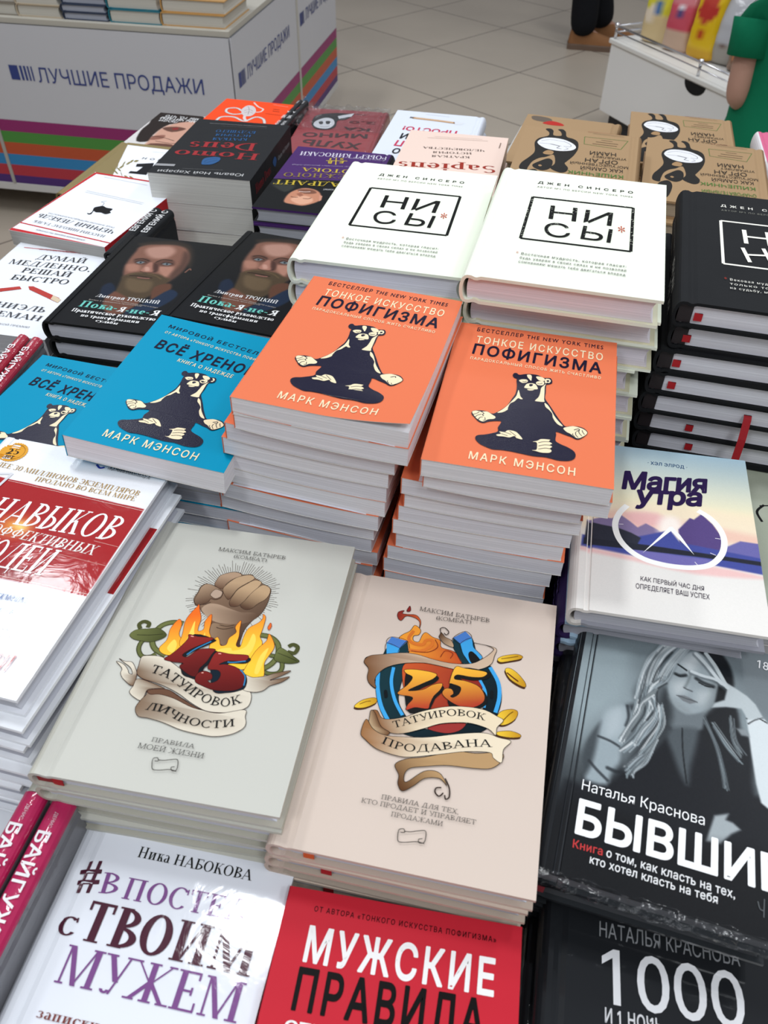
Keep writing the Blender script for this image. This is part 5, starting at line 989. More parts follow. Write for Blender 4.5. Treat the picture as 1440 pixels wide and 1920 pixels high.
ART['K'] = [
["g","6a7478","8a969a","202326",0.4,0.8],
["s","9aa8ac",0.7,8.4,[0.8,43.0,33.8,31.8,34.6,69.0,24.8,81.4,10.9,114.3,2.9,84.3]],
["s","5c6468",0.8,7.2,[-3.6,11.7,35.5,-1.7,32.2,15.6,8.3,25.1]],
["s","70787c",0.8,7.2,[94.9,-1.9,133.0,4.3,131.7,57.5,114.1,46.6,104.8,20.1]],
["s","8d9498",0.6,6.0,[70.3,-5.4,94.8,-5.8,90.2,2.3,75.5,0.8]],
["s","1b1d21",1,3.6,[6.0,141.2,15.5,140.9,18.5,131.1,30.8,132.8,38.1,120.5,38.6,99.7,37.1,75.0,51.6,73.4,65.7,80.9,83.3,77.1,96.2,58.4,106.0,53.9,108.8,68.5,115.7,73.6,117.4,88.7,118.0,113.2,130.2,117.6,128.4,190.3,3.4,224.2,2.9,174.8]],
["s","3e4448",0.85,1.8,[22.8,91.0,15.3,107.5,13.9,121.6,16.7,130.7,21.8,129.9,23.0,118.5,24.0,104.6]],
["s","97a3a8",1,2.4,[23.4,85.2,29.2,78.8,37.0,74.8,41.5,82.5,38.6,99.7,37.6,115.6,32.6,125.8,30.3,135.9,17.5,136.3,19.7,126.7,21.1,114.0,21.6,100.1]],
["s","b4bec2",0.7,4.8,[25.3,85.7,33.7,78.4,35.5,95.4,25.7,104.0]],
["sl","2a2e32",0.8,1.7600000000000002,0.6,[21.6,103.8,29.4,104.9,36.8,107.6]],
["sl","2a2e32",0.8,1.92,0.72,[18.3,123.1,23.3,127.5,30.8,132.8]],
["sl","22262a",0.8,2.4000000000000004,0.9,[29.8,124.3,36.8,124.9,40.7,120.6]],
["sl","22262a",0.8,2.0,0.9,[37.1,75.0,38.8,83.4,37.7,90.3]],
["s","6c7478",1,1.8,[63.7,63.7,74.9,68.9,86.3,60.6,85.1,76.5,66.8,83.7]],
["s","4e5559",1,3.0,[63.3,84.9,81.6,77.7,82.1,90.3,79.3,106.6,78.3,119.8,73.7,114.5,67.8,100.3]],
["sl","17191c",0.9,0.96,0.36,[72.8,80.6,74.2,98.2,77.5,119.1]],
["s","1c1e21",1,1.8,[78.7,6.2,87.4,5.2,96.1,10.6,102.0,19.8,104.7,33.5,103.3,50.3,106.0,53.9,107.9,70.9,101.2,94.2,88.1,88.3,86.5,67.2,92.5,53.9,94.8,35.6,88.8,23.1,82.0,16.7]],
["s","5f676b",1,3.0,[68.9,5.0,80.6,4.9,82.7,10.7,72.4,18.0,67.3,30.4,63.3,42.7,61.3,55.3,63.9,65.9,63.3,86.0,54.1,104.9,40.9,122.5,36.7,110.8,38.8,92.1,42.6,75.4,39.6,62.6,43.8,46.9,48.0,28.2,56.6,13.1]],
["s","2c3033",0.9,3.6,[59.4,53.6,63.4,59.2,66.2,74.1,62.0,91.8,51.0,109.1,39.9,120.9,46.9,102.2,54.3,84.7,56.0,70.8]],
["sl","6c7478",0.8,0.45,0.35,[63.2,12.7,53.0,27.0,48.0,44.8,45.2,62.3,43.6,76.6,41.0,92.9,37.8,104.6]],
["sl","7a8284",0.8,1.1,0.35,[63.1,10.8,52.0,25.5,47.8,43.1,44.1,61.0,43.1,75.1,39.8,91.7,37.3,103.2]],
["sl","8a969a",0.8,0.91,0.35,[61.4,13.2,51.2,27.5,45.8,45.4,43.1,63.0,41.0,77.4,38.5,93.6,34.9,105.5]],
["sl","ced3d4",0.8,0.68,0.35,[63.4,9.0,51.6,24.0,48.0,41.4,43.8,59.6,43.4,73.5,39.5,90.4,37.5,101.7]],
["sl","7a8284",0.8,0.53,0.35,[63.2,11.9,53.1,26.3,47.9,44.1,45.3,61.6,43.5,76.0,41.0,92.2,37.7,104.0]],
["sl","5c6468",0.8,0.62,0.35,[63.5,12.5,52.8,27.0,48.3,44.6,45.1,62.3,43.8,76.4,40.8,92.8,38.0,104.4]],
["sl","aeb5b7",0.8,0.62,0.35,[62.3,10.0,52.4,24.3,46.9,42.4,44.6,59.9,42.3,74.4,40.2,90.7,36.4,102.6]],
["sl","d4dadc",0.8,0.89,0.35,[63.5,10.0,51.6,25.0,48.0,42.4,43.7,60.5,43.4,74.4,39.4,91.3,37.5,102.6]],
["sl","ced3d4",0.8,0.47,0.35,[62.2,12.4,52.9,26.4,46.8,44.6,45.0,61.8,42.4,76.5,40.6,92.5,36.4,104.5]],
["sl","aeb5b7",0.8,0.53,0.35,[66.3,10.3,57.3,24.3,51.5,42.4,49.3,57.5,51.2,68.4,48.0,82.9,44.6,94.9]],
["sl","b4bec2",0.8,0.72,0.35,[68.9,9.1,58.3,23.6,54.3,41.1,50.8,56.6,54.5,66.9,49.9,81.9,48.2,93.3]],
["sl","6c7478",0.8,1.19,0.35,[66.0,9.8,56.4,24.0,51.0,42.0,48.3,57.2,50.6,68.0,46.9,82.7,43.9,94.6]],
["sl","4e5559",0.8,0.73,0.35,[67.7,6.6,57.9,20.9,53.0,38.8,50.3,54.2,53.0,64.9,49.1,79.8,46.6,91.5]],
["sl","8a969a",0.8,0.78,0.35,[68.2,9.8,59.1,23.8,53.8,41.7,51.6,56.8,54.0,67.5,50.7,82.1,47.7,93.9]],
["sl","8a969a",0.8,1.08,0.35,[66.3,12.7,55.9,27.0,51.4,44.6,47.8,60.1,50.9,70.5,46.3,85.4,44.1,97.0]],
["sl","ced3d4",0.8,1.21,0.35,[66.3,12.5,57.8,26.3,51.6,44.4,49.9,59.2,51.4,70.3,48.6,84.5,44.8,96.6]],
["sl","d4dadc",0.8,1.13,0.35,[68.4,11.3,57.6,25.8,53.7,43.2,49.9,58.8,53.7,69.0,48.8,84.0,47.3,95.4]],
["sl","8a969a",0.8,0.52,0.35,[66.9,9.5,57.7,23.5,52.2,41.5,49.9,56.7,52.1,67.5,48.7,82.1,45.5,94.0]],
["sl","d4dadc",0.8,0.6,0.35,[74.6,7.0,66.6,25.7,59.1,43.0,53.5,51.8,52.4,61.8,57.8,69.1,53.0,81.9,46.4,97.0,39.3,106.8]],
["sl","8a969a",0.8,0.67,0.35,[72.9,6.6,63.2,26.0,57.0,42.8,49.7,52.2,49.8,61.8,53.5,69.8,50.0,82.1,41.9,97.8,36.0,107.2]],
["sl","97a3a8",0.8,1.2,0.35,[74.0,10.9,65.5,29.7,58.4,46.7,52.3,55.6,51.6,65.4,56.3,72.9,52.0,85.4,44.9,100.6,38.3,110.2]],
["sl","97a3a8",0.8,0.57,0.35,[75.0,6.8,65.3,26.1,59.4,42.9,52.2,52.3,52.6,61.7,56.3,69.6,53.2,81.8,44.9,97.5,39.4,106.8]],
["sl","8a969a",0.8,1.01,0.35,[73.8,7.4,65.0,26.3,58.0,43.4,51.7,52.5,51.1,62.3,55.7,69.9,51.5,82.5,44.2,97.9,37.6,107.5]],
["sl","b4bec2",0.8,0.72,0.35,[76.4,10.1,66.7,29.2,61.1,45.8,53.8,55.1,54.5,64.4,58.2,72.2,55.3,84.3,47.0,99.9,41.7,109.0]],
["sl","ced3d4",0.8,0.7,0.35,[73.4,8.6,65.5,27.2,57.7,44.5,52.2,53.3,50.8,63.4,56.2,70.6,51.3,83.4,44.8,98.6,37.5,108.4]],
["sl","4e5559",0.8,1.11,0.35,[72.7,8.7,63.5,27.7,56.9,44.7,50.0,53.9,49.7,63.6,53.8,71.3,49.9,83.8,42.2,99.3,35.8,108.8]],
["sl","ced3d4",0.8,1.18,0.35,[72.5,10.3,64.6,28.8,56.7,46.2,51.2,55.0,49.6,65.0,55.0,72.3,49.9,85.1,43.4,100.2,36.0,110.0]],
["sl","97a3a8",0.8,0.81,0.35,[54.9,15.8,47.1,34.3,42.6,51.7,41.9,64.9]],
["sl","8a969a",0.8,0.54,0.35,[58.2,18.3,49.5,36.9,47.0,53.5,45.5,66.9]],
["sl","97a3a8",0.8,0.57,0.35,[55.9,15.2,48.2,33.7,44.1,51.0,43.5,64.1]],
["sl","aeb5b7",0.8,0.84,0.35,[57.6,14.4,48.5,33.3,46.1,50.0,44.1,63.6]],
["sl","5c6468",0.8,1.16,0.35,[58.2,17.3,50.3,35.7,47.0,52.6,46.4,65.7]],
["sl","ced3d4",0.8,1.21,0.35,[56.1,17.8,46.4,36.9,43.9,53.5,41.3,67.3]],
["sl","5c6468",0.8,1.25,0.35,[56.7,18.1,48.6,36.7,45.0,53.6,44.0,66.8]],
["sl","8a969a",0.8,0.68,0.35,[58.5,16.0,49.9,34.7,47.4,51.4,45.9,64.8]],
["sl","d4dadc",0.8,0.69,0.35,[56.7,14.5,49.9,32.7,45.4,50.1,45.6,63.0]],
["sl","7a8284",0.8,1.27,0.35,[55.1,55.3,49.9,64.0,47.1,72.9,43.8,84.1,38.7,97.7]],
["sl","5c6468",0.8,1.14,0.35,[54.1,59.9,48.2,68.8,45.5,77.6,41.5,88.9,36.6,102.4]],
["sl","6c7478",0.8,0.76,0.35,[54.4,57.9,48.9,66.6,46.0,75.6,42.5,86.7,37.3,100.3]],
["sl","ced3d4",0.8,1.05,0.35,[53.4,60.5,46.3,69.8,44.4,78.3,39.2,90.0,35.1,103.2]],
["sl","5c6468",0.8,0.92,0.35,[53.4,55.7,47.6,64.7,44.7,73.7,40.8,85.0,35.7,98.7]],
["sl","5c6468",0.8,0.89,0.35,[54.0,57.7,48.1,66.7,45.5,75.5,41.5,86.8,36.6,100.4]],
["sl","7a8284",0.8,0.58,0.35,[52.5,58.4,46.8,67.2,43.4,76.3,39.6,87.6,34.1,101.3]],
["sl","6c7478",0.8,0.93,0.35,[54.4,57.0,48.3,66.0,46.0,74.8,41.8,86.2,37.2,99.6]],
["sl","7a8284",0.8,0.65,0.35,[55.1,56.9,50.0,65.6,47.0,74.5,43.8,85.6,38.7,99.2]],
["sl","5c6468",0.8,0.73,0.35,[52.8,64.3,56.0,76.7,49.6,90.9,46.3,101.6]],
["sl","ced3d4",0.8,0.92,0.35,[52.9,62.4,54.5,75.5,49.4,89.3,44.4,100.6]],
["sl","b4bec2",0.8,0.77,0.35,[52.7,64.0,56.8,76.2,49.7,90.6,47.0,101.1]],
["sl","97a3a8",0.8,0.78,0.35,[53.7,64.9,56.0,77.6,50.6,91.5,46.3,102.4]],
["sl","4e5559",0.8,1.05,0.35,[51.0,61.1,53.8,73.8,47.1,88.2,43.3,99.2]],
["sl","8a969a",0.8,1.12,0.35,[51.7,62.5,53.7,75.4,47.8,89.5,43.2,100.7]],
["sl","6c7478",0.8,0.85,0.35,[51.6,63.5,54.7,76.1,48.0,90.4,44.5,101.2]],
["sl","97a3a8",0.8,0.55,0.35,[53.8,64.3,56.2,77.0,50.9,90.8,46.6,101.8]],
["sl","ced3d4",0.8,1.09,0.35,[51.0,65.8,54.9,78.0,47.2,92.6,44.4,103.1]],
["sl","6c7478",0.8,0.83,0.35,[54.4,103.8,48.6,111.9,43.0,120.8]],
["sl","b4bec2",0.8,0.63,0.35,[53.7,104.7,46.2,113.3,41.5,122.0]],
["sl","b4bec2",0.8,1.3,0.35,[53.7,101.8,48.3,109.8,42.1,119.0]],
["sl","4e5559",0.8,0.96,0.35,[54.7,103.5,48.5,111.7,43.3,120.5]],
["sl","d4dadc",0.8,0.47,0.35,[51.9,103.0,46.3,111.0,39.4,120.4]],
["sl","ced3d4",0.8,0.49,0.35,[55.8,104.3,48.9,112.8,44.9,121.2]],
["sl","4e5559",0.8,1.15,0.35,[52.8,101.0,46.1,109.5,40.3,118.5]],
["sl","5c6468",0.8,0.81,0.35,[52.9,103.7,46.0,112.2,40.4,121.1]],
["sl","97a3a8",0.8,0.93,0.35,[52.9,105.4,47.0,113.6,40.6,122.7]],
["sl","4e5559",0.8,1.2,0.35,[57.1,94.4,51.6,110.8,45.5,119.9,44.0,124.4]],
["sl","8a969a",0.8,1.26,0.35,[56.3,94.6,49.7,111.3,44.0,120.3,41.4,125.1]],
["sl","8a969a",0.8,0.85,0.35,[57.4,94.5,52.6,110.7,46.0,119.9,45.2,124.2]],
["sl","aeb5b7",0.8,0.85,0.35,[58.4,94.2,52.0,110.9,47.0,119.6,44.6,124.4]],
["sl","b4bec2",0.8,1.19,0.35,[57.4,96.3,53.1,112.2,46.1,121.6,45.7,125.7]],
["sl","4e5559",0.8,0.77,0.35,[57.9,93.5,52.3,110.0,46.5,118.9,44.9,123.5]],
["sl","6c7478",0.8,0.52,0.35,[57.7,93.7,52.5,110.0,46.3,119.1,45.2,123.5]],
["sl","4e5559",0.8,0.77,0.35,[57.4,95.7,51.7,112.1,45.7,121.1,44.0,125.7]],
["sl","8a969a",0.8,1.26,0.35,[55.6,96.9,50.3,113.2,43.3,122.5,41.9,127.0]],
["sl","7a8284",0.8,1.3,0.35,[69.3,17.4,62.1,33.6,57.9,47.2]],
["sl","97a3a8",0.8,1.13,0.35,[71.0,15.8,62.8,32.4,60.1,45.5]],
["sl","97a3a8",0.8,1.06,0.35,[67.5,14.4,60.2,30.8,55.1,44.8]],
["sl","aeb5b7",0.8,1.11,0.35,[68.8,16.1,59.9,32.9,56.5,46.2]],
["sl","4e5559",0.8,0.75,0.35,[68.1,19.0,60.2,35.4,55.9,49.0]],
["sl","5c6468",0.8,0.61,0.35,[68.5,17.4,60.2,34.0,56.3,47.5]],
["sl","7a8284",0.8,0.54,0.35,[69.6,17.8,62.7,33.9,58.4,47.5]],
["sl","8a969a",0.8,1.07,0.35,[70.2,15.3,61.8,32.0,58.8,45.2]],
["sl","6c7478",0.8,0.45,0.35,[70.8,16.1,63.9,32.3,60.2,45.7]],
["sl","7a8284",0.8,0.5,0.35,[59.2,65.1,60.9,78.0,56.3,92.5,51.1,104.8]],
["sl","97a3a8",0.8,0.54,0.35,[58.3,68.9,58.3,82.3,54.6,96.4,47.7,109.1]],
["sl","5c6468",0.8,1.02,0.35,[59.3,66.8,60.7,79.7,56.5,94.1,50.8,106.4]],
["sl","8a969a",0.8,1.16,0.35,[58.7,67.2,58.9,80.5,55.3,94.7,48.5,107.4]],
["sl","ced3d4",0.8,1.27,0.35,[56.7,68.1,58.5,80.9,52.8,95.7,47.6,107.9]],
["sl","4e5559",0.8,1.05,0.35,[59.1,67.4,60.0,80.5,56.0,94.8,49.9,107.2]],
["sl","7a8284",0.8,0.67,0.35,[59.3,69.9,61.0,82.7,56.3,97.1,51.1,109.2]],
["sl","b4bec2",0.8,0.84,0.35,[59.2,66.7,59.0,80.2,55.8,94.2,48.7,107.1]],
["sl","aeb5b7",0.8,1.01,0.35,[59.6,68.5,61.8,81.1,56.8,95.6,52.1,107.7]],
["sl","7a8284",0.8,0.91,0.35,[92.9,69.2,101.8,81.3,109.5,90.2]],
["sl","4e5559",0.8,0.71,0.35,[92.0,69.8,99.6,82.3,107.8,90.9]],
["sl","8a969a",0.8,1.2,0.35,[91.4,70.1,100.1,82.2,107.2,91.3]],
["sl","4e5559",0.8,1.19,0.35,[92.1,73.0,99.9,85.3,108.0,93.9]],
["sl","aeb5b7",0.8,0.64,0.35,[91.9,70.5,101.0,82.4,108.0,91.5]],
["sl","8a969a",0.8,0.52,0.35,[93.0,71.8,100.2,84.4,109.1,92.7]],
["sl","8a969a",0.8,0.68,0.35,[92.3,72.3,101.1,84.3,108.6,93.1]],
["sl","8a969a",0.8,1.16,0.35,[93.8,73.7,101.3,86.0,110.3,94.3]],
["sl","5c6468",0.8,0.81,0.35,[91.9,70.9,100.3,83.1,107.9,91.9]],
["sl","97a3a8",0.8,0.59,0.35,[86.6,71.8,95.1,88.2,98.6,105.3,101.4,116.1]],
["sl","8a969a",0.8,0.88,0.35,[87.3,70.0,93.8,87.1,99.1,103.7,100.0,115.1]],
["sl","7a8284",0.8,0.6,0.35,[85.8,67.8,93.8,84.6,97.5,101.8,99.7,112.9]],
["sl","5c6468",0.8,0.78,0.35,[86.9,66.9,93.9,84.0,98.8,100.9,100.1,112.3]],
["sl","8a969a",0.8,0.69,0.35,[87.4,70.9,95.8,87.3,99.7,104.4,102.4,115.2]],
["sl","5c6468",0.8,0.46,0.35,[87.7,70.1,94.9,87.0,99.7,103.8,101.3,115.0]],
["sl","4e5559",0.8,1.12,0.35,[86.1,69.7,93.5,86.6,97.6,103.6,99.3,114.8]],
["sl","4e5559",0.8,1.12,0.35,[88.1,70.7,95.5,87.4,100.3,104.2,102.2,115.3]],
["sl","6c7478",0.8,0.51,0.35,[86.0,67.7,93.9,84.5,97.8,101.7,100.0,112.8]],
["sl","3c4144",0.8,0.47,0.35,[102.7,60.2,104.5,75.9,109.4,85.9]],
["sl","8a969a",0.8,0.97,0.35,[102.9,60.8,103.7,76.8,109.6,86.4]],
["sl","4e5559",0.8,0.6,0.35,[103.2,60.7,105.4,76.3,110.4,86.2]],
["sl","4e5559",0.8,0.75,0.35,[102.3,62.6,103.7,78.5,108.8,88.2]],
["sl","7a8284",0.8,0.61,0.35,[103.2,62.2,105.9,77.6,110.5,87.6]],
["sl","6c7478",0.8,0.94,0.35,[104.9,62.1,106.7,77.8,112.8,87.2]],
["sl","5c6468",0.8,0.87,0.35,[102.1,62.6,104.0,78.2,108.5,88.2]],
["sl","5c6468",0.8,1.06,0.35,[102.9,63.7,104.1,79.5,109.6,89.1]],
["sl","7a8284",0.8,0.71,0.35,[102.7,63.7,105.2,79.1,109.6,89.1]],
["sl","ced3d4",0.6,0.8,0.6,[62.4,11.2,52.5,24.2,47.9,39.5,46.1,52.2]],
["sl","ced3d4",0.6,0.8,0.6,[60.3,12.9,50.5,25.9,46.0,41.1,44.2,53.8]],
["sl","ced3d4",0.6,0.8,0.6,[58.3,14.9,48.5,27.8,44.0,43.0,42.3,55.6]],
["sl","ced3d4",0.6,0.8,0.6,[63.9,11.4,54.1,24.4,49.5,39.7,47.7,52.4]],
["sl","ced3d4",0.6,0.8,0.6,[66.2,9.9,56.4,24.1,51.7,39.4,50.0,53.2]],
["sl","ced3d4",0.6,0.8,0.6,[64.1,11.6,54.4,25.8,49.8,41.0,48.1,54.8]],
["sl","ced3d4",0.6,0.8,0.6,[62.1,13.6,52.4,27.7,47.8,42.9,46.2,56.7]],
["sl","ced3d4",0.6,0.8,0.6,[67.8,10.1,58.0,24.3,53.3,39.6,51.5,53.4]],
["sl","ced3d4",0.6,0.8,0.6,[73.9,9.2,65.2,26.1,58.6,41.9]],
["sl","ced3d4",0.6,0.8,0.6,[71.9,10.9,63.2,27.8,56.6,43.6]],
["sl","ced3d4",0.6,0.8,0.6,[69.8,12.9,61.2,29.7,54.7,45.4]],
["sl","ced3d4",0.6,0.8,0.6,[75.5,9.4,66.7,26.4,60.1,42.1]],
["s","98a2a6",1,1.5,[64.1,40.0,67.3,29.2,71.6,20.2,77.1,15.5,83.9,16.0,90.7,21.2,94.6,29.7,95.1,41.5,92.0,54.1,85.9,62.9,76.7,67.8,69.3,66.3,63.9,59.0,61.9,49.2]],
["s","ced3d4",0.8,4.8,[69.9,25.8,78.2,17.3,82.1,20.4,76.9,33.3,72.1,31.2]],
["s","c3c9ca",0.7,4.2,[65.5,46.8,72.7,42.0,73.1,51.3,66.9,55.7]],
["s","c0c6c7",0.6,4.2,[81.3,48.5,90.4,45.4,87.1,55.8,80.8,57.9]],
["s","7c8486",0.8,4.2,[90.1,33.6,95.6,31.8,95.1,48.5,87.3,62.5,90.5,47.7]],
["s","868e90",0.6,3.0,[63.4,59.2,69.3,66.3,76.7,67.8,76.5,65.0,69.1,61.9]],
["sl","26292c",1,1.4400000000000002,0.3,[67.3,29.8,70.2,31.3,73.3,33.0]],
["sl","3a3e41",1,2.5600000000000005,0.84,[66.1,38.4,69.2,38.9,72.9,37.3]],
["sl","3a3e41",1,2.72,0.96,[79.9,37.7,84.7,39.7,91.2,40.7]],
["sl","1c1e20",1,0.8800000000000001,0.3,[66.4,39.0,69.3,39.5,72.5,38.2]],
["sl","1c1e20",1,0.96,0.3,[81.9,40.6,86.6,42.0,91.2,41.4]],
["sl","7a8284",0.9,1.6,0.9,[76.1,36.0,74.6,42.5,72.9,47.6]],
["sl","55595c",1,1.1199999999999999,0.36,[72.2,48.0,74.4,48.8,77.7,49.3]],
["s","74787b",1,0.48,[67.8,55.7,72.8,54.3,76.5,55.0,81.6,56.9,76.8,59.9,72.2,59.1]],
["sl","3c4042",1,0.5599999999999999,0.24,[68.0,55.9,74.3,56.4,81.5,57.0]],
["s","17191b",1,1.2,[94.6,38.1,99.0,42.5,99.6,49.2,92.5,54.5]],
["sl","3c4144",0.8,0.8,0.36,[87.0,23.7,91.9,30.6]],
["s","d3dadc",1,0.9,[112.7,57.2,124.2,56.1,131.5,65.1,130.0,123.2,121.3,117.8,118.5,105.3,115.7,84.2]],
["sl","1a1c1f",1,0.96,0.24,[113.0,59.4,118.5,56.4,125.7,58.6]],
["sl","1a1c1f",1,0.8800000000000001,0.24,[114.0,63.2,118.0,59.0,122.9,55.5]],
["s","8f9699",0.9,1.2,[106.6,69.2,113.1,68.1,114.9,72.9,109.6,73.6]],
["s","a8b0b3",0.95,1.2,[94.5,135.1,102.6,131.1,101.0,135.7,105.1,136.2,109.5,139.2,104.3,143.6,98.1,151.8,90.2,152.7]],
["sl","2e3235",0.8,1.2800000000000002,0.54,[62.9,20.6,55.3,35.7,51.6,50.3]],
["sl","2e3235",0.8,1.1199999999999999,0.54,[52.5,24.2,48.0,40.6,46.3,54.5,44.0,70.4]],
["sl","2e3235",0.8,1.6,0.54,[55.4,63.1,55.1,71.1,50.5,81.6]],
["sl","2e3235",0.8,1.2000000000000002,0.54,[47.6,69.1,48.3,77.9,41.6,93.3]],
["sl","2e3235",0.8,1.1199999999999999,0.54,[60.9,48.3,55.7,54.8,55.3,61.9]],
["s","141517",0.9,8.4,[0.5,160.2,41.3,151.1,82.4,157.0,129.4,150.0,128.0,205.2,0.1,247.5]],
["sl","97a3a8",0.8,0.81,0.35,[54.9,15.8,47.1,34.3,42.6,51.7,41.9,64.9]],
["sl","aeb5b7",0.8,0.84,0.35,[57.6,14.4,48.5,33.3,46.1,50.0,44.1,63.6]],
["sl","5c6468",0.8,1.25,0.35,[56.7,18.1,48.6,36.7,45.0,53.6,44.0,66.8]],
["sl","7a8284",0.8,1.27,0.35,[55.1,55.3,49.9,64.0,47.1,72.9,43.8,84.1,38.7,97.7]],
["sl","ced3d4",0.8,1.05,0.35,[53.4,60.5,46.3,69.8,44.4,78.3,39.2,90.0,35.1,103.2]],
["sl","7a8284",0.8,0.58,0.35,[52.5,58.4,46.8,67.2,43.4,76.3,39.6,87.6,34.1,101.3]],
["sl","5c6468",0.8,0.73,0.35,[52.8,64.3,56.0,76.7,49.6,90.9,46.3,101.6]],
["sl","97a3a8",0.8,0.78,0.35,[53.7,64.9,56.0,77.6,50.6,91.5,46.3,102.4]],
["sl","6c7478",0.8,0.85,0.35,[51.6,63.5,54.7,76.1,48.0,90.4,44.5,101.2]],
["sl","6c7478",0.8,0.83,0.35,[54.4,103.8,48.6,111.9,43.0,120.8]],
["sl","4e5559",0.8,0.96,0.35,[54.7,103.5,48.5,111.7,43.3,120.5]],
["sl","4e5559",0.8,1.15,0.35,[52.8,101.0,46.1,109.5,40.3,118.5]],
["sl","4e5559",0.8,1.2,0.35,[57.1,94.4,51.6,110.8,45.5,119.9,44.0,124.4]],
["sl","aeb5b7",0.8,0.85,0.35,[58.4,94.2,52.0,110.9,47.0,119.6,44.6,124.4]],
["sl","6c7478",0.8,0.52,0.35,[57.7,93.7,52.5,110.0,46.3,119.1,45.2,123.5]],
["sl","7a8284",0.8,0.5,0.35,[59.2,65.1,60.9,78.0,56.3,92.5,51.1,104.8]],
["sl","8a969a",0.8,1.16,0.35,[58.7,67.2,58.9,80.5,55.3,94.7,48.5,107.4]],
["sl","7a8284",0.8,0.67,0.35,[59.3,69.9,61.0,82.7,56.3,97.1,51.1,109.2]],
["sl","4e5559",0.5,4.0200000000000005,0.7,[78.4,17.6,85.5,24.6,91.3,31.8,96.1,37.3]],
["sl","4e5559",0.5,4.180000000000001,0.7,[85.2,15.3,91.1,23.3,95.0,30.5,99.8,39.6]],
["sl","4e5559",0.5,3.7,0.7,[76.2,34.0,84.0,35.2,91.4,35.3,98.0,37.9]],
["s","b9c1c3",1,0.9,[90.8,58.2,92.5,53.9,98.7,49.3,100.4,39.7,94.8,36.8,97.5,33.5,104.9,36.9,113.2,41.2,118.6,46.2,123.4,55.3,114.0,60.3,109.6,52.7,99.7,54.7]],
["sl","cfd6d8",1,2.72,0.36,[78.9,16.4,86.0,23.4,91.9,30.6,96.6,36.2]],
["sl","c4cccd",1,2.8800000000000003,0.36,[85.7,14.1,91.6,22.1,95.6,29.4,100.4,38.5]],
["sl","cdd4d6",1,2.4000000000000004,0.3,[76.7,32.8,84.5,34.1,92.0,34.2,98.5,36.8]],
["t","Наталья Краснова","s","f4f4f4",16.3,143.9,89.0,143.4,7.1],
["t","БЫВШИЕ","sx","f4f4f4",16.1,171.9,134.4,170.7,21.22],
["t","Книга","sb","c23c3c",16.3,181.3,33.4,180.6,4.91],
["t","о том, как класть на тех,","sb","e6e6e6",35.4,180.6,106.6,181.4,5.18],
["t","кто хотел класть на тебя","sb","e6e6e6",26.8,187.3,97.4,187.4,4.96],
["t","18+","s","f4f4f4",119.6,14.8,131.7,15.7,7.33],
["l","55585a",0.7,[118.7,178.9,119.8,182.8,122.1,183.2]],
["l","55585a",0.7,[122.2,176.5,121.7,186.9]],
]
ART['L'] = [
["t","Ника","se","161616",38.6,15.0,59.3,14.9,6.65],
["t","НАБОКОВА","se","161616",61.9,15.1,111.7,15.3,6.38],
["t","#","sb","4a1c2e",10.2,39.9,23.3,37.3,18.88],
["t","В","se","7d4c88",24.6,39.5,35.5,38.3,12.09],
["t","ПОСТЕЛИ","se","7d4c88",39.3,39.8,128.3,38.4,12.26],
["t","с","sex","4a1c2e",10.6,65.8,21.4,64.4,10.05],
["t","ТВОИМ","seb","4a1c2e",23.8,65.7,126.5,65.6,21.56],
["t","МУЖЕМ","se","7d4c88",21.3,88.6,126.3,88.4,19.55],
["t","записки","se","7c3a34",19.8,106.2,55.0,105.9,4.85],
]
ART['M'] = [
["t","ОТ АВТОРА «ТОНКОГО ИСКУССТВА ПОФИГИЗМА»","sbs","2a0c10",16.9,11.7,122.4,10.9,2.94],
["t","МУЖСКИЕ","sxs","f2f0ee",16.5,38.3,122.9,38.1,18.27],
["t","ПРАВИЛА","sxs","121010",15.9,62.3,119.0,61.4,20.26],
["t","ОТНОШЕНИЯ","sx","f2f0ee",14.6,73.1,81.5,72.2,5.32],
]
ART['N'] = [
["t","НАТАЛЬЯ КРАСНОВА","s","8c8e90",32.1,21.8,113.6,21.3,8.77],
["t","1000","s","e4e4e6",34.4,57.2,114.3,54.8,31.48],
["t","И 1 НОЧЬ","sb","d8d8da",36.0,66.9,67.5,66.2,7.43],
]
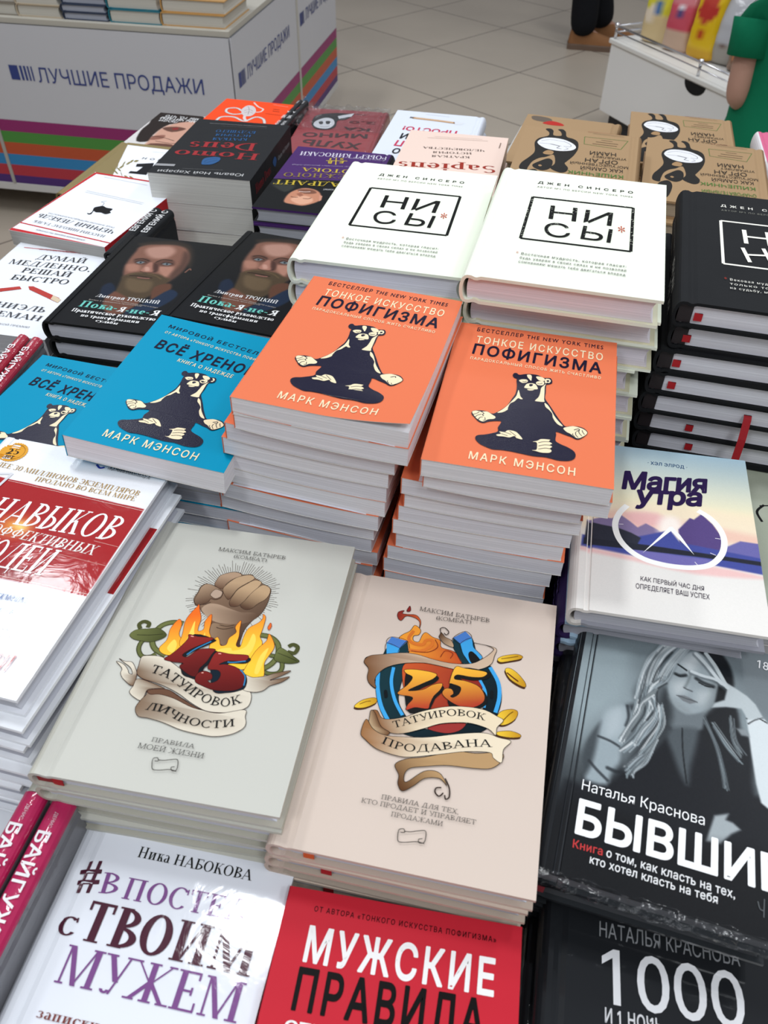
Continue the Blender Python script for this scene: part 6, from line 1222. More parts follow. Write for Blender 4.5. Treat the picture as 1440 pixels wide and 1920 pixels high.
ART['O'] = [
["g","f2f4f8","f2f4f8","f2f4f8",0.4,0.7],
["s","a4181c",1,0.15,[-60.6,40.5,29.8,43.0,141.3,46.1,142.0,129.3,54.7,130.0,-44.5,131.4]],
["s","e8a040",0.9,11,[52.0,80.6,64.8,77.2,74.7,82.8,71.9,91.8,56.0,93.4]],
["s","ffe890",0.9,5,[61.4,83.7,66.2,81.0,70.6,84.6,67.5,88.2]],
["s","6a1014",0.6,9,[17.5,128.8,103.4,119.3,105.5,126.1,8.8,131.2]],
["l","f0d8d0",0.3,[30.9,44.7,141.8,48.1]],
["l","f0d8d0",0.3,[53.6,128.5,141.7,127.4]],
["l","d8a8a0",0.3,[122.4,83.7,141.5,84.6]],
["l","d8a8a0",0.3,[104.4,100.8,141.1,102.3]],
["t","НАВЫКОВ","sei","f6f6f6",35.5,85.1,134.3,80.7,23.42],
["t","ВЫСОКОЭФФЕКТИВНЫХ","sei","f0ece6",5.2,94.8,129.3,96.2,8.85],
["t","ЛЮДЕЙ","sei","f6f6f6",41.2,122.6,107.1,121.3,23.54],
["t","БОЛЕЕ 30 МИЛЛИОНОВ ЭКЗЕМПЛЯРОВ","se","ae8a4a",4.2,33.0,130.9,35.0,5.08],
["t","ПРОДАНО ВО ВСЕМ МИРЕ","se","ae8a4a",49.7,40.2,130.6,40.8,4.65],
["t","7","se","d8d8dc",24.3,55.3,35.2,52.3,16.45],
["bd","e2a02c",16.7,15.5,10.8],
["t","25","seb","2a1c08",12.1,18.9,21.7,17.4,6.38],
["t","лет","sex","2a1c08",12.2,23.3,20.6,23.0,3.44],
["l","2c3c9c",1.6,[85.2,12.0,89.4,14.9,92.5,13.2]],
["l","2c3c9c",1.6,[91.9,10.2,88.2,8.4,85.2,9.9]],
["t","FranklinCovey","se","26262c",96.7,13.2,130.7,15.0,4.87],
["t","http://www.franklincovey.ru","s","33333a",95.6,14.8,130.9,16.8,2.29],
["t","менеджмента","sei","3c5c94",72.4,146.9,108.3,144.9,6.21],
["t","ности","sei","3c5c94",87.8,155.2,105.0,154.2,3.95],
["l","77777c",0.3,[84.6,166.1,120.1,162.1]],
["l","77777c",0.3,[91.5,176.2,123.1,173.6]],
["t","жизнью,","sei","4a4a50",105.1,167.2,117.1,166.6,2.77],
["t","лидерства»","sei","4a4a50",99.8,173.1,117.5,171.1,2.8],
["t","КОВИ","sei","a0242c",101.8,195.3,127.3,193.5,11.35],
]
ART['P'] = [
["g","1d1d1d","191919","121316",0.4,0.7],
["s","332b25",1,4.5,[22.4,19.0,60.3,4.2,85.1,10.7,99.6,36.8,106.0,63.6,85.1,40.2,43.0,30.3]],
["s","7c5648",1,3.15,[26.7,28.1,34.6,20.3,46.4,16.5,64.3,13.4,78.8,16.1,88.9,25.7,97.1,43.2,100.3,63.1,100.0,79.6,95.5,96.7,87.5,109.0,77.6,114.7,57.0,110.8,44.3,104.9,35.3,89.0,30.2,71.7,28.0,53.3,27.4,37.8]],
["s","ac8374",0.95,4.5,[37.9,27.5,61.5,18.1,73.9,29.1,70.5,45.4,56.0,50.7,42.7,42.2]],
["s","a87967",0.8,3.6,[31.9,71.3,44.5,68.5,51.5,81.6,41.5,87.6,34.2,80.1]],
["s","a87a69",0.9,3.6,[70.2,70.0,83.8,63.2,91.2,76.2,87.0,91.6,77.8,82.9]],
["s","4a352e",0.8,4.05,[84.2,26.8,95.4,37.8,101.0,64.8,99.6,85.1,95.3,100.3,90.2,80.1,91.6,57.7]],
["s","543a32",0.8,2.25,[33.8,57.7,47.5,52.6,56.5,60.1,53.7,66.3,42.0,69.0]],
["s","543a32",0.8,2.25,[62.5,56.8,77.9,49.5,85.7,59.0,82.8,65.3,70.4,66.3]],
["s","9c6d5e",1,1.8,[54.7,62.4,58.9,61.4,64.3,73.2,69.7,79.3,63.6,84.0,54.1,83.2,53.5,73.8]],
["s","c09484",0.8,1.8,[55.1,73.5,59.3,72.5,63.6,79.8,59.0,81.8]],
["s","432c27",0.9,2.25,[61.0,61.9,67.9,64.9,73.1,78.5,69.2,82.2]],
["sl","2c1b18",0.9,0.9,0.27,[53.5,83.9,60.6,85.4,67.2,83.9,71.0,79.9]],
["s","6c7478",1,0.54,[39.6,64.9,42.9,60.9,49.7,61.6,47.2,66.3,43.3,66.9]],
["s","6c7478",1,0.54,[70.8,62.0,74.1,57.9,82.2,59.4,79.2,63.3,74.8,63.7]],
["sl","1c1614",1,1,0.27,[38.5,64.6,42.4,59.9,51.0,61.3]],
["sl","1c1614",1,1,0.27,[69.8,61.7,73.7,56.9,83.3,58.8]],
["s","2a3238",1,0.27,[43.0,62.2,45.5,61.6,46.7,65.1,44.8,65.6]],
["s","2a3238",1,0.27,[74.6,58.9,77.6,59.0,78.4,62.5,76.2,62.7]],
["sl","38271f",0.9,2.2,0.63,[36.4,58.0,42.8,54.7,52.5,57.6]],
["sl","38271f",0.9,2.2,0.63,[62.5,59.1,67.6,51.5,78.6,51.2]],
["s","4a3c2c",1,2.7,[39.1,99.0,46.3,90.1,55.3,85.9,67.8,85.2,79.2,86.2,88.7,91.2,95.0,93.3,94.9,105.6,91.0,116.8,89.3,130.7,83.1,142.1,68.2,143.9,49.5,139.8,44.5,122.3,40.9,107.4]],
["s","66543e",0.8,3.6,[46.8,102.6,62.2,102.6,78.2,104.2,81.9,124.0,70.5,130.0,54.9,123.4]],
["sl","2e1c18",1,1.6,0.36,[46.3,95.9,57.6,94.7,73.4,95.6]],
["sl","8a5a54",1,1.8,0.36,[57.3,98.0,64.8,98.4,70.7,97.4]],
["sl","5a4934",0.9,2.4,0.63,[44.1,95.1,51.3,89.0,57.1,87.6]],
["sl","5a4934",0.9,2.4,0.63,[65.3,87.6,75.4,89.8,84.3,95.7]],
["s","5c3c2e",1,2.25,[84.8,114.8,98.3,103.1,105.0,115.3,99.2,135.2,92.5,141.6]],
["s","6a4436",1,2.25,[41.5,143.3,45.0,132.4,68.2,143.9,82.8,147.1,80.3,163.8,69.4,182.1,48.6,167.9]],
["s","1c2a40",1,1.8,[93.3,141.4,104.1,116.4,116.5,122.8,115.1,139.7,104.9,159.5,84.7,178.6,76.8,171.0,84.6,156.4]],
["s","1a2436",1,2.25,[27.6,126.2,33.4,116.2,45.1,129.0,42.3,144.8,36.6,151.1]],
["sl","7c5548",0.9,2,0.45,[105.2,74.8,106.9,65.7,109.2,68.1]],
["s","121214",0.9,3.6,[38.7,189.0,75.7,177.5,130.1,166.6,153.8,221.9,44.4,246.8]],
["t","Дмитрий","se","e8e8e8",30.9,148.3,64.4,149.0,6.07],
["t","ТРОЦКИЙ","se","e8e8e8",67.0,148.8,104.7,148.4,6.79],
["t","Более 2 миллионов просмотров","s","b8b0a8",27.3,157.1,89.3,157.7,2.2],
["t","писатель, путешественник, блогер и эксперт","s","b8b0a8",50.4,152.6,107.7,157.3,2.15],
["t","Пока-","seb","6cc0b4",22.6,172.2,65.9,172.2,12.32],
["t","Я","seb","f0f0f0",66.9,172.7,75.3,173.1,9.82],
["t","-не-","seb","6cc0b4",77.1,173.4,103.7,172.6,10.65],
["t","Я","seb","f0f0f0",104.8,172.3,114.6,172.4,10.67],
["t","Практическое руководство","seb","ececec",20.2,183.4,115.8,182.4,6.42],
["t","по трансформации","seb","ececec",34.8,191.3,101.6,190.8,5.6],
["t","судьбы","seb","ececec",55.4,197.6,81.1,198.3,4.76],
]
ART['Q'] = [
["l","b8323a",1.6,[11.4,16.7,130.6,14.1]],
["t","ИНТЕЛЛЕКТУАЛЬНЫЙ БЕСТСЕЛЛЕР","s","7a1c20",33.9,18.8,117.3,17.1,3.75],
["t","ДУМАЙ","se","3a3a3c",41.9,42.8,107.5,39.8,12.18],
["t","МЕДЛЕННО.","se","3a3a3c",14.0,61.2,123.0,59.1,11.97],
["t","РЕШАЙ","se","3a3a3c",40.7,78.4,105.6,76.9,11.99],
["t","БЫСТРО","se","3a3a3c",37.1,97.6,111.1,94.6,11.72],
["p","b8403a",[22.6,127.5,58.1,110.9,63.4,116.3,27.1,135.2]],
["p","b8403a",[68.1,108.6,74.0,107.3,118.0,126.2,121.3,136.9,73.0,115.5]],
["p","d8c4a8",[107.6,121.7,122.0,129.5,121.3,136.9,108.9,130.7]],
["t","ДАНИЭЛЬ","se","4a4a4e",25.4,159.3,115.7,160.7,10.85],
["t","КАНЕМАН","se","4a4a4e",25.1,177.5,119.9,178.9,10.56],
["t","ЛАУРЕАТ НОБЕЛЕВСКОЙ ПРЕМИИ","s","8a8a8e",22.8,195.6,115.7,195.4,3.57],
]
ART['R'] = [
["t","Юваль Ной Харари","s","c8c8c8",14.8,21.4,134.5,12.8,8.83],
["t","Homo","se","a03034",13.4,94.6,135.3,85.4,23.16],
["t","Deus","se","a03034",28.0,132.5,125.3,120.4,29.07],
["t","БУДУЩЕГО","se","2f5f92",43.6,179.3,103.8,173.8,10.3],
["t","ИСТОРИЯ","se","2f5f92",46.2,163.2,99.4,157.6,8.68],
["t","КРАТКАЯ","se","2f5f92",47.7,148.6,98.5,141.0,9.95],
["b","315b8c",[82.9,42.6,85.7,60.8,76.2,69.0,65.0,69.6,62.0,57.8,67.9,44.4,77.1,40.8]],
["l","16202c",0.5,[81.8,49.4,77.1,61.3,66.1,64.9]],
["l","16202c",0.5,[79.3,44.7,72.7,53.4,64.3,59.5]],
["p","9a9a9c",[146.7,31.7,117.7,34.2,117.1,27.0,144.7,24.3]],
["l","b0b0b0",0.5,[123.1,197.6,81.8,199.0,33.3,200.8]],
["l","707070",0.4,[101.7,190.1,31.6,194.5]],
["l","8a8a8a",0.4,[103.0,21.4,46.9,27.4]],
]
ART['S'] = [
["l","c3262c",8,[142.6,199.5,147.0,4.6]],
["l","c3262c",2.6,[142.5,23.4,-0.6,12.3]],
["l","c3262c",7,[144.9,3.2,-6.0,-3.0]],
["l","c3262c",6,[142.3,199.7,10.4,201.0]],
["l","c3262c",9,[-5.1,2.5,-7.2,169.3]],
["t","ЧЕРНЫЙ ЛЕБЕДЬ","se","333336",10.4,45.5,133.9,55.4,9.62],
["t","НАССИМ НИКОЛАС ТАЛЕБ","se","77777c",16.0,28.9,128.5,36.1,6.06],
["t","ПОД ЗНАКОМ НЕПРЕДСКАЗУЕМОСТИ","s","8a8a90",18.5,53.6,124.4,62.0,3.12],
["t","обновленное издание бестселлера","s","6a6a70",33.6,9.0,110.1,13.6,3.51],
["l","9a9aa0",0.5,[118.4,140.3,20.9,131.9]],
["l","9a9aa0",0.5,[117.2,135.6,21.3,127.7]],
["l","9a9aa0",0.5,[121.3,190.3,47.2,186.1]],
["b","151518",[76.3,77.6,72.7,75.0,69.6,77.3,71.8,86.3,66.7,84.2,60.1,85.5,51.5,83.5,47.0,89.5,50.4,92.9,51.2,100.6,60.8,101.1,68.4,104.3,73.5,100.5,76.7,95.3,72.7,84.8,72.4,78.2]],
["l","8a8a90",0.6,[70.0,103.8,72.2,113.1,78.1,115.1,72.7,119.9]],
]
ART['T'] = [
["p","f0f2f8",[17.8,10.1,200.9,14.5,262.1,352.3,76.6,344.5]],
["t","НОМЕР","sbw","222226",68.3,61.9,131.4,62.3,7.44],
["p","1c1c20",[69.8,83.0,95.7,72.4,100.7,88.7,104.3,119.0,105.0,121.8,73.4,122.2,72.9,113.4,83.9,112.4,85.1,92.8,73.4,94.9]],
["l","8a8a90",0.5,[73.1,28.2,103.3,27.7]],
["b","8a7f4e",[60.7,75.9,61.8,68.4,66.9,69.2,65.8,76.8]],
["b","8a7f4e",[55.8,82.6,54.8,71.8,57.9,69.4,58.9,80.2]],
["b","8a7f4e",[54.1,90.9,53.5,80.1,57.0,77.6,57.5,88.4]],
["b","8a7f4e",[50.3,97.6,46.8,84.0,47.4,78.5,50.9,92.2]],
["b","8a7f4e",[50.0,108.4,49.4,97.8,52.9,95.3,53.4,105.9]],
["b","8a7f4e",[48.6,114.8,42.8,99.5,41.1,92.3,46.9,107.7]],
["b","8a7f4e",[46.1,107.2,50.6,108.7,59.0,118.3,54.6,116.7]],
["b","8a7f4e",[36.8,108.4,42.2,111.0,51.6,121.5,46.2,119.0]],
["b","8a7f4e",[46.6,118.7,51.1,120.2,59.5,129.6,55.0,128.1]],
["b","8a7f4e",[58.8,120.5,62.7,124.6,70.4,136.5,66.6,132.5]],
["b","8a7f4e",[71.3,133.2,76.0,133.4,84.4,141.5,79.8,141.2]],
["b","8a7f4e",[80.1,133.3,84.7,133.6,93.2,141.6,88.5,141.3]],
]
ART['U'] = [
["g","d8d4d2","d8d4d2","d8d4d2",0.4,0.7],
["s","2a221f",1,1.8,[137.5,208.9,50.8,207.6,34.7,168.0,59.8,161.3,93.3,152.3,100.0,95.1,93.9,67.2,116.0,61.3,130.4,111.2,131.4,148.4]],
["s","c89a86",1,3.0,[95.0,145.6,34.7,168.0,-43.0,-22.7,32.7,-42.6,88.4,-15.2,95.5,60.9]],
["s","5a3a30",0.9,1.8,[98.3,132.2,75.9,144.4,54.5,137.7,73.3,117.3]],
["s","8a5a4c",0.9,1.8,[97.5,89.8,79.6,100.5,76.5,83.5,94.3,72.9]],
["s","8a2c2c",0.9,1.2,[81.7,136.6,70.5,142.7,67.8,131.1,75.3,127.2]],
["s","5a3a30",0.9,1.8,[87.2,57.4,48.9,61.8,46.2,45.4,84.1,41.0]],
["s","2a221f",1,1.2,[138.4,213.4,52.5,211.8,45.3,194.1,137.0,202.4]],
["t","МЫ ТО, ЧТО","sb","e8e8e8",50.0,194.1,118.0,197.5,9.97],
["t","МЫ ЧИТАЕМ","sb","e8e8e8",52.3,182.5,122.3,185.8,10.5],
["t","ЛЮДИ","sb","dcdcdc",82.7,171.1,119.8,172.1,8.74],
["l","2a1a14",1.2,[99.6,89.2,78.9,88.8,51.7,78.4]],
["l","2a1a14",1.2,[83.9,69.8,55.2,65.8,39.2,70.1]],
]
ART['V'] = [
["l","5a4038",6,[110.6,96.9,108.5,114.9,87.0,119.6,63.2,105.7,51.3,129.6,35.5,124.3,25.7,104.7]],
["l","d8cfcc",4.6,[110.6,96.9,108.5,114.9,87.0,119.6,63.2,105.7,51.3,129.6,35.5,124.3,25.7,104.7]],
["l","5a4038",5.4,[76.9,142.1,92.1,132.6,109.0,139.8,113.6,157.3,99.5,164.0,85.8,153.0]],
["l","d8cfcc",4.2,[76.9,142.1,92.1,132.6,109.0,139.8,113.6,157.3,99.5,164.0,85.8,153.0]],
["l","d8cfcc",3,[64.3,152.3,52.6,155.6,52.0,170.5,65.1,180.5,79.7,199.3]],
["l","d8cfcc",5,[72.7,143.3,69.1,121.4,58.4,105.1]],
["b","cfc6c6",[88.1,159.1,84.7,181.9,71.2,177.4,59.6,153.6,61.4,132.0,75.7,132.6]],
["l","4a3a38",0.7,[81.5,154.2,75.2,162.7,65.4,155.3]],
["l","4a3a38",0.7,[78.1,145.1,70.7,150.5,62.1,146.3]],
["l","4a3a38",0.6,[83.1,177.5,75.2,162.7,68.3,137.9]],
["l","2a1a14",0.8,[40.8,150.9,11.6,148.6]],
["l","5a2a1c",1.4,[34.8,175.4,22.8,174.7]],
["l","5a2a1c",1.4,[32.9,166.5,19.5,164.9]],
["l","f6c8b8",0.7,[42.7,197.8,12.4,192.6]],
]
ART['W'] = [
["t","ХУЛЬ","sx","351414",23.3,60.7,122.3,63.6,25.39],
["t","МИНО","sx","351414",19.9,103.3,129.7,93.8,18.28],
["t","КА","sx","351414",19.3,130.0,66.9,132.1,13.79],
["t","2.0","sx","5a1c1c",14.5,163.5,61.6,162.4,11.75],
["b","141414",[126.5,169.1,117.1,186.1,93.2,196.4,71.9,197.1,58.8,196.3,68.8,167.2,82.1,158.8,81.0,129.7,90.4,113.6,111.0,112.9,123.6,133.9]],
["b","d8d8dc",[118.9,152.4,105.4,169.8,91.4,163.2,85.1,140.6,91.5,119.2,107.9,118.1,120.0,131.6]],
["b","1a1a1a",[113.7,147.4,108.1,151.3,104.9,140.1,109.4,136.4]],
["b","1a1a1a",[102.0,152.4,94.9,153.6,93.3,142.1,98.5,139.4]],
["l","1a1a1a",1,[107.4,126.2,98.9,125.4,91.6,130.7]],
["p","d8d8dc",[86.1,181.1,59.5,200.5,61.3,185.4,81.6,167.9]],
["l","2a1010",2.4,[56.8,196.6,9.4,194.5]],
["l","e0b0b0",0.5,[53.1,180.8,9.1,177.6]],
]
ART['X'] = [
["l","8c6a4c",8.5,[116.2,184.2,77.6,181.2,43.8,177.0]],
["l","c9a27e",6.5,[114.4,184.2,77.6,181.2,47.5,177.7]],
["l","6a6a6e",6.5,[121.1,185.2,115.7,184.4]],
["l","e6c8a8",2,[112.0,186.4,78.0,183.7,47.9,180.2]],
["p","dde0e6",[47.4,186.2,29.6,180.1,31.9,170.7,43.4,168.8]],
["l","8a8a94",0.5,[97.6,205.3,57.8,202.3]],
["t","ПРОСТО!","sx","c83858",35.1,141.1,122.7,142.5,16.93],
["t","И","sx","222226",107.6,110.9,119.7,110.8,22.51],
["t","П","sx","c83858",108.4,78.4,120.9,79.1,21.96],
["t","О","sx","222226",107.1,45.8,118.9,46.5,20.04],
]
ART['Y'] = [
["t","Sapiens","se","9c2c1c",7.7,101.1,136.7,87.7,23.94],
["t","КРАТКАЯ","se","5a4a44",45.4,126.7,97.1,119.6,6.83],
["t","ИСТОРИЯ","se","5a4a44",44.6,140.8,97.8,133.4,6.51],
["t","ЧЕЛОВЕЧЕСТВА","se","5a4a44",28.0,155.1,114.2,147.1,6.66],
["l","8a7468",0.5,[112.9,182.1,27.7,188.5]],
["l","a08878",0.4,[104.3,188.6,36.2,193.5]],
["l","8a7468",1.5,[8.8,185.7,9.2,165.5]],
]
ART['KI'] = [
["g","4a2c66","4a2c66","4a2c66",0.4,0.7],
["s","191a1b",1,0.18,[201.5,88.6,144.5,93.6,4.5,115.3,-32.6,-53.8,176.4,-70.1]],
["s","3a3c38",0.8,3.0,[142.3,75.9,131.5,84.7,108.6,75.9,117.0,53.9]],
["s","c08468",1,1.8,[109.8,27.8,110.4,45.7,106.9,59.1,97.2,71.4,84.1,72.6,72.2,65.5,64.9,50.8,64.3,37.5,71.3,26.4,81.8,17.9,95.1,19.2,105.4,21.3]],
["s","dca88c",0.9,1.8,[102.7,34.0,90.6,48.5,76.2,44.2,72.7,31.7,85.9,21.1]],
["s","6a4436",0.8,1.5,[102.1,65.4,83.4,69.9,74.1,60.3,89.1,54.7]],
["sl","3a2018",0.9,1.3,0.36,[104.3,42.1,99.8,40.5,95.2,41.6]],
["sl","3a2018",0.9,1.3,0.36,[86.5,39.9,80.0,40.3,77.0,44.1]],
["sl","f0e0d8",0.9,1.4,0.3,[98.2,60.4,90.7,60.3,83.9,62.7]],
["s","96604c",0.9,1.2,[99.9,52.1,94.8,57.3,89.0,48.9,92.6,44.2]],
["s","cc9078",1,0.9,[68.7,55.7,63.9,53.0,62.0,40.0,64.1,35.7]],
["t","РОБЕРТ КИЙОСАКИ","se","d8d4e0",7.7,209.5,134.9,197.2,14.36],
["t","Роберт Т. Кийосаки","s","a89cb8",7.6,193.9,59.8,190.3,4.43],
["l","c4ac3c",1.6,[90.6,171.9,60.2,177.5]],
["l","c4ac3c",1.6,[78.6,185.8,73.1,160.0]],
["t","E","sx","c4ac3c",64.7,175.5,70.2,175.0,8.67],
["t","S","sx","c4ac3c",67.2,185.8,72.8,185.3,6.18],
["t","B","sx","c4ac3c",80.8,171.6,86.8,171.0,9.96],
["t","I","sx","c4ac3c",84.3,181.6,86.9,181.5,7.02],
["t","Руководство богатого папы к финансовой свободе","s","a89cb8",35.3,161.2,133.9,147.0,3.86],
["t","ПОТОКА","se","c4ac3c",30.6,148.3,116.6,138.8,12.7],
["t","ДЕНЕЖНОГО","se","8c7840",7.1,135.2,135.9,115.9,14.03],
["t","КВАДРАНТ","se","c4ac3c",22.1,104.1,141.2,88.5,14.38],
["t","КОМПАКТ","s","d0d0d0",54.5,76.9,68.2,75.2,4.64],
]
ART['Z1'] = [
["b","2a2826",[125.4,204.3,119.8,208.1,114.6,201.1,112.8,184.6,102.7,185.6,104.8,199.7,109.2,206.9,103.6,209.9,98.3,201.6,95.2,183.6,85.9,178.1,79.3,167.8,77.3,144.4,80.8,120.2,87.2,99.5,89.2,91.6,83.9,78.6,85.4,65.7,93.0,61.7,105.0,72.4,101.2,88.1,103.5,109.7,107.0,116.3,114.3,106.6,122.0,100.5,128.7,87.4,131.8,68.2,133.1,57.1,141.9,61.7,141.6,79.9,134.6,100.6,130.1,121.1,133.8,151.7,130.1,169.1,119.7,180.5,119.6,193.2]],
["b","e8e8ec",[130.4,152.7,125.7,168.4,114.7,174.5,98.4,172.3,85.9,161.8,80.3,149.5,83.8,138.6,94.5,132.3,107.2,131.7,120.7,137.6]],
["l","2a2826",0.6,[126.1,160.0,113.9,167.7,97.7,164.4]],
["l","2a2826",0.6,[127.3,151.6,112.2,152.0,98.9,147.9]],
["l","2a2826",0.9,[113.6,151.6,101.7,147.1,103.9,140.5,98.0,138.3]],
["l","2a2826",0.6,[97.9,166.3,88.3,157.0,87.6,149.3,96.1,148.7]],
["l","2a2826",0.6,[92.8,143.8,89.7,140.8,94.8,135.3]],
["b","a88660",[119.4,120.4,114.1,129.7,106.6,126.0,108.3,115.9,116.7,115.4]],
["b","2a2826",[127.4,76.7,120.7,89.7,111.0,101.9,104.4,94.5,105.0,72.4,113.3,62.1,123.5,67.0]],
["b","a88660",[120.5,76.9,118.1,79.5,115.7,76.5,118.1,73.7]],
["b","2a2826",[134.8,49.5,123.0,63.6,117.0,47.7,122.0,12.2,134.6,8.5]],
["l","4c7c3c",0.7,[72.4,190.3,16.2,190.4]],
["l","4c7c3c",0.7,[16.2,190.4,24.0,158.1]],
["l","4c7c3c",0.7,[24.0,158.1,71.1,164.1]],
["l","4c7c3c",0.7,[71.1,164.1,72.4,190.3]],
["l","5a4a38",1,[56.9,176.4,28.3,174.7]],
["l","5a4a38",1,[60.7,168.4,29.3,167.2]],
["l","5a4a38",0.8,[50.3,183.7,35.9,183.0]],
["t","КАК САМЫЙ","s","2a2826",18.5,91.3,69.2,89.4,10.84],
["t","МОГУЩЕСТВЕННЫЙ","s","2a2826",12.3,102.4,82.9,100.8,7.4],
["t","ОРГАН","s","2a2826",25.7,117.6,65.9,116.3,12.34],
["t","УПРАВЛЯЕТ","s","2a2826",15.5,128.0,58.0,127.7,6.51],
["t","НАМИ","s","2a2826",29.2,143.0,61.8,141.2,11.62],
["t","КИШЕЧНИК","s","447a34",17.1,72.6,83.7,70.8,9.89],
["t","ОЧАРОВАТЕЛЬНЫЙ","s","447a34",16.9,51.1,81.5,47.6,10.22],
["l","8a3428",0.7,[69.5,208.9,15.6,210.5]],
["l","5a4a38",0.6,[62.6,204.6,21.8,203.2]],
]
ART['Z0'] = [
["b","6a5f54",[143.7,200.3,134.4,205.2,113.4,199.9,108.9,185.2,121.3,180.9,138.4,185.7]],
["b","b83028",[122.1,175.2,109.8,188.7,92.7,182.8,88.0,172.8,106.9,169.9]],
]
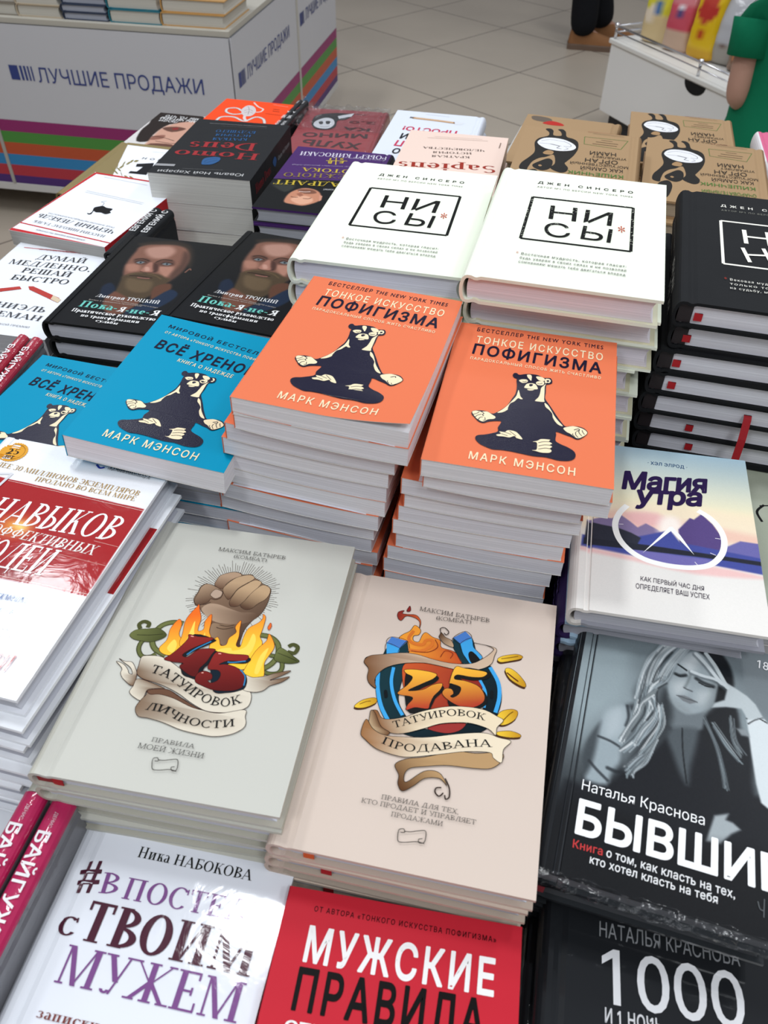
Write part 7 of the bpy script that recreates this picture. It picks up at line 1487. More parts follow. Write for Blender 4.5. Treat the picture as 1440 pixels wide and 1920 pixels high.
ART['D'] = [  # foil glints painted as cream flecks over the frame and letters
["l","e8ecd8",0.39,[54.1,60.3,53.3,59.7]],
["l","e8ecd8",0.35,[116.2,60.3,115.6,60.4]],
["l","e8ecd8",0.53,[48.5,60.0,49.5,60.5]],
["l","e8ecd8",0.55,[104.4,59.4,104.7,59.8]],
["l","e8ecd8",0.31,[111.2,60.0,111.6,60.0]],
["l","e8ecd8",0.36,[75.1,61.3,76.0,61.4]],
["l","e8ecd8",0.39,[114.9,60.6,115.7,60.6]],
["l","e8ecd8",0.27,[87.1,59.3,86.6,59.8]],
["l","e8ecd8",0.37,[38.5,60.3,38.6,60.3]],
["l","e8ecd8",0.35,[121.8,59.4,121.1,59.6]],
["l","e8ecd8",0.29,[66.3,60.0,66.4,60.7]],
["l","e8ecd8",0.37,[38.9,61.5,39.2,61.0]],
["l","e8ecd8",0.58,[49.7,59.6,50.2,60.2]],
["l","e8ecd8",0.52,[100.4,58.8,99.9,59.5]],
["l","e8ecd8",0.32,[71.6,60.7,72.3,60.3]],
["l","e8ecd8",0.25,[72.6,60.0,73.7,59.8]],
["l","e8ecd8",0.28,[37.3,61.5,37.0,61.2]],
["l","e8ecd8",0.31,[121.0,58.9,119.9,58.2]],
["l","e8ecd8",0.6,[93.3,58.9,93.3,58.5]],
["l","e8ecd8",0.42,[45.0,61.4,44.8,62.2]],
["l","e8ecd8",0.56,[55.3,59.5,55.1,59.1]],
["l","e8ecd8",0.32,[107.8,58.7,107.2,58.3]],
["l","e8ecd8",0.45,[55.5,59.7,54.4,60.4]],
["l","e8ecd8",0.51,[121.7,60.6,122.1,61.0]],
["l","e8ecd8",0.57,[77.0,59.6,77.9,60.2]],
["l","e8ecd8",0.43,[64.3,61.2,64.7,61.7]],
["l","e8ecd8",0.28,[92.6,59.5,93.6,60.2]],
["l","e8ecd8",0.29,[121.3,60.0,120.3,60.7]],
["l","e8ecd8",0.45,[120.4,58.6,119.6,58.8]],
["l","e8ecd8",0.25,[101.3,59.3,100.1,59.9]],
["l","e8ecd8",0.44,[110.9,60.5,111.6,61.1]],
["l","e8ecd8",0.52,[111.3,60.2,110.9,60.8]],
["l","e8ecd8",0.42,[76.0,59.2,74.9,59.3]],
["l","e8ecd8",0.43,[111.1,58.9,110.7,59.3]],
["l","e8ecd8",0.38,[123.6,61.3,122.6,61.4]],
["l","e8ecd8",0.28,[123.1,125.9,123.1,126.6]],
["l","e8ecd8",0.55,[123.2,70.3,123.2,70.1]],
["l","e8ecd8",0.54,[122.5,126.5,121.8,126.2]],
["l","e8ecd8",0.3,[123.9,94.7,124.8,94.2]],
["l","e8ecd8",0.25,[122.9,101.7,123.9,102.0]],
["l","e8ecd8",0.28,[123.2,86.1,123.7,86.0]],
["l","e8ecd8",0.47,[123.9,80.1,124.5,80.9]],
["l","e8ecd8",0.57,[123.7,116.7,124.7,116.6]],
["l","e8ecd8",0.3,[124.0,86.3,124.3,86.2]],
["l","e8ecd8",0.3,[123.2,125.5,122.4,124.9]],
["l","e8ecd8",0.37,[122.8,129.3,122.5,129.5]],
["l","e8ecd8",0.48,[122.4,112.1,123.5,111.6]],
["l","e8ecd8",0.54,[122.6,86.2,121.5,86.9]],
["l","e8ecd8",0.42,[124.3,128.8,123.5,128.9]],
["l","e8ecd8",0.48,[124.4,109.0,125.5,108.4]],
["l","e8ecd8",0.57,[124.1,117.3,124.9,117.0]],
["l","e8ecd8",0.33,[123.4,95.1,123.9,94.8]],
["l","e8ecd8",0.39,[123.4,88.6,124.4,88.4]],
["l","e8ecd8",0.44,[123.1,128.9,121.9,128.4]],
["l","e8ecd8",0.3,[123.8,118.2,124.9,118.4]],
["l","e8ecd8",0.36,[124.0,66.5,125.0,66.7]],
["l","e8ecd8",0.52,[122.3,66.7,123.3,67.3]],
["l","e8ecd8",0.53,[122.3,71.8,123.4,71.2]],
["l","e8ecd8",0.31,[123.6,118.6,123.0,118.6]],
["l","e8ecd8",0.6,[121.8,67.4,120.9,66.7]],
["l","e8ecd8",0.58,[124.0,84.7,124.6,84.9]],
["l","e8ecd8",0.44,[124.2,134.4,124.7,134.8]],
["l","e8ecd8",0.31,[122.5,103.1,122.4,102.5]],
["l","e8ecd8",0.36,[123.1,133.7,123.5,134.3]],
["l","e8ecd8",0.59,[123.0,91.3,123.9,90.6]],
["l","e8ecd8",0.44,[122.1,73.4,122.9,73.0]],
["l","e8ecd8",0.5,[123.8,99.4,124.6,100.2]],
["l","e8ecd8",0.46,[124.8,137.6,125.6,138.1]],
["l","e8ecd8",0.56,[114.5,145.7,114.0,145.9]],
["l","e8ecd8",0.48,[68.9,145.4,68.3,146.0]],
["l","e8ecd8",0.56,[97.2,145.1,96.8,145.7]],
["l","e8ecd8",0.43,[44.7,145.7,45.2,145.9]],
["l","e8ecd8",0.44,[35.0,144.4,35.5,144.4]],
["l","e8ecd8",0.57,[69.6,144.4,68.6,144.8]],
["l","e8ecd8",0.25,[60.5,146.3,61.2,146.3]],
["l","e8ecd8",0.26,[48.5,145.6,47.3,145.9]],
["l","e8ecd8",0.54,[80.1,144.6,81.0,145.0]],
["l","e8ecd8",0.59,[96.8,145.1,95.7,144.9]],
["l","e8ecd8",0.5,[57.1,144.7,57.6,145.2]],
["l","e8ecd8",0.35,[83.8,143.8,84.8,144.5]],
["l","e8ecd8",0.47,[55.9,145.5,56.7,145.2]],
["l","e8ecd8",0.57,[100.9,143.7,100.3,143.3]],
["l","e8ecd8",0.28,[112.6,143.7,113.7,143.2]],
["l","e8ecd8",0.29,[105.9,145.2,106.8,145.2]],
["l","e8ecd8",0.55,[93.2,146.0,92.4,145.6]],
["l","e8ecd8",0.57,[114.7,144.2,114.9,144.5]],
["l","e8ecd8",0.52,[117.8,143.9,118.4,143.1]],
["l","e8ecd8",0.59,[106.9,143.6,106.4,143.4]],
["l","e8ecd8",0.58,[69.1,146.3,68.3,145.8]],
["l","e8ecd8",0.5,[39.0,146.5,37.9,147.2]],
["l","e8ecd8",0.42,[64.8,144.2,64.0,143.6]],
["l","e8ecd8",0.52,[75.0,144.7,75.5,145.2]],
["l","e8ecd8",0.32,[119.6,144.0,118.9,144.1]],
["l","e8ecd8",0.32,[67.5,144.8,68.0,145.5]],
["l","e8ecd8",0.54,[93.8,144.2,92.6,143.7]],
["l","e8ecd8",0.5,[59.3,145.2,58.2,144.9]],
["l","e8ecd8",0.41,[87.7,144.6,87.7,144.4]],
["l","e8ecd8",0.29,[110.5,145.4,111.0,145.3]],
["l","e8ecd8",0.43,[97.5,145.8,97.4,146.5]],
["l","e8ecd8",0.26,[107.8,145.0,108.1,145.3]],
["l","e8ecd8",0.35,[85.4,144.1,84.3,143.6]],
["l","e8ecd8",0.49,[84.4,145.3,83.6,145.0]],
["l","e8ecd8",0.44,[35.2,100.4,34.7,100.2]],
["l","e8ecd8",0.29,[33.8,100.3,33.1,100.2]],
["l","e8ecd8",0.46,[34.3,71.9,33.5,72.3]],
["l","e8ecd8",0.52,[35.0,142.0,34.0,142.7]],
["l","e8ecd8",0.55,[34.2,93.7,33.2,93.7]],
["l","e8ecd8",0.56,[34.1,127.2,34.6,127.9]],
["l","e8ecd8",0.55,[34.0,119.9,34.0,120.4]],
["l","e8ecd8",0.35,[34.0,138.3,33.9,139.0]],
["l","e8ecd8",0.57,[35.2,74.7,34.5,75.4]],
["l","e8ecd8",0.4,[32.9,59.8,32.4,59.9]],
["l","e8ecd8",0.44,[34.5,138.0,34.8,138.0]],
["l","e8ecd8",0.52,[33.1,87.0,32.2,86.3]],
["l","e8ecd8",0.47,[33.8,117.5,34.0,116.8]],
["l","e8ecd8",0.4,[35.3,138.6,35.9,138.7]],
["l","e8ecd8",0.34,[33.8,120.3,33.9,120.4]],
["l","e8ecd8",0.45,[33.3,92.6,33.7,92.6]],
["l","e8ecd8",0.58,[33.4,98.3,33.8,98.7]],
["l","e8ecd8",0.36,[33.8,106.8,33.3,106.4]],
["l","e8ecd8",0.36,[34.1,127.2,33.8,127.5]],
["l","e8ecd8",0.28,[34.8,72.0,35.6,71.5]],
["l","e8ecd8",0.48,[33.0,60.1,33.9,59.4]],
["l","e8ecd8",0.33,[33.5,97.8,34.6,97.7]],
["l","e8ecd8",0.28,[34.7,107.6,33.7,108.1]],
["l","e8ecd8",0.45,[33.0,141.9,32.8,142.3]],
["l","e8ecd8",0.38,[33.7,62.7,34.2,61.9]],
["l","e8ecd8",0.51,[34.3,81.2,35.3,81.1]],
["l","e8ecd8",0.35,[33.2,112.0,32.5,111.2]],
["l","e8ecd8",0.36,[34.1,135.3,34.7,135.9]],
["l","e8ecd8",0.57,[35.1,88.6,36.1,87.9]],
["l","e8ecd8",0.5,[35.3,71.7,35.8,71.6]],
["l","e8ecd8",0.37,[34.3,71.5,35.3,71.1]],
["l","e8ecd8",0.31,[35.1,142.7,35.5,142.3]],
["l","e8ecd8",0.55,[35.1,104.6,34.9,104.5]],
["l","e8ecd8",0.41,[35.1,133.8,35.5,134.2]],
["l","e8ecd8",0.29,[70.0,94.3,69.5,94.0]],
["l","e8ecd8",0.42,[69.4,86.5,70.8,86.9]],
["l","e8ecd8",0.48,[71.1,75.4,71.8,75.2]],
["l","e8ecd8",0.45,[64.5,81.3,65.7,81.6]],
["l","e8ecd8",0.41,[68.3,95.0,67.3,95.2]],
["l","e8ecd8",0.49,[56.7,101.5,57.8,101.3]],
["l","e8ecd8",0.44,[53.7,79.6,52.6,80.0]],
["l","e8ecd8",0.32,[72.2,86.3,70.9,85.7]],
["l","e8ecd8",0.41,[62.9,82.2,62.1,82.6]],
["l","e8ecd8",0.29,[54.1,85.2,52.6,84.8]],
["l","e8ecd8",0.25,[71.2,96.0,71.2,95.8]],
["l","e8ecd8",0.43,[66.0,86.2,67.3,86.0]],
["l","e8ecd8",0.31,[67.5,98.8,66.2,99.2]],
["l","e8ecd8",0.47,[60.5,82.5,60.2,82.2]],
["l","e8ecd8",0.35,[58.4,88.6,57.1,89.0]],
["l","e8ecd8",0.46,[67.6,78.1,68.2,78.5]],
["l","e8ecd8",0.45,[69.1,90.3,70.3,89.8]],
["l","e8ecd8",0.36,[56.0,97.3,57.1,97.4]],
["l","e8ecd8",0.39,[72.6,92.0,71.9,92.1]],
["l","e8ecd8",0.35,[58.9,101.8,59.1,102.3]],
["l","e8ecd8",0.45,[59.3,76.6,58.3,77.0]],
["l","e8ecd8",0.42,[74.5,75.6,74.2,75.7]],
["l","e8ecd8",0.3,[67.8,85.2,69.0,85.3]],
["l","e8ecd8",0.27,[54.3,93.6,54.2,93.1]],
["l","e8ecd8",0.46,[65.0,94.4,65.8,94.0]],
["l","e8ecd8",0.32,[71.6,86.1,72.8,85.5]],
["l","e8ecd8",0.29,[61.9,85.6,61.9,86.1]],
["l","e8ecd8",0.3,[60.6,82.6,62.1,83.1]],
["l","e8ecd8",0.33,[56.5,81.1,55.1,80.7]],
["l","e8ecd8",0.38,[69.7,89.3,68.5,88.9]],
["l","e8ecd8",0.46,[61.1,87.9,61.0,87.7]],
["l","e8ecd8",0.44,[74.0,83.1,74.9,83.1]],
["l","e8ecd8",0.41,[58.7,98.9,59.4,99.4]],
["l","e8ecd8",0.37,[74.1,88.2,75.5,87.7]],
["l","e8ecd8",0.4,[61.4,87.1,61.7,86.6]],
["l","e8ecd8",0.35,[64.5,97.2,63.5,97.0]],
["l","e8ecd8",0.29,[67.3,91.1,67.2,91.3]],
["l","e8ecd8",0.36,[59.6,94.6,60.2,94.0]],
["l","e8ecd8",0.47,[68.3,100.5,67.4,100.9]],
["l","e8ecd8",0.31,[53.4,88.5,54.2,88.8]],
["l","e8ecd8",0.43,[55.6,100.6,55.3,100.4]],
["l","e8ecd8",0.39,[60.8,92.0,60.4,91.5]],
["l","e8ecd8",0.44,[93.5,75.5,94.1,76.0]],
["l","e8ecd8",0.45,[92.8,92.0,91.7,92.3]],
["l","e8ecd8",0.38,[85.9,85.1,86.7,84.6]],
["l","e8ecd8",0.26,[98.2,79.7,98.7,79.5]],
["l","e8ecd8",0.25,[99.9,75.7,99.6,75.7]],
["l","e8ecd8",0.26,[105.5,77.2,104.4,77.0]],
["l","e8ecd8",0.39,[101.3,80.7,102.6,81.1]],
["l","e8ecd8",0.31,[103.0,84.8,103.7,85.1]],
["l","e8ecd8",0.26,[104.2,97.0,103.7,96.7]],
["l","e8ecd8",0.4,[91.5,99.9,91.3,99.6]],
["l","e8ecd8",0.27,[84.8,86.4,85.9,86.1]],
["l","e8ecd8",0.35,[103.5,98.2,104.3,98.3]],
["l","e8ecd8",0.29,[92.9,78.3,94.0,78.3]],
["l","e8ecd8",0.32,[89.1,92.3,89.5,92.2]],
["l","e8ecd8",0.46,[94.6,84.4,95.2,84.2]],
["l","e8ecd8",0.48,[98.0,83.3,97.7,83.3]],
["l","e8ecd8",0.33,[100.2,92.7,100.5,92.5]],
["l","e8ecd8",0.31,[102.3,92.4,102.6,92.5]],
["l","e8ecd8",0.36,[105.7,76.7,105.5,76.9]],
["l","e8ecd8",0.35,[94.3,86.0,95.3,86.5]],
["l","e8ecd8",0.47,[101.0,81.8,100.2,82.3]],
["l","e8ecd8",0.37,[87.1,98.8,86.1,98.5]],
["l","e8ecd8",0.35,[96.6,97.6,96.2,98.1]],
["l","e8ecd8",0.37,[84.2,88.1,83.2,87.9]],
["l","e8ecd8",0.39,[90.9,92.1,91.1,92.0]],
["l","e8ecd8",0.37,[92.7,85.5,91.6,85.6]],
["l","e8ecd8",0.28,[92.0,79.0,92.1,78.8]],
["l","e8ecd8",0.41,[97.3,80.0,97.5,80.5]],
["l","e8ecd8",0.36,[87.7,75.3,88.1,74.8]],
["l","e8ecd8",0.39,[83.1,97.3,82.3,97.7]],
["l","e8ecd8",0.48,[86.0,84.0,86.6,84.5]],
["l","e8ecd8",0.26,[101.8,78.9,101.8,78.7]],
["l","e8ecd8",0.43,[92.7,82.3,91.8,81.9]],
["l","e8ecd8",0.46,[84.0,82.0,82.8,81.6]],
["l","e8ecd8",0.27,[85.6,75.4,85.9,75.9]],
["l","e8ecd8",0.33,[86.4,83.5,86.8,83.5]],
["l","e8ecd8",0.38,[85.9,77.9,87.4,78.0]],
["l","e8ecd8",0.26,[104.9,84.3,103.5,84.8]],
["l","e8ecd8",0.46,[98.1,80.7,97.6,80.9]],
["l","e8ecd8",0.38,[97.6,99.9,98.9,100.0]],
["l","e8ecd8",0.35,[100.9,99.7,100.9,99.8]],
["l","e8ecd8",0.39,[102.3,88.6,102.3,88.8]],
["l","e8ecd8",0.32,[66.1,127.0,67.2,126.8]],
["l","e8ecd8",0.5,[68.8,130.2,68.0,130.1]],
["l","e8ecd8",0.43,[61.8,114.3,61.0,114.0]],
["l","e8ecd8",0.3,[69.4,125.6,68.3,125.9]],
["l","e8ecd8",0.27,[67.8,116.2,67.7,115.7]],
["l","e8ecd8",0.31,[65.9,131.4,66.1,130.9]],
["l","e8ecd8",0.32,[70.5,133.0,71.2,132.7]],
["l","e8ecd8",0.39,[60.3,116.8,61.3,117.2]],
["l","e8ecd8",0.35,[73.9,135.1,73.8,134.9]],
["l","e8ecd8",0.48,[72.0,127.0,70.7,126.9]],
["l","e8ecd8",0.37,[67.1,116.7,68.3,116.4]],
["l","e8ecd8",0.3,[61.5,132.3,61.4,132.6]],
["l","e8ecd8",0.36,[58.1,124.5,59.6,124.5]],
["l","e8ecd8",0.47,[70.8,131.2,69.4,130.8]],
["l","e8ecd8",0.38,[67.2,123.4,67.6,123.2]],
["l","e8ecd8",0.4,[67.8,126.9,68.4,126.7]],
["l","e8ecd8",0.5,[69.8,115.7,68.5,115.6]],
["l","e8ecd8",0.37,[57.6,133.0,58.4,132.5]],
["l","e8ecd8",0.49,[70.5,115.2,71.3,114.8]],
["l","e8ecd8",0.32,[68.9,122.3,69.8,122.1]],
["l","e8ecd8",0.35,[71.4,114.2,70.3,114.6]],
["l","e8ecd8",0.47,[57.4,134.2,56.6,133.9]],
["l","e8ecd8",0.3,[62.2,118.3,61.7,117.8]],
["l","e8ecd8",0.41,[59.5,117.7,59.8,118.2]],
["l","e8ecd8",0.41,[54.8,130.0,54.4,130.6]],
["l","e8ecd8",0.43,[58.8,112.1,59.3,112.6]],
["l","e8ecd8",0.36,[63.1,128.5,63.8,128.9]],
["l","e8ecd8",0.42,[67.1,116.5,68.0,116.1]],
["l","e8ecd8",0.33,[71.2,123.3,70.1,123.5]],
["l","e8ecd8",0.39,[58.7,127.9,57.8,127.6]],
["l","e8ecd8",0.46,[55.8,128.2,55.0,127.9]],
["l","e8ecd8",0.44,[57.0,121.4,56.0,121.8]],
["l","e8ecd8",0.27,[54.4,134.3,55.3,133.8]],
["l","e8ecd8",0.32,[69.2,131.9,68.0,132.3]],
["l","e8ecd8",0.42,[61.8,112.9,62.0,112.8]],
["l","e8ecd8",0.49,[65.7,122.1,64.9,121.7]],
["l","e8ecd8",0.41,[74.7,119.3,74.6,118.7]],
["l","e8ecd8",0.32,[58.8,116.3,59.1,116.2]],
["l","e8ecd8",0.27,[57.7,135.9,58.4,135.6]],
["l","e8ecd8",0.44,[64.7,122.2,63.7,122.1]],
["l","e8ecd8",0.37,[69.7,119.9,70.1,120.2]],
["l","e8ecd8",0.28,[72.2,123.4,71.1,123.6]],
["l","e8ecd8",0.42,[99.0,122.0,98.2,121.9]],
["l","e8ecd8",0.49,[91.7,114.4,91.0,113.9]],
["l","e8ecd8",0.5,[91.4,111.5,90.1,111.3]],
["l","e8ecd8",0.39,[94.0,110.8,93.8,111.3]],
["l","e8ecd8",0.45,[100.3,110.7,101.8,110.9]],
["l","e8ecd8",0.42,[101.5,120.6,102.8,121.1]],
["l","e8ecd8",0.37,[104.5,116.3,104.2,116.1]],
["l","e8ecd8",0.45,[105.7,116.5,106.2,116.0]],
["l","e8ecd8",0.49,[93.3,124.4,93.9,124.3]],
["l","e8ecd8",0.38,[94.9,110.8,95.5,110.6]],
["l","e8ecd8",0.3,[92.8,114.0,93.3,114.4]],
["l","e8ecd8",0.4,[106.8,119.9,108.3,120.3]],
["l","e8ecd8",0.28,[103.7,120.0,104.7,119.5]],
["l","e8ecd8",0.45,[99.8,125.9,100.3,125.9]],
["l","e8ecd8",0.5,[94.1,125.7,94.3,126.3]],
["l","e8ecd8",0.29,[85.2,132.6,84.7,133.2]],
["l","e8ecd8",0.46,[85.5,120.1,84.9,119.9]],
["l","e8ecd8",0.4,[87.5,131.8,87.7,131.5]],
["l","e8ecd8",0.42,[96.1,120.6,95.3,120.3]],
["l","e8ecd8",0.44,[103.9,116.0,103.4,116.1]],
["l","e8ecd8",0.49,[91.6,116.1,91.6,116.1]],
["l","e8ecd8",0.34,[99.5,120.8,98.1,121.1]],
["l","e8ecd8",0.34,[94.8,111.9,96.0,112.3]],
["l","e8ecd8",0.26,[88.0,113.7,88.5,114.0]],
["l","e8ecd8",0.34,[100.0,125.9,99.1,126.4]],
["l","e8ecd8",0.37,[96.8,113.6,96.6,114.1]],
["l","e8ecd8",0.41,[105.3,114.6,106.5,114.4]],
["l","e8ecd8",0.42,[90.2,113.5,91.0,113.7]],
["l","e8ecd8",0.44,[92.2,130.3,93.3,130.3]],
["l","e8ecd8",0.3,[90.1,112.0,89.2,112.1]],
["l","e8ecd8",0.25,[94.1,114.1,95.4,113.9]],
["l","e8ecd8",0.34,[94.5,132.5,94.6,133.1]],
["l","e8ecd8",0.47,[87.0,130.0,88.3,130.0]],
["l","e8ecd8",0.37,[95.0,111.1,94.9,111.0]],
["l","e8ecd8",0.34,[88.3,126.3,87.0,126.3]],
["l","e8ecd8",0.28,[101.5,111.4,101.1,111.8]],
["l","e8ecd8",0.29,[105.8,125.3,106.8,125.0]],
["l","e8ecd8",0.31,[98.5,110.0,97.9,110.1]],
["l","e8ecd8",0.39,[84.4,120.5,84.2,120.8]],
["l","e8ecd8",0.45,[98.7,118.6,97.6,118.2]],
["l","e8ecd8",0.47,[89.3,128.8,90.3,129.3]],
["l","e8ecd8",0.48,[91.9,111.9,92.7,112.3]],
]

# ================================================================== the place
for nm, pts in (('wall_back', [(-9, 13, 0), (9, 13, 0), (9, 13, 3.3), (-9, 13, 3.3)]), ('wall_left', [(-9, -4, 0), (-9, 13, 0), (-9, 13, 3.3), (-9, -4, 3.3)]), ('wall_right', [(9, 13, 0), (9, -4, 0), (9, -4, 3.3), (9, 13, 3.3)]), ('wall_front', [(9, -4, 0), (-9, -4, 0), (-9, -4, 3.3), (9, -4, 3.3)])):
    wb = MB(); wb.face(pts, hexc('d6d2ca')); o = wb.build(nm, M_PAINT); o['kind'] = 'structure'
fl = MB(); fl.face([(-9, -4, 0), (9, -4, 0), (9, 13, 0), (-9, 13, 0)], hexc('808080'))
o = fl.build('floor', floor_mat()); o['kind'] = 'structure'

STRIPES = [('8e2a66', .342, .304), ('4a8a3c', .304, .267), ('b8502e', .267, .227), ('2f7fb4', .227, .19), ('b03440', .19, .153), ('4a2a6e', .153, .125)]
def stand(name, label, loc, rz, length, depth, height, texts, seams, sseams, top_over=.0):
    """display stand on castors; its front runs left from the origin, its right side runs back"""
    root = thing(name, label, 'display stand', loc); root.rotation_euler = (0, 0, rz)
    wh = hexc('c4c4c8')
    b = MB(); b.box(-length + .004, -.004, .004, depth - .004, .125, height - .018, hexc('c8c8cc')); b.build('body', M_PAINT, root)
    def panel(kind, put, ln, sm, items):
        p = MB()
        cuts = [0] + sm + [ln]
        for a, c in zip(cuts, cuts[1:]):
            q = lambda s0, s1, z0, z1, col, z: p.face([put(s0, z0, z), put(s1, z0, z), put(s1, z1, z), put(s0, z1, z)], col)
            q(a + .002, c - .002, .125, height - .018, wh, .0045)
            for col, z1, z0 in STRIPES: q(a + .002, c - .002, z0, z1, hexc(col), .0052)
            for s in (a + .002, c - .002): p.face([put(s, .125, 0), put(s, .125, .0045), put(s, height - .018, .0045), put(s, height - .018, 0)], wh)
        if items: print_art(p, items, lambda u, v, z: put(u / 1000, height - v / 1000, .0055 + z), ln * 1000, height * 1000)
        p.build(kind, M_PAINT, root)
    panel('front_panel', lambda s, z, o: (s - length, -o, z), length, seams, texts[0])
    panel('side_panel', lambda s, z, o: (o, s, z), depth, sseams, texts[1])
    panel('side_panel', lambda s, z, o: (-length - o, depth - s, z), depth, sseams, None)
    panel('back_panel', lambda s, z, o: (-s, depth + o, z), length, seams, None)
    t = MB(); t.box(-length - top_over, top_over, -top_over, depth + top_over, height - .018, height, hexc('b9b4a8')); t.build('top_board', M_PAINT, root, bevel=.002)
    t = MB(); t.box(-length - .006, .006, -.006, depth + .006, .098, .125, hexc('c9c7c4')); t.build('base_board', M_PAINT, root, bevel=.002)
    for cx in (-length + .1, -.1):
        for cy in (.1, depth - .1):
            m = MB(); m.box(cx - .02, cx + .02, cy - .02, cy + .02, .075, .098, hexc('8a8a8e')); m.tube([(cx - .013, cy, .036), (cx + .013, cy, .036)], .036, hexc('26282c'), 16)
            m.build('caster', M_PLAIN, root)
    for s in seams:
        m = MB(); m.box(s - length - .006, s - length + .006, -.0085, 0, .125, height - .018, hexc('a8a49c')); m.build('trim_strip', M_PAINT, root)
    for s in sseams:
        m = MB(); m.box(0, .0085, s - .008, s + .008, .125, height - .018, hexc('bdb9b0')); m.build('trim_strip', M_PAINT, root)
    return root
SL = 2.1
def sign(u0, u1, zb, cap, icon, H=.65):
    v = (H - zb) * 1000; out = [['t', 'ЛУЧШИЕ ПРОДАЖИ', 's', '34427e', u0 * 1000, v, u1 * 1000, v, cap * 1000]]
    a, b, z0, z1 = icon; s = (b - a) * 1000; a *= 1000
    for f0, f1 in ((0, .38), (.46, .56), (.63, .72), (.79, .86), (.94, 1)):
        out.append(['p', '34427e', [a + s * f0, (H - z1) * 1000, a + s * f1, (H - z1) * 1000, a + s * f1, (H - z0) * 1000, a + s * f0, (H - z0) * 1000]])
    return out
stand('bestseller_stand', 'white display stand with rainbow stripes and blue lettering behind the left books', (-.49, 2.73, 0), math.radians(-10), SL, 1.37, .65,
      (sign(SL - .662, SL - .1, .468, .045, (SL - .757, SL - .676, .471, .514)), sign(.119, .626, .485, .04, (.036, .1, .482, .525)) + sign(.86, 1.33, .485, .04, (.78, .84, .482, .525))),
      [SL - .862], [.74], .0)
stand('book_table', 'low white display table under all the piles of books', (.429, -.148, 0), math.radians(-11.5), 1.15, 1.56, TABLE, (None, None), [], [])
# ------------------------------------------------------------------ the piles, from the middle of the table outwards
OR = 'e57953'
w, h = size('A'); WA, HA = w, h; tA = th_of('A')
liftA = lambda x, y: .0075 * max(0, (x / (WA / 2) - y / (HA / 2) - 1.0)) ** 1.6
topA = make_book(False, w, h, tA, OR, OR, art=ART['B'], mats=[M_SATIN, M_SPOT], lift=liftA, pages='eeeef2')
lowA = [fresh(make_book(False, w, h, tA, OR, 'e6764e', bend=.0022, sag=-.0012, pages='ececf2', back='d9683f')), fresh(make_book(False, w, h, tA, OR, 'e6764e', bend=.0022, sag=-.0012, pages='e4e4ec', back='d9683f'))]
stack('A', topA, lowA, 'orange paperback with a meditating badger and a lifted cover corner, topmost of left orange pile', 'orange paperbacks', 'the left pile of orange badger paperbacks', rejit=.8)
w, h = size('B'); tB = th_of('B')
topB = make_book(False, w, h, tB, OR, OR, art=ART['B'], mats=[M_SATIN, M_SPOT], pages='eeeef2')
lowB = [fresh(make_book(False, w, h, tB, OR, 'e6764e', bend=.0018, sag=-.001, pages='ececf2', back='d9683f')), fresh(make_book(False, w, h, tB, OR, 'e6764e', bend=.0018, sag=-.001, pages='e4e4ec', back='d9683f'))]
stack('B', topB, lowB, 'orange paperback with a meditating badger, lying flat as topmost of the right orange pile', 'orange paperbacks', 'the right pile of orange badger paperbacks', rejit=.8)

CR = 'f0f5e4'
w, h = size('C'); t = th_of('C')
topC = make_book(True, w, h, t, CR, CR, art=ART['C'], mats=[M_MATTE], pages='e4e4ee', edge='e2e0c4')
lowC = [fresh(make_book(True, w, h, t, CR, 'e9ebd6', mats=[M_MATTE], pages='e4e4ee', edge='d8d4b4'))]
stack('C', topC, lowC, 'cream hardcover with a solid black square frame of letters, topmost of the left cream pile', 'cream hardcovers', 'the left pile of cream hardcovers', extra=lambda i: (-6 if i > 1 else 0, 6 if i > 1 else 0))
w, h = size('D'); t = th_of('D')
topD = make_book(True, w, h, t, CR, CR, art=ART['C'] + ART['D'], mats=[M_MATTE], pages='ece4ec', edge='e2e0c4')
lowD = [fresh(make_book(True, w, h, t, CR, 'e9ebd6', mats=[M_MATTE], pages='e6dfe8', edge='d8d4b4'))]
stack('D', topD, lowD, 'cream hardcover with painted glints on a black letter frame, topmost of the right cream pile', 'cream hardcovers', 'the right pile of cream hardcovers')
w, h = size('E'); t = th_of('E'); DK = '212224'
_sp = [(True, [['t', 'НИ НЫ', 'sw', 'c8c6c0', 40, t * 700, 90, t * 700, 9], ['t', 'ДЖЕН СИНСЕРО', 'sw', '8a8a88', 110, t * 620, 170, t * 620, 3.4]])]
def eb(x, **k):
    b = make_book(True, w, h, t, DK, '222325', mats=[M_MATTE], pages='eaeaf2', spine_art=_sp, edge='1c1d1e', **k); headband(b, w, h, t, '2a2426')
    if x: ribbon(b, w, h, t, -w / 2 + x, 'b01c24', .006)
    return b
topE = eb(.017, art=ART['E'])
lowE = [fresh(eb(x)) for x in (.012, .016, .019, None, .045, .047, None, .03, None, .05)]
ribbon(lowE[3], w, h, t, -w / 2 + .088, 'a81c26', fall=.05)
stack('E', topE, lowE, 'black hardcover with a cream square frame, topmost of the black pile on the right', 'black hardcovers', 'the pile of black hardcovers with red ribbons', rejit=.6)

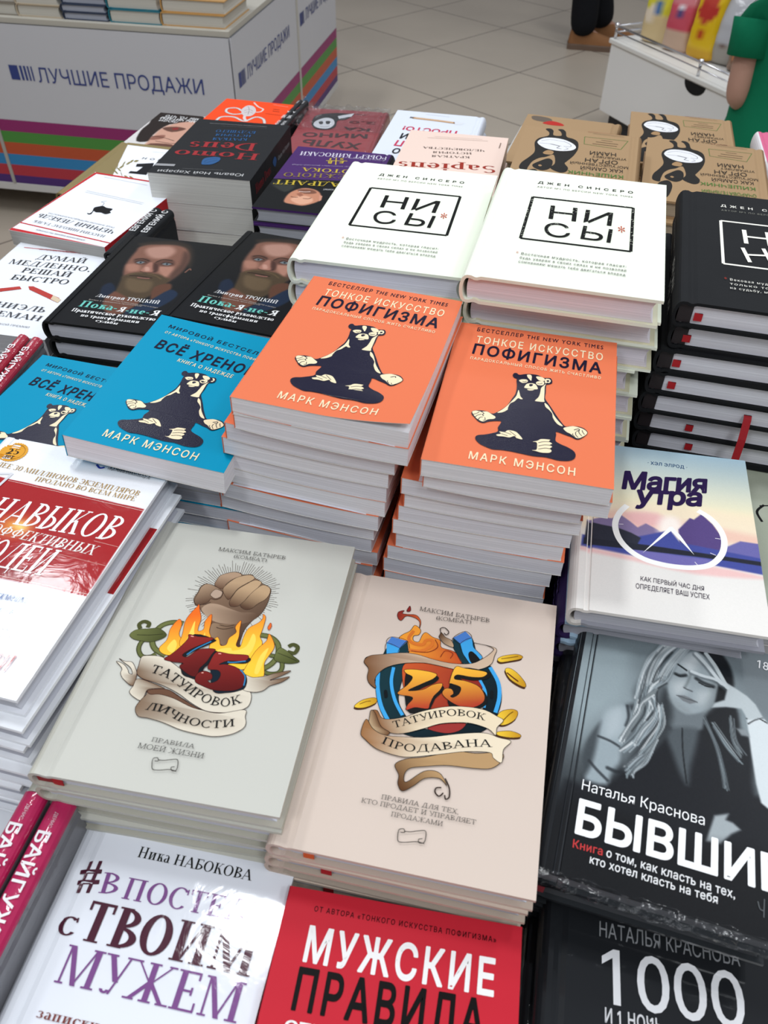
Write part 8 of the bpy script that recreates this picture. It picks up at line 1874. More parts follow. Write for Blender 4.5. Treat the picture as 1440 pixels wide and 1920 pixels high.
BLU = '0090b6'
w, h = size('F'); t = th_of('F')
topF = make_book(False, w, h, t * 1.45, BLU, BLU, art=ART['F'], mats=[M_SATIN, M_SPOT], pages='f0eff4', bend=.0006)
t2 = (POSE['F'][2] + EYE - TABLE - t * 1.45 - .005) / (COUNT['F'] - 1)
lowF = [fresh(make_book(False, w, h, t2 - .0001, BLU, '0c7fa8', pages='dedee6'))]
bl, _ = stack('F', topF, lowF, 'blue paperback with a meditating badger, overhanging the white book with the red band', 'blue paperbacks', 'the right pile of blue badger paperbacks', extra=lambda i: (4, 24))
u, v, n = frame(*POSE['F'][3:6]); topF.location = Vector(POSE['F'][:3]) + Vector((0, 0, EYE)) - n * t * 1.45
for i, b in enumerate(bl[1:]): U, V_, _ = frame(POSE['F'][3], 0, 0); q = b.location.copy(); q.z = TABLE + (len(bl) - 2 - i) * t2; b.matrix_world = matrix(q, U, V_, Vector((0, 0, 1)))
w, h = size('G'); t = th_of('G')
topG = make_book(False, w, h, t, BLU, BLU, art=ART['F'], mats=[M_SATIN, M_SPOT], pages='eeeef2')
lowG = [fresh(make_book(False, w, h, t, BLU, '0c7fa8', pages='dedee6'))]
stack('G', topG, lowG, 'blue badger paperback half hidden under its neighbour, beside the two standing red spines', 'blue paperbacks', 'the left pile of blue badger paperbacks')

w, h = size('H'); t = th_of('H')
topH = make_book(True, w, h, t, 'c9c8bf', 'c3c1b5', art=ART['H'], mats=[M_CLOTH], pages='dcdee8', edge='bdb9ab'); headband(topH, w, h, t, '8c1a20'); ribbon(topH, w, h, t, -w / 2 + .014, 'b01c24', .006)
lowH = [fresh(make_book(True, w, h, t, 'c6c5bb', 'c0beb0', mats=[M_CLOTH], pages='d6d9e4', edge='b6b3a4'))]
stack('H', topH, lowH, 'grey hardcover with a raised fist, flames and a ribbon banner, topmost of its pile', 'grey fist hardcovers', 'the pile of grey fist hardcovers')
w, h = size('I'); t = th_of('I'); BE = 'd6c5b8'
topI = make_book(True, w, h, t, BE, 'cdbbae', art=ART['I'], mats=[M_CLOTH], pages='d6d9e4', edge='bfae9f'); ribbon(topI, w, h, t, -w / 2 + .022, 'd8602a', .011)
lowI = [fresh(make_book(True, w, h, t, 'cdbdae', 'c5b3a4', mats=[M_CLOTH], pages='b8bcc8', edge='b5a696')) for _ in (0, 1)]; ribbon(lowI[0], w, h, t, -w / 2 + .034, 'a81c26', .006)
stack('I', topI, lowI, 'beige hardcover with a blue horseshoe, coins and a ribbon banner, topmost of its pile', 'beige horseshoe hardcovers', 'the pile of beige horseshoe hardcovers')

w, h = size('J'); t = th_of('J')
_sj = [(True, [['t', 'МАГИЯ УТРА', 'sit', '7c6aa8', 30, t * 800, 130, t * 800, 6]])]
topJ = make_book(True, w, h, t, 'f2ece6', 'd8d2cc', art=ART['J'], mats=[M_SATIN], pages='c8c8d0', edge='f4efe8', back='9a9aa2')
lowJ = [fresh(make_book(True, w, h, t, '9fb8cc', '32244e', mats=[M_SATIN], pages='b9b9c2', spine_art=_sj))]
stack('J', topJ, lowJ, 'pale hardcover with a sunrise lake and a clock ring, under the hanging red ribbon', 'sunrise lake hardcovers', 'the pile of sunrise lake hardcovers', extra=lambda i: (-6 if i > 0 else 0, 0))
w, h = size('K'); t = th_of('K')
topK = make_book(True, w, h, t, '23262a', '1d1f22', art=ART['K'], mats=[M_WRAPF], pages='6e7074', edge='3c3f42'); headband(topK, w, h, t, '7c7e82')
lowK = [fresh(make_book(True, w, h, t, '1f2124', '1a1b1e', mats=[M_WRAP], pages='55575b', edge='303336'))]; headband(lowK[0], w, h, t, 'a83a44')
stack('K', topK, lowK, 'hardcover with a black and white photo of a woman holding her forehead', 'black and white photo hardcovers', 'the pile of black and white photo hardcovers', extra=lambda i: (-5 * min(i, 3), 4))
mb = MB()                                               # the folded film along the foot of the top book
for i in range(24):
    x0, x1 = -w / 2 + w * i / 24, -w / 2 + w * (i + 1) / 24; a = lambda x: .0009 * math.sin(x * 400) + .0006 * math.sin(x * 911 + 1)
    for (ya, za), (yb, zb) in (((-h / 2 + .001, t + .0003), (-h / 2 - .003, t - .002)), ((-h / 2 - .003, t - .002), (-h / 2 - .0042, t * .45)), ((-h / 2 - .0042, t * .45), (-h / 2 - .0012, .001))):
        mb.face([(x0, ya + a(x0), za), (x1, ya + a(x1), za), (x1, yb + a(x1 + .3), zb), (x0, yb + a(x0 + .3), zb)], hexc('ffffff'))
mb.build('plastic_wrap', M_FILM, topK, smooth=True)
w, h = size('L'); t = th_of('L')
topL = make_book(True, w, h, t, 'e9ecf3', 'e2e5ec', art=ART['L'], mats=[M_GLOSS], pages='c8c8d0')
lowL = [fresh(make_book(True, w, h, t, 'e2e4ea', '5a3a66', mats=[M_GLOSS], pages='c0c0c8'))]
stack('L', topL, lowL, 'glossy white hardcover with purple and maroon hashtag lettering, at the front edge', 'white hashtag hardcovers', 'the pile of white hashtag hardcovers')
w, h = size('M'); t = th_of('M')
topM = make_book(False, w, h, t, 'c62a38', 'b02431', art=ART['M'], mats=[M_SATIN], pages='eeeef2')
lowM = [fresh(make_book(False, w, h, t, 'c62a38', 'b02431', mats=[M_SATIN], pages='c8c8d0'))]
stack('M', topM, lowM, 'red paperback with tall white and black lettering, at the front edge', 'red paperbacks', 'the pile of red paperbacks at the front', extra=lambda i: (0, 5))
w, h = size('N'); t = th_of('N')
topN = make_book(True, w, h, t, '1e2023', '191a1d', art=ART['N'], mats=[M_WRAPF], pages='8c8e92', edge='4a2a30'); headband(topN, w, h, t, 'a83a44')
lowN = [fresh(make_book(True, w, h, t, '1e2023', '191a1d', mats=[M_WRAP], pages='8c8e92', edge='6a2a34'))]
stack('N', topN, lowN, 'shrink-wrapped black hardcover with the big white number 1000, at the front right corner', 'wrapped black hardcovers', 'the pile of wrapped black hardcovers at the front', extra=lambda i: (-8, 0))
w, h = size('O'); t = th_of('O')
topO = make_book(True, w, h, t, 'f2f4f8', 'e6e8ee', art=ART['O'], mats=[M_GLOSS], pages='c4c6ce', edge='e8eaf0')
_band = [['p', 'a4181c', [0, 12.6, 142, 12.6, 142, 100, 0, 100]]]
lowO = [fresh(make_book(True, w, h, t, 'f0f2f6', 'e6e8ee', art=[['p', '9c181c', [60, 38, 142, 38, 142, 102, 60, 102]]], mats=[M_GLOSS], pages='c0c2cc', edge='eceef2'))]
stack('O', topO, lowO, 'glossy white hardcover with a red band and a gold round seal, at the left', 'white hardcovers with a red band', 'the pile of white red-banded hardcovers', rejit=1.5, extra=lambda i: (2 * min(i, 3) if i < 4 else -7, -4 * min(i, 4)))

for key, label, pile, ex in (('P', 'black hardcover with a bearded man, left one of the two, beside the white pencil book', 'the left pile of bearded man hardcovers', None), ('P2', 'black hardcover with a bearded man, right one of the two, against the cream books', 'the right pile of bearded man hardcovers', None)):
    w, h = size(key); t = th_of(key)
    top = make_book(True, w, h, t, '1d1e1e', '18191a', art=ART['P'], mats=[M_SATIN], pages='d2d3da', edge='161718')
    low = [fresh(make_book(True, w, h, t, '1d1e1e', '18191a', mats=[M_SATIN], pages='ccced6', edge='161718'))]
    stack(key, top, low, label, 'bearded man hardcovers', pile)
w, h = size('Q'); t = th_of('Q')
topQ = make_book(False, w, h, t, 'eceff5', 'e2e4ea', art=ART['Q'], mats=[M_SATIN], pages='b6b6bc')
stack('Q', topQ, [fresh(make_book(False, w, h, t, 'e6e9ef', 'dcdfe6', mats=[M_SATIN], pages='a8a8ae'))], 'white paperback with a red pencil snapped in two, at the left edge of the table', 'white pencil paperbacks', 'the pile of white pencil paperbacks')

def back_book(key, cover, spine, label, what, pile, hard=False, pages='c4c4c2', mats=None, spine_art=None, low=None, art=None, extra=None, edge=None, jitter=.002):
    w, h = size(key); t = th_of(key); mats = mats or [M_SATIN]
    top = make_book(hard, w, h, t, cover, spine, art=art if art is not None else ART[key], mats=mats, pages=pages, spine_art=spine_art, edge=edge)
    lw = [fresh(make_book(hard, w, h, t, low or cover, spine, mats=mats, pages=pages, spine_art=spine_art, edge=edge))] if COUNT[key] > 1 else []
    return stack(key, top, lw, label, what, pile, jitter=jitter, extra=extra)
tR = th_of('R') * 1000
back_book('R', '262729', '1e1f21', 'very thick black paperback with dull red and blue lettering, topmost of the thick black pile', 'thick black paperbacks', 'the pile of very thick black paperbacks', pages='dddcd6',
          spine_art=[(False, [['t', 'Homo Deus', 'se', '8a2a30', 20, tR * .66, 95, tR * .66, 13], ['b', '2a4f80', [108, tR * .4, 120, tR * .3, 128, tR * .5, 118, tR * .66]], ['t', 'Юваль Ной Харари', 's', '9a9a9c', 136, tR * .6, 200, tR * .6, 6]])])
back_book('S', 'eef1f8', 'b8262c', 'white paperback with red border lines and a small black swan, at the left table edge', 'white swan paperbacks', 'the pile of white swan paperbacks', pages='b4b2ae', extra=lambda i: (8, -12))
back_book('T', '8c7c55', '7c6c48', 'white hardcover with an olive border, a laurel and a big number one', 'olive bordered hardcovers', 'the pile of olive bordered hardcovers', hard=True)
back_book('U', 'd8d4d2', '3a302c', 'paperback with a dark haired face, at the back left behind the olive bordered book', 'face paperbacks', 'the pile of face paperbacks')
back_book('V', 'f84e20', '1c1c1e', 'bright orange book with a pale octopus, at the back behind the thick black book', 'orange octopus books', 'the pile of orange octopus books')
wl, _ = back_book('W', '94363a', '7c2c30', 'dark red book with black letters and a skull, in crumpled clear film', 'dark red film-wrapped books', 'the pile of dark red film-wrapped books', hard=True, mats=[M_WRAP])
w, h = size('W'); t = th_of('W'); mb = MB(); rg = random.Random(8); nx, ny = 30, 22; Z = {}
for i in range(nx + 1):
    for j in range(ny + 1):
        x = -w / 2 - .004 + (w + .026) * i / nx; y = -h / 2 - .022 + .13 * j / ny
        ed = max(0, 1 - abs(y + h / 2) / .02) + max(0, (x - w / 2 + .03) / .03)
        Z[i, j] = (x, y, t + .0012 + rg.random() * (.0016 + .008 * ed) - (.012 if y < -h / 2 - .008 else 0) - (.018 if x > w / 2 + .012 else 0))
for i in range(nx):
    for j in range(ny): mb.face([Z[i, j], Z[i + 1, j], Z[i + 1, j + 1], Z[i, j + 1]], hexc('ffffff'))
mb.build('plastic_wrap', M_FILM, wl[0])
back_book('X', 'dfe4ee', 'd0d4de', 'white book with a wooden pencil and pink letters, at the back', 'white wooden pencil books', 'the pile of white wooden pencil books', hard=True)
tY = th_of('Y') * 1000
back_book('Y', 'eed4c6', 'c8b3a4', 'thick pale pink paperback with big dark red serif lettering', 'thick pale pink paperbacks', 'the pile of thick pale pink paperbacks')
back_book('KI', '4a2c66', '17181a', 'purple and black hardcover with a smiling man, between the thick black and cream books', 'purple portrait hardcovers', 'the pile of purple portrait hardcovers', hard=True, edge='1c1c1e', pages='b8bac2')
KRF = 'a98b68'
for key, art, label, pile, low in (('Z1', None, 'brown kraft book with a black cartoon figure, left front one of the kraft books', 'the left front pile of brown kraft books', None), ('Z0', None, 'brown kraft book with a red and grey blot, behind the left kraft pile', 'the back left pile of brown kraft books', 'dcdcd8'),
                                   ('Z2', 'Z1', 'brown kraft book with a black cartoon figure, the farthest one at the back right', 'the back right pile of brown kraft books', None), ('Z3', 'Z1', 'brown kraft book with a black cartoon figure, right front one beside the black hardcovers', 'the right front pile of brown kraft books', None)):
    back_book(key, KRF, '8c7050', label, 'brown kraft books', pile, hard=True, mats=[M_MATTE], art=ART[art] if art else None, low=low, edge='94775a', pages='b8a890',
              extra=(lambda i: (-10, 0)) if key == 'Z0' else ((lambda i: (0, -14)) if key == 'Z3' else None))

def single(w, h, t, n, centre_px, z, th, cover, spine, label, pile, what, hard=False, art=None, mats=None, pages='c4c4c8'):
    p = at(*centre_px, z); u, v, nn = frame(th, 0, 0); k = max(int(round((z - TABLE) / t)), 1); t = (z - TABLE) / k
    top = make_book(hard, w, h, t, cover, spine, art=art, mats=mats, pages=pages)
    for i in range(k):
        o = top if i == 0 else copy_tree(top)
        o.matrix_world = matrix(Vector((p.x, p.y, z - (i + 1) * t)) + u * (0 if i == 0 else random.uniform(-.003, .003)), u, v, nn)
        tag(o, label if i == 0 else '%s book down in %s' % (ORD[i], pile), 'book', (what + ' in ' + pile) if k > 1 else None)
def at(x, y, z):
    q = _r2 * ((x - 720) / FX) + _d2 * ((y - 960) / FX) + _f; s = (z - EYE) / q.z; return Vector((0, 0, EYE)) + q * s
rg = random.Random(2)
mott = [['s', rg.choice(['b6bcaa', '8e9482', 'a3a890', 'c0c4b4', '989c8c']), .5, 7, [x, y, x + rg.uniform(8, 26), y + rg.uniform(-5, 5), x + rg.uniform(8, 20), y + rg.uniform(8, 22), x - 4, y + 12]] for x, y in [(rg.uniform(0, 120), rg.uniform(0, 180)) for _ in range(46)]]
single(.135, .2, .02, 3, (1508, 1015), .84, -11.5, 'a7ac9a', '8e9282', 'grey green mottled book at the right edge beside the sunrise lake book', 'the pile of grey green mottled books', 'mottled books', art=[['g', 'a7ac9a', 'a7ac9a', '9fa493', .4, .7]] + mott + [['l', '1c1c1c', 2.2, [40, 62, 33, 72, 36, 84]], ['l', '1c1c1c', 1.4, [36, 64, 52, 60]]])
single(.13, .19, .03, 3, (1524, 300), .895, -12, 'd86a8e', 'e8e4e6', 'pink topped book at the right edge beside the kraft books', 'the pile of pink topped books', 'pink books', hard=True)
single(.14, .2, .02, 2, (-88, 1650), .80, -11.5, 'eef0f4', '2a2c44', 'white glossy book at the left edge beyond the standing pink spines', 'the pile of white glossy books at the left', 'white glossy books', hard=True, mats=[M_GLOSS])

def standing(px, z, th, w, h, t, cover, spine, label, art, mats, group, off=0.0, up=False):
    p = at(*px, z); u, v, _ = frame(th, 0, 0)
    b = make_book(True, w, h, t, cover, spine, mats=mats, pages='b8b8bc', spine_art=[(up, art)])
    c = p - v * (h / 2) + u * off; c.z = TABLE + .0015 + w / 2
    b.matrix_world = matrix(c, Vector((0, 0, -1)), v, u); tag(b, label, 'book', group); return b
def pink_text(h, t, g):
    T = t * 1000; k = T / 16
    return [['t', 'ДЕНИС', 's', 'd8c0c8', 8, T * .5, 17.5, T * .5, 2.2 * k], ['t', 'БАЙГУЖИН', 'sb', 'f0ecee', 20, T * .77, 96, T * .77, 8.2 * k], ['t', 'ИЗМЕНИ', 'sb', '3a0c18', 101, T * .77, 150, T * .77, 8.2 * k]]
for px, lab in (((45, 1484), 'shrink-wrapped pink book standing spine up at the front left, left one of two'), ((97, 1499), 'shrink-wrapped pink book standing spine up, right one, beside the white hashtag book')):
    standing(px, 1.32 - .47, -11.5, .0935, .165, .0158, '6a6a6e', 'b42456', lab, pink_text(.165, .0158, 1), [M_WRAP], 'standing pink books at the front left')
for px, lab in (((33, 630), 'dark red book standing spine up, left one of the pair behind the blue badger book'), ((58.5, 635), 'dark red book standing spine up, right one of the pair touching the blue badger book')):
    standing(px, 1.32 - .455, -8, .1085, .16, .0122, '5a5a5e', 'a82c40', lab, pink_text(.16, .0122, 1), [M_WRAP], 'standing dark red books at the left')
for px, of, lab in (((285, 392), 0, 'black book standing spine up, left one of two beside the white swan book'), ((285, 392), .0166, 'black book standing spine up, right one of two, before the thick black pile')):
    standing(px, 1.32 - .48, -14, .0835, .135, .0155, '222326', '242527', lab, [['t', 'ЕВГЕНИЙ С', 'sb', 'e4e4e4', 62, 12.2, 128, 12.2, 8.5]], [M_SATIN], 'standing black books beside the swan book', off=of, up=True)
for px, of, lab in (((559, 189.5), 0, 'black book standing spine up at the back, left one beside the orange octopus book'), ((559, 189.5), .0102, 'black book standing spine up at the back, right one beside the film-wrapped red book')):
    standing(px, 1.32 - .49, -13, .0735, .2, .0095, '1c1c1e', '222224', lab, [['l', 'a8343a', 1.2, [40, 4, 52, 6]], ['b', 'e8e8e8', [62, 3, 70, 5, 62, 8, 66, 5]], ['t', 'МЕ', 'sb', 'e8e8e8', 84, 8.4, 98, 8.4, 6], ['t', 'КНИГА', 'sb', 'd8d8d8', 112, 8.2, 150, 8.2, 5.6], ['l', '8a8a8a', 3, [8, 5, 22, 5]]], [M_WRAPF], 'standing black books at the back', off=of)

# ------------------------------------------------------------------ books on the stand behind
so = Vector((-.49, 2.73, 0)); u, v, nn = frame(-10, 0, 0); us = -.012
for k, (bw, n, t, cov, lab) in enumerate(((.2, 2, .036, 'c89a5c', 'picture-covered pile at the stand corner'), (.165, 2, .036, '2e7c8c', 'teal pile, second from the stand corner'), (.145, 4, .021, '3c4456', 'pile of four, third from the stand corner'), (.145, 2, .033, 'c4b49c', 'pale pile, fourth from the stand corner'), (.16, 2, .034, '8c8478', 'pale pile, fifth from the stand corner'), (.16, 3, .028, '33343a', 'dark pile at the far left of the stand'))):
    h = .22 if k else .24
    art = None
    if k == 0: art = [['g', '3c5a9c', '6a7cb0', 'c89a5c', .4, .7], ['s', 'e8d060', 1, 3, [130, 10, 190, 5, 195, 60, 140, 70]], ['s', 'e8e8f0', .9, 6, [30, 90, 120, 60, 160, 130, 90, 170]], ['s', 'a85a34', .9, 8, [40, 170, 150, 160, 190, 210, 60, 230]]]
    if k == 1: art = [['g', '2e8c98', '2a6c80', '1e4a5c', .4, .7], ['s', 'c8b040', .9, 6, [100, 140, 150, 130, 150, 200, 110, 210]]]
    proto = make_book(True, bw, h, t, cov, cov, art=art, mats=[M_GLOSS if k < 2 else M_SATIN], pages='c9c5ba' if k != 2 else 'a8acb8')
    for i in range(n):
        o = proto if i == 0 else copy_tree(proto)
        o.matrix_world = matrix(so + u * (us - bw / 2 + random.uniform(-.004, .004)) + v * (h / 2 + .02 + random.uniform(-.004, .004)) + Vector((0, 0, .65 + (n - 1 - i) * t)), u, v, nn)
        tag(o, ('topmost' if i == 0 else ORD[i] + ' from top') + ' book of the ' + lab, 'book', 'books in the ' + lab)
    us -= bw + .006

# ------------------------------------------------------------------ white cabinet with bags of sweets
cab = thing('low_cabinet', 'low white cabinet with a chrome rail and a dark oval handle slot', 'cabinet', (.947, 3.908, 0)); cab.rotation_euler = (0, 0, math.atan2(-.686, .3))
CL, CD = .97, .95
mb = MB(); mb.box(0, CL, 0, CD, .07, .338, hexc('eeedea')); mb.build('body', M_PAINT, cab, bevel=.003)
mb = MB(); mb.box(-.008, CL + .008, -.01, CD + .01, .341, .36, hexc('e6e4de')); mb.build('top_board', M_PAINT, cab, bevel=.004)
mb = MB(); mb.box(.03, CL - .03, .04, CD - .03, .0, .07, hexc('3a3a3c')); mb.build('shadow_block', M_PLAIN, cab)  # dark block in place of the castors and the shadow under the cabinet
mb = MB(); q = [(.565 + .062 * math.cos(a), -.0015, .336 - .04 * math.sin(a)) for a in np.linspace(0, math.pi, 20)]; mb.face(q, hexc('0c0c0e')); mb.face([(x, y + .0012, z) for x, y, z in q][::-1], hexc('0c0c0e')); mb.build('handle_slot', M_PLAIN, cab)  # recess drawn flat, its inner shade painted as a near-black face
for z in (.385, .408):
    mb = MB(); mb.tube([(.01, .006, z), (CL - .01, .006, z)], .0042 if z > .4 else .003, hexc('d8d8dc'), 10); mb.tube([(.01, .006, z), (.01, CD - .01, z)], .0035, hexc('d8d8dc'), 8); mb.build('rail', M_CHROME, cab, smooth=True)
for x in (.012, .56, CL - .012):
    mb = MB(); mb.tube([(x, .006, .36), (x, .006, .415)], .006, hexc('d8d8dc'), 10); mb.tube([(x, .006, .404), (x, .006, .412), (x, .006, .42)], [.009, .0115, .007], hexc('e4e4e8'), 12); mb.build('rail_post', M_CHROME, cab, smooth=True)
def bag(px, w, h, d, rz, bands, label, mats, blobs=(), lean=.12, z=.362):
    """a filled pouch: flat crimped top, round belly; bands are (height fraction, colour)"""
    mb = MB(); n, m = 24, 18; rg = random.Random(label); rows = []
    for j in range(m + 1):
        f = j / m; belly = max(.06, math.sin(math.pi * min(f * .93 + .12, 1)) ** .6) if f < .96 else .05
        row = []
        for i in range(n):
            a = 2 * math.pi * i / n; cx, cy = math.copysign(abs(math.cos(a)) ** .55, math.cos(a)), math.copysign(abs(math.sin(a)) ** .9, math.sin(a))
            row.append((cx * w / 2 * (1 - .06 * math.sin(f * 3.1)) + rg.uniform(-.0025, .0025), cy * d / 2 * belly + lean * h * f * f + rg.uniform(-.002, .002), h * f + (.004 * (i % 2) if j == m else 0)))
        rows.append(row)
    def colat(x, y, f):
        c = bands[-1][1]
        for lim, cc in bands:
            if f <= lim: c = cc; break
        for bx, bf, br, cc in blobs:
            if ((x / w - bx) ** 2 + ((f - bf) * h / w) ** 2) < br * br and y < .02 + lean * h: c = cc
        return hexc(c)
    vs = [p for r in rows for p in r]; cs = [colat(p[0], p[1] - lean * h * (j / m) ** 2, j / m) for j, r in enumerate(rows) for p in r]
    fs = [(j * n + i, j * n + (i + 1) % n, (j + 1) * n + (i + 1) % n, (j + 1) * n + i) for j in range(m) for i in range(n)] + [tuple(range(n))[::-1], tuple(m * n + i for i in range(n))]
    mb.mesh(vs, fs, np.array(cs)); o = mb.build('sweet_bag', mats, smooth=True); p = at(*px, z) + Vector((.916, .4, 0)) * .07; o.location = p; o.rotation_euler = (0, 0, rz)
    sd = o.modifiers.new('s', 'SUBSURF'); sd.levels = 1; sd.render_levels = 1
    tag(o, label, 'bag', 'bags of sweets on the cabinet'); return o
RZ = math.atan2(-.686, .3) + .35
bag((1202, 84), .15, .30, .07, RZ, [(.35, 'd8c090'), (.75, 'd9cf3c'), (1, 'b8bc34')], 'yellow bag of puffs with a blue spot, leftmost behind the rail', [M_GLOSS], [(.05, .45, .16, '3a6ea8'), (.0, .68, .2, 'c84a3c'), (-.25, .35, .2, 'e8d8c0')])
bag((1238, 99), .125, .26, .065, RZ, [(.3, 'c8aa94'), (.62, 'c85060'), (1, 'cf7a80')], 'red and white striped bag behind the rail, between two yellow bags', [M_GLOSS], [(.0, .55, .2, 'e8e4e8'), (.05, .5, .13, '4a4a7c')])
bag((1283, 114), .13, .30, .07, RZ - .1, [(.12, 'd0a020'), (.85, 'e0b81c'), (1, 'd8a818')], 'tall bright yellow bag with a red panel behind the rail', [M_GLOSS], [(.0, .56, .34, 'b8342c'), (.0, .75, .3, 'c04030'), (.0, .86, .2, 'e8e0d0'), (.0, .3, .14, 'b83a24')])
bag((1326, 124), .11, .25, .07, RZ, [(.3, '9a948c'), (1, 'b4b4b8')], 'clear crinkled bag beside the tall yellow bag', [M_WRAP], [(-.1, .3, .12, '6a5048')])
bag((1352, 96), .16, .26, .07, RZ, [(.4, '8a8680'), (1, 'a8a8ac')], 'second clear crinkled bag, behind the first one', [M_WRAP], [(0, .4, .2, '7a6a60')])
bag((1388, 88), .17, .2, .1, RZ, [(.5, '9ab428'), (1, '3f8a34')], 'green bag at the right end of the cabinet', [M_GLOSS], [(0, .5, .2, 'c8d040')])
bag((1366, 140), .14, .12, .1, RZ, [(.5, '7a5a44'), (1, '86664e')], 'small brown bag with an orange spot, low by the rail', [M_WRAP], [(-.1, .5, .18, 'd08048')])
bag((1254, 62), .15, .27, .07, RZ, [(1, 'b8283c')], 'plain red bag in the second row', [M_GLOSS])
bag((1282, 40), .15, .28, .07, RZ, [(.6, '2c6ca8'), (1, '3a7ab8')], 'blue bag in the second row, behind the red one', [M_GLOSS])
bag((1322, 60), .17, .3, .1, RZ, [(1, 'b0b0b4')], 'large clear bag in the back row', [M_WRAP])
bag((1394, 56), .15, .28, .1, RZ, [(.5, '3c4a7c'), (1, 'c0c4cc')], 'dark blue and white bag in the back row', [M_GLOSS])

# ------------------------------------------------------------------ people
def skinned(name, joints, bones, col, mat, parent, sub=2, root='pelvis'):
    names = list(joints); ix = {k: i for i, k in enumerate(names)}
    me = bpy.data.meshes.new(name); me.from_pydata([joints[k][0] for k in names], [(ix[a], ix[b]) for a, b in bones], []); ob = bpy.data.objects.new(name, me); COL.objects.link(ob)
    ob.modifiers.new('skin', 'SKIN'); s = ob.modifiers.new('sub', 'SUBSURF'); s.levels = sub; s.render_levels = sub
    for k in names:
        r = joints[k][1]; r = r if isinstance(r, tuple) else (r, r); me.skin_vertices[0].data[ix[k]].radius = r; me.skin_vertices[0].data[ix[k]].use_root = (k == root)
    dg = bpy.context.evaluated_depsgraph_get(); new = bpy.data.meshes.new_from_object(ob.evaluated_get(dg)); bpy.data.objects.remove(ob)
    new.name = name; a = new.attributes.new('Col', 'FLOAT_COLOR', 'POINT'); arr = np.ones((len(new.vertices), 4), np.float32); arr[:, :3] = hexc(col); a.data.foreach_set('color', arr.ravel())
    new.materials.clear(); new.materials.append(mat)
    for p in new.polygons: p.use_smooth = True
    o = bpy.data.objects.new(name, new); COL.objects.link(o); o.parent = parent; return o
def V3(*a): return Vector(a)
def hand(J, Bn, tag_, wrist, elbow, side, curl=.5):
    """palm, four unequal bent fingers and a thumb, added to a figure's skeleton"""
    d = (wrist - elbow).normalized(); s = d.cross(Vector((0, 0, 1))).normalized() * side; nrm = s.cross(d).normalized()
    J['palm' + tag_] = (wrist + d * .05, (.026, .016)); Bn.append(('wrist' + tag_, 'palm' + tag_))
    for i, (off, L) in enumerate(((-.027, .07), (-.009, .08), (.009, .075), (.027, .06))):
        k = wrist + d * .092 + s * off; a = 'f%d%s' % (i, tag_)
        J[a + 'k'] = (k, .0095); J[a + 'm'] = (k + d * L * .5 - nrm * L * .25 * curl, .0085); J[a + 't'] = (k + d * L * (1 - .35 * curl) - nrm * L * .7 * curl, .0065)
        Bn += [('palm' + tag_, a + 'k'), (a + 'k', a + 'm'), (a + 'm', a + 't')]
    b = wrist + d * .035 - s * .032; J['th' + tag_] = (b, .011); J['tt' + tag_] = (b + d * .035 - s * .022 - nrm * .012, .0095); J['te' + tag_] = (b + d * .06 - s * .026 - nrm * .02, .0075)
    Bn += [('palm' + tag_, 'th' + tag_), ('th' + tag_, 'tt' + tag_), ('tt' + tag_, 'te' + tag_)]
def head_parts(c, face, up, root, hair):
    """a head with face, ears and hair around centre c, facing along face"""
    f = face.normalized(); s = f.cross(up).normalized(); mb = MB(); sk = hexc('b98a74'); n, m = 28, 20
    def P(a, b):
        x, y, z = math.cos(b) * math.sin(a), math.cos(b) * math.cos(a), math.sin(b)
        wdt = .074 * (1 - .18 * max(-z, 0)); dep = .094 * (1 + (.04 if y > 0 and z < 0 else 0)); hh = .112
        p = c + s * x * wdt + f * (y * dep) + up * z * hh
        if y > .75 and abs(x) < .25: p += f * (.022 * max(0, 1 - abs(z + .12) / .3) * max(0, 1 - abs(x) / .16))       # nose
        if y > .6 and .12 < abs(x) < .55 and .0 < z < .22: p -= f * .006                                          # eye sockets
        return p
    vs = [P(2 * math.pi * i / n, -math.pi / 2 + math.pi * j / m) for j in range(m + 1) for i in range(n)]
    mb.mesh(vs, [(j * n + i, j * n + (i + 1) % n, (j + 1) * n + (i + 1) % n, (j + 1) * n + i) for j in range(m) for i in range(n)], sk)
    def spot(x, z, rx, rz, col, push=.002):
        q = [c + s * (x + rx * math.cos(a)) + up * (z + rz * math.sin(a)) + f * (.0935 * math.sqrt(max(0, 1 - ((x + rx * math.cos(a)) / .074) ** 2 - ((z + rz * math.sin(a)) / .112) ** 2)) + push) for a in np.linspace(0, 2 * math.pi, 12)[:-1]]
        mb.face(q, hexc(col))
    for sx in (-1, 1):
        spot(sx * .03, .012, .013, .0055, 'e4ded8'); spot(sx * .03, .012, .0055, .0055, '2a2018', .0026); spot(sx * .03, .034, .017, .0032, '3a2a20')
        mb.tube([c + s * sx * .072 - up * .02, c + s * sx * .082 + up * .0, c + s * sx * .078 + up * .025], [.008, .012, .008], sk, 8)
    spot(0, -.052, .022, .006, '9a4a44')
    hm = MB(); hv = []
    for j in range(11):
        for i in range(n):
            a, b = 2 * math.pi * i / n, -.35 + (math.pi / 2 + .35) * j / 10
            if math.cos(a) > .45 and b < .62: b = .62
            p = P(a, b); hv.append(c + (p - c) * 1.09 + up * .004)
    hm.mesh(hv, [(j * n + i, j * n + (i + 1) % n, (j + 1) * n + (i + 1) % n, (j + 1) * n + i) for j in range(10) for i in range(n)], hexc(hair))
    me = mb.build('head', M_SKIN, root, smooth=True); h = hm.build('hair', M_FABRIC, root, smooth=True)
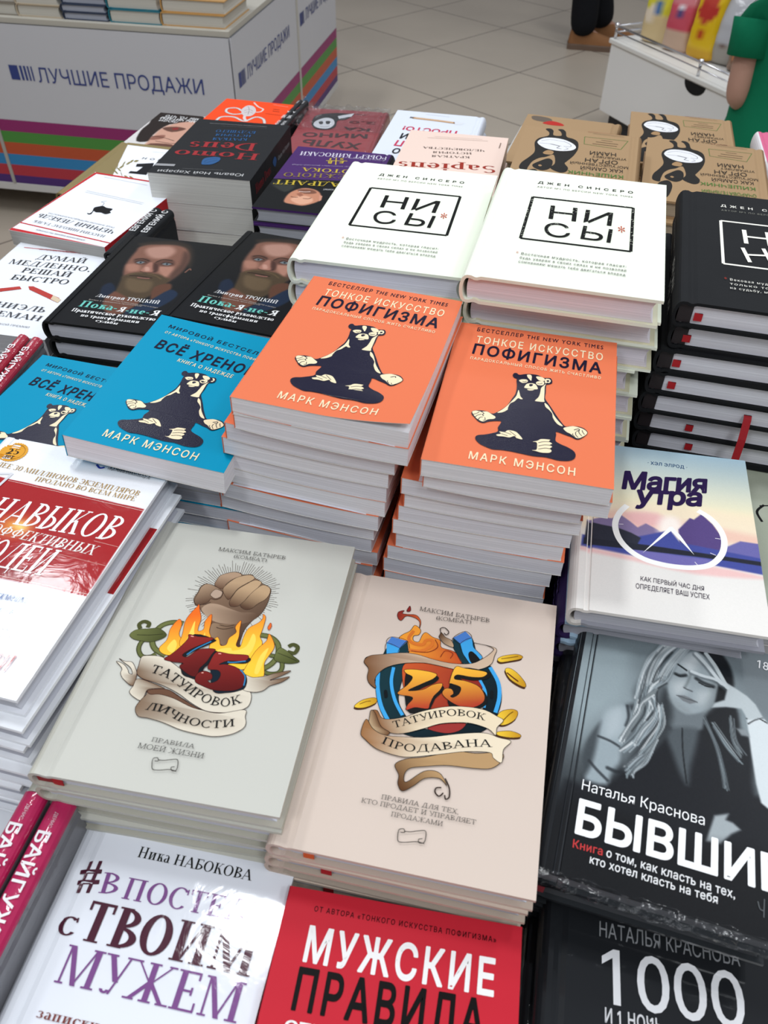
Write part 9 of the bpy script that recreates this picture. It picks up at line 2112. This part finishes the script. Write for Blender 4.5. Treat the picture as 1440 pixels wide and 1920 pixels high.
def shoe(root, heel, toe, up, col, sole):
    d = (toe - heel); L = d.length; d.normalize(); s = d.cross(Vector((0, 0, 1))); M = matrix(heel, d, -s, Vector((0, 0, 1))); mb = MB()
    out = [(0, .028), (.02, .036), (.1, .037), (.18, .046), (.25, .047), (.29, .036), (.31, .012)]
    prof = []
    for f, wd in out: prof.append((f / .31 * L, wd))
    ring = [(x, wd) for x, wd in prof] + [(x, -wd) for x, wd in prof[::-1]]
    tops = [.115, .13, .11, .075, .06, .05, .035]; tops = tops + tops[::-1]; n = len(ring)
    lay = []
    for k, (z, g) in enumerate(((0, 1.02), (.024, 1.03), (.03, .98))): lay.append([(x, y * g, z) for x, y in ring])
    for q in (.45, .8, 1.0): lay.append([(x + (.018 * q * q if x < L * .2 else -.02 * q * q if x > L * .85 else 0), y * (1 - .55 * q * q), .03 + (tz - .03) * q) for (x, y), tz in zip(ring, tops)])
    sm = MB(); um = MB()
    for a, b, tgt, c in ((0, 1, sm, sole), (1, 2, sm, sole), (2, 3, um, col), (3, 4, um, col), (4, 5, um, col)):
        for i in range(n): j = (i + 1) % n; tgt.face([M @ Vector(p) for p in (lay[a][i], lay[a][j], lay[b][j], lay[b][i])], hexc(c))
    for i in range(len(prof) - 1):
        a, b, c_, d_ = lay[5][i], lay[5][i + 1], lay[5][n - 2 - i], lay[5][n - 1 - i]; um.face([M @ Vector(p) for p in (a, b, c_, d_)], hexc(col if i > 1 else '3a2c22'))
    for k in range(4):
        x = L * (.42 + .07 * k); um.tube([M @ Vector((x, -.022, .088 - .012 * k)), M @ Vector((x + .006, 0, .096 - .012 * k)), M @ Vector((x, .022, .088 - .012 * k))], .0028, hexc('5a4632'), 6)
    o = um.build('shoe', M_LEATHER, root, smooth=True); weld(o); w_ = sm.build('sole', M_PLAIN, o, smooth=True)
    b = o.modifiers.new('round', 'SUBSURF'); b.levels = 2; b.render_levels = 2; return o

# standing shopper far back: only shoes, ankles and trousers are in the frame
hx, hy = 1.0, 5.16
sh = thing('person', 'person in black trousers and tan suede shoes standing on the tiles behind the cabinet', 'person', (hx, hy, 0))
dr = Vector((.985, -.17, 0)).normalized(); sd = Vector((-dr.y, dr.x, 0))
def L2(a, b, z): return dr * a + sd * b + Vector((0, 0, z))
J = {'pelvis': (L2(-.06, .1, .95), (.14, .1)), 'spine': (L2(-.05, .1, 1.15), (.13, .09)), 'chest': (L2(-.04, .1, 1.36), (.15, .1)), 'neck': (L2(-.02, .1, 1.5), .05), 'skull': (L2(0, .1, 1.58), .05)}
Bn = [('pelvis', 'spine'), ('spine', 'chest'), ('chest', 'neck'), ('neck', 'skull')]
JT = {'pelvis': (L2(-.06, .1, .95), (.16, .12)), 'waist': (L2(-.055, .1, 1.06), (.15, .11))}; BT = [('pelvis', 'waist')]
for k, b, fa in (('l', 0.0, .09), ('r', .2, .2)):
    J['hip' + k] = (L2(-.06, b * .95 + .005, .88), .085); J['knee' + k] = (L2(.02 + fa * .3, b, .48), .055); J['ankle' + k] = (L2(fa - .02, b, .1), .034); J['foot' + k] = (L2(fa + .1, b, .045), .018)
    Bn += [('pelvis', 'hip' + k), ('hip' + k, 'knee' + k), ('knee' + k, 'ankle' + k), ('ankle' + k, 'foot' + k)]
    JT['hip' + k] = (L2(-.06, b * .95 + .005, .87), .105); JT['knee' + k] = (L2(.02 + fa * .3, b, .48), .08); JT['cuff' + k] = (L2(fa - .01, b, .05), .082)
    BT += [('pelvis', 'hip' + k), ('hip' + k, 'knee' + k), ('knee' + k, 'cuff' + k)]
    sg = -1 if k == 'l' else 1
    shd, elb, wr = L2(-.04, .1 + sg * .19, 1.4), L2(-.06, .1 + sg * .25, 1.13), L2(.06, .1 + sg * .24, .9)
    J['shoulder' + k] = (shd, .05); J['elbow' + k] = (elb, .036); J['wrist' + k] = (wr, .024); Bn += [('chest', 'shoulder' + k), ('shoulder' + k, 'elbow' + k), ('elbow' + k, 'wrist' + k)]; hand(J, Bn, k, wr, elb, sg)
skinned('body', J, Bn, 'b08470', M_SKIN, sh); skinned('trousers', JT, BT, '15161a', M_FABRIC, sh)
JS = {k: (J[k][0], tuple(r * 1.18 for r in (J[k][1] if isinstance(J[k][1], tuple) else (J[k][1],) * 2))) for k in ('pelvis', 'spine', 'chest', 'shoulderl', 'shoulderr', 'elbowl', 'elbowr', 'wristl', 'wristr')}
JS['pelvis'] = (L2(-.058, .1, 1.0), (.17, .125))
skinned('jacket', JS, [('pelvis', 'spine'), ('spine', 'chest'), ('chest', 'shoulderl'), ('chest', 'shoulderr'), ('shoulderl', 'elbowl'), ('shoulderr', 'elbowr'), ('elbowl', 'wristl'), ('elbowr', 'wristr')], '2a3040', M_FABRIC, sh)
head_parts(L2(.02, .1, 1.66), dr, Vector((0, 0, 1)), sh, '2c2018')
for b, fa in ((0.0, .09), (.2, .2)): shoe(sh, L2(fa - .09, b, 0), L2(fa + .21, b, 0), None, '8a5f3c', '6e5a4c')

# seated shopper in green at the right
G0 = Vector((1.2, 2.72, 0))
gp = thing('person', 'person crouching in a green short-sleeved shirt, bare arm against the white cabinet', 'person', G0)
ga = lambda x, y, z: at(x, y, z) - G0
fw = Vector((.62, .78, 0)); lw = Vector((-.78, .62, 0))                       # forward and to the person's left
hip, mid, che, nec = ga(1452, 284, .32), ga(1470, 180, .48), ga(1488, 70, .64), ga(1502, -15, .78)
shl, ell_ = ga(1426, 28, .70), ga(1378, 186, .475); wrl = ell_ + fw * .2 - lw * .04 + Vector((0, 0, -.07))
shr = che * 2 - shl; shr = che - lw * .19 + Vector((0, 0, .05))
elr, wrr = shr + Vector((.06, .02, -.26)), shr + Vector((.06, .02, -.26)) + fw * .25
kl, kr = hip + lw * .1 + fw * .43, hip - lw * .1 + fw * .43; al, ar_ = kl + fw * .02, kr + fw * .02; al.z = ar_.z = .09; kl.z = kr.z = .46
J = {'pelvis': (hip, (.11, .09)), 'spine': (mid, (.09, .075)), 'chest': (che, (.095, .08)), 'neck': (nec, .05), 'skull': (nec + Vector((.01, .02, .08)), .05), 'shoulderl': (shl, .05), 'elbowl': (ell_, .037), 'wristl': (wrl, .025), 'shoulderr': (shr, .05), 'elbowr': (elr, .037), 'wristr': (wrr, .025),
     'hipl': (hip + lw * .09, .085), 'kneel': (kl, .058), 'anklel': (al, .034), 'footl': (al + fw * .1 - Vector((0, 0, .045)), .018), 'hipr': (hip - lw * .09, .085), 'kneer': (kr, .058), 'ankler': (ar_, .034), 'footr': (ar_ + fw * .1 - Vector((0, 0, .045)), .018)}
Bn = [('pelvis', 'spine'), ('spine', 'chest'), ('chest', 'neck'), ('neck', 'skull'), ('chest', 'shoulderl'), ('shoulderl', 'elbowl'), ('elbowl', 'wristl'), ('chest', 'shoulderr'), ('shoulderr', 'elbowr'), ('elbowr', 'wristr'), ('pelvis', 'hipl'), ('hipl', 'kneel'), ('kneel', 'anklel'), ('anklel', 'footl'), ('pelvis', 'hipr'), ('hipr', 'kneer'), ('kneer', 'ankler'), ('ankler', 'footr')]
hand(J, Bn, 'l', wrl, ell_, 1); hand(J, Bn, 'r', wrr, elr, 1)
skinned('body', J, Bn, 'b58c7a', M_SKIN, gp)
def loft(mb, rings, col, n=30):
    """rings: (centre, side axis, depth axis, half width, half depth)"""
    vs = []
    for c, s, f, a, b in rings:
        for i in range(n):
            t = 2 * math.pi * i / n; k = 1 + .012 * math.sin(7 * t + c.z * 60) + .01 * math.sin(11 * t - c.z * 90)
            vs.append(c + s * a * k * math.cos(t) + f * b * k * math.sin(t))
    mb.mesh(vs, [(j * n + i, j * n + (i + 1) % n, (j + 1) * n + (i + 1) % n, (j + 1) * n + i) for j in range(len(rings) - 1) for i in range(n)], hexc(col))
mb = MB(); sec = [(-.16, .196, .19), (0, .192, .185), (.2, .17, .15), (.45, .158, .135), (.7, .17, .135), (.88, .175, .125), (.97, .14, .105), (1.03, .085, .08), (1.06, .07, .068)]
rings = []
for f, a, b in sec:
    g = max(f, 0); c = hip.lerp(mid, g / .45) if g < .45 else (mid.lerp(che, (g - .45) / .4) if g < .85 else che.lerp(nec, (g - .85) / .21))
    rings.append((c + (Vector((0, 0, f * .5)) if f < 0 else Vector()), lw, (fw * .9 + Vector((0, 0, -.2))).normalized(), a, b))
loft(mb, rings, '0a6e4c')
for sh_, el in ((shl, ell_), (shr, elr)):
    d = (el - sh_).normalized(); s1 = d.cross(fw).normalized(); s2 = d.cross(s1)
    loft(mb, [(sh_.lerp(che, .8), s1, s2, .05, .055), (sh_.lerp(che, .5), s1, s2, .068, .075), (sh_.lerp(che, .2), s1, s2, .076, .08), (sh_ + d * .01, s1, s2, .074, .076), (sh_ + d * .06, s1, s2, .068, .068), (sh_ + d * .11, s1, s2, .064, .064), (sh_ + d * .112, s1, s2, .058, .058)], '0a6e4c')
mb.build('shirt', M_FABRIC, gp, smooth=True)
JT = {k: (J[k][0], J[k][1][0] * .9 if isinstance(J[k][1], tuple) else J[k][1] * (1.0 if 'hip' in k else 1.2)) for k in ('pelvis', 'hipl', 'kneel', 'anklel', 'hipr', 'kneer', 'ankler')}
skinned('trousers', JT, [('pelvis', 'hipl'), ('hipl', 'kneel'), ('kneel', 'anklel'), ('pelvis', 'hipr'), ('hipr', 'kneer'), ('kneer', 'ankler')], '17181c', M_FABRIC, gp)
head_parts(nec + Vector((.03, .04, .16)), Vector((.62, .78, -.15)), Vector((0, 0, 1)), gp, '3a2a1e')
for a in (al, ar_):
    a0 = Vector((a.x, a.y, 0)); shoe(gp, a0 - fw * .06, a0 + fw * .2, None, '2a2a2e', 'd8d8d8')
st = thing('stool', 'black round stool under the person in green', 'stool', (G0 + hip).to_2d().to_3d())
mb = MB(); mb.tube([(0, 0, .175), (0, 0, .2), (0, 0, .215)], [.17, .175, .16], hexc('141416'), 28); mb.build('seat', M_PLAIN, st)
for k in range(4):
    a = math.pi / 4 + k * math.pi / 2; mb = MB(); mb.tube([(.11 * math.cos(a), .11 * math.sin(a), .178), (.17 * math.cos(a), .17 * math.sin(a), 0)], .012, hexc('2a2a2c'), 10); mb.build('leg', M_PLAIN, st)

for o in list(S.objects):
    if 'fresh' in o: del o['fresh']
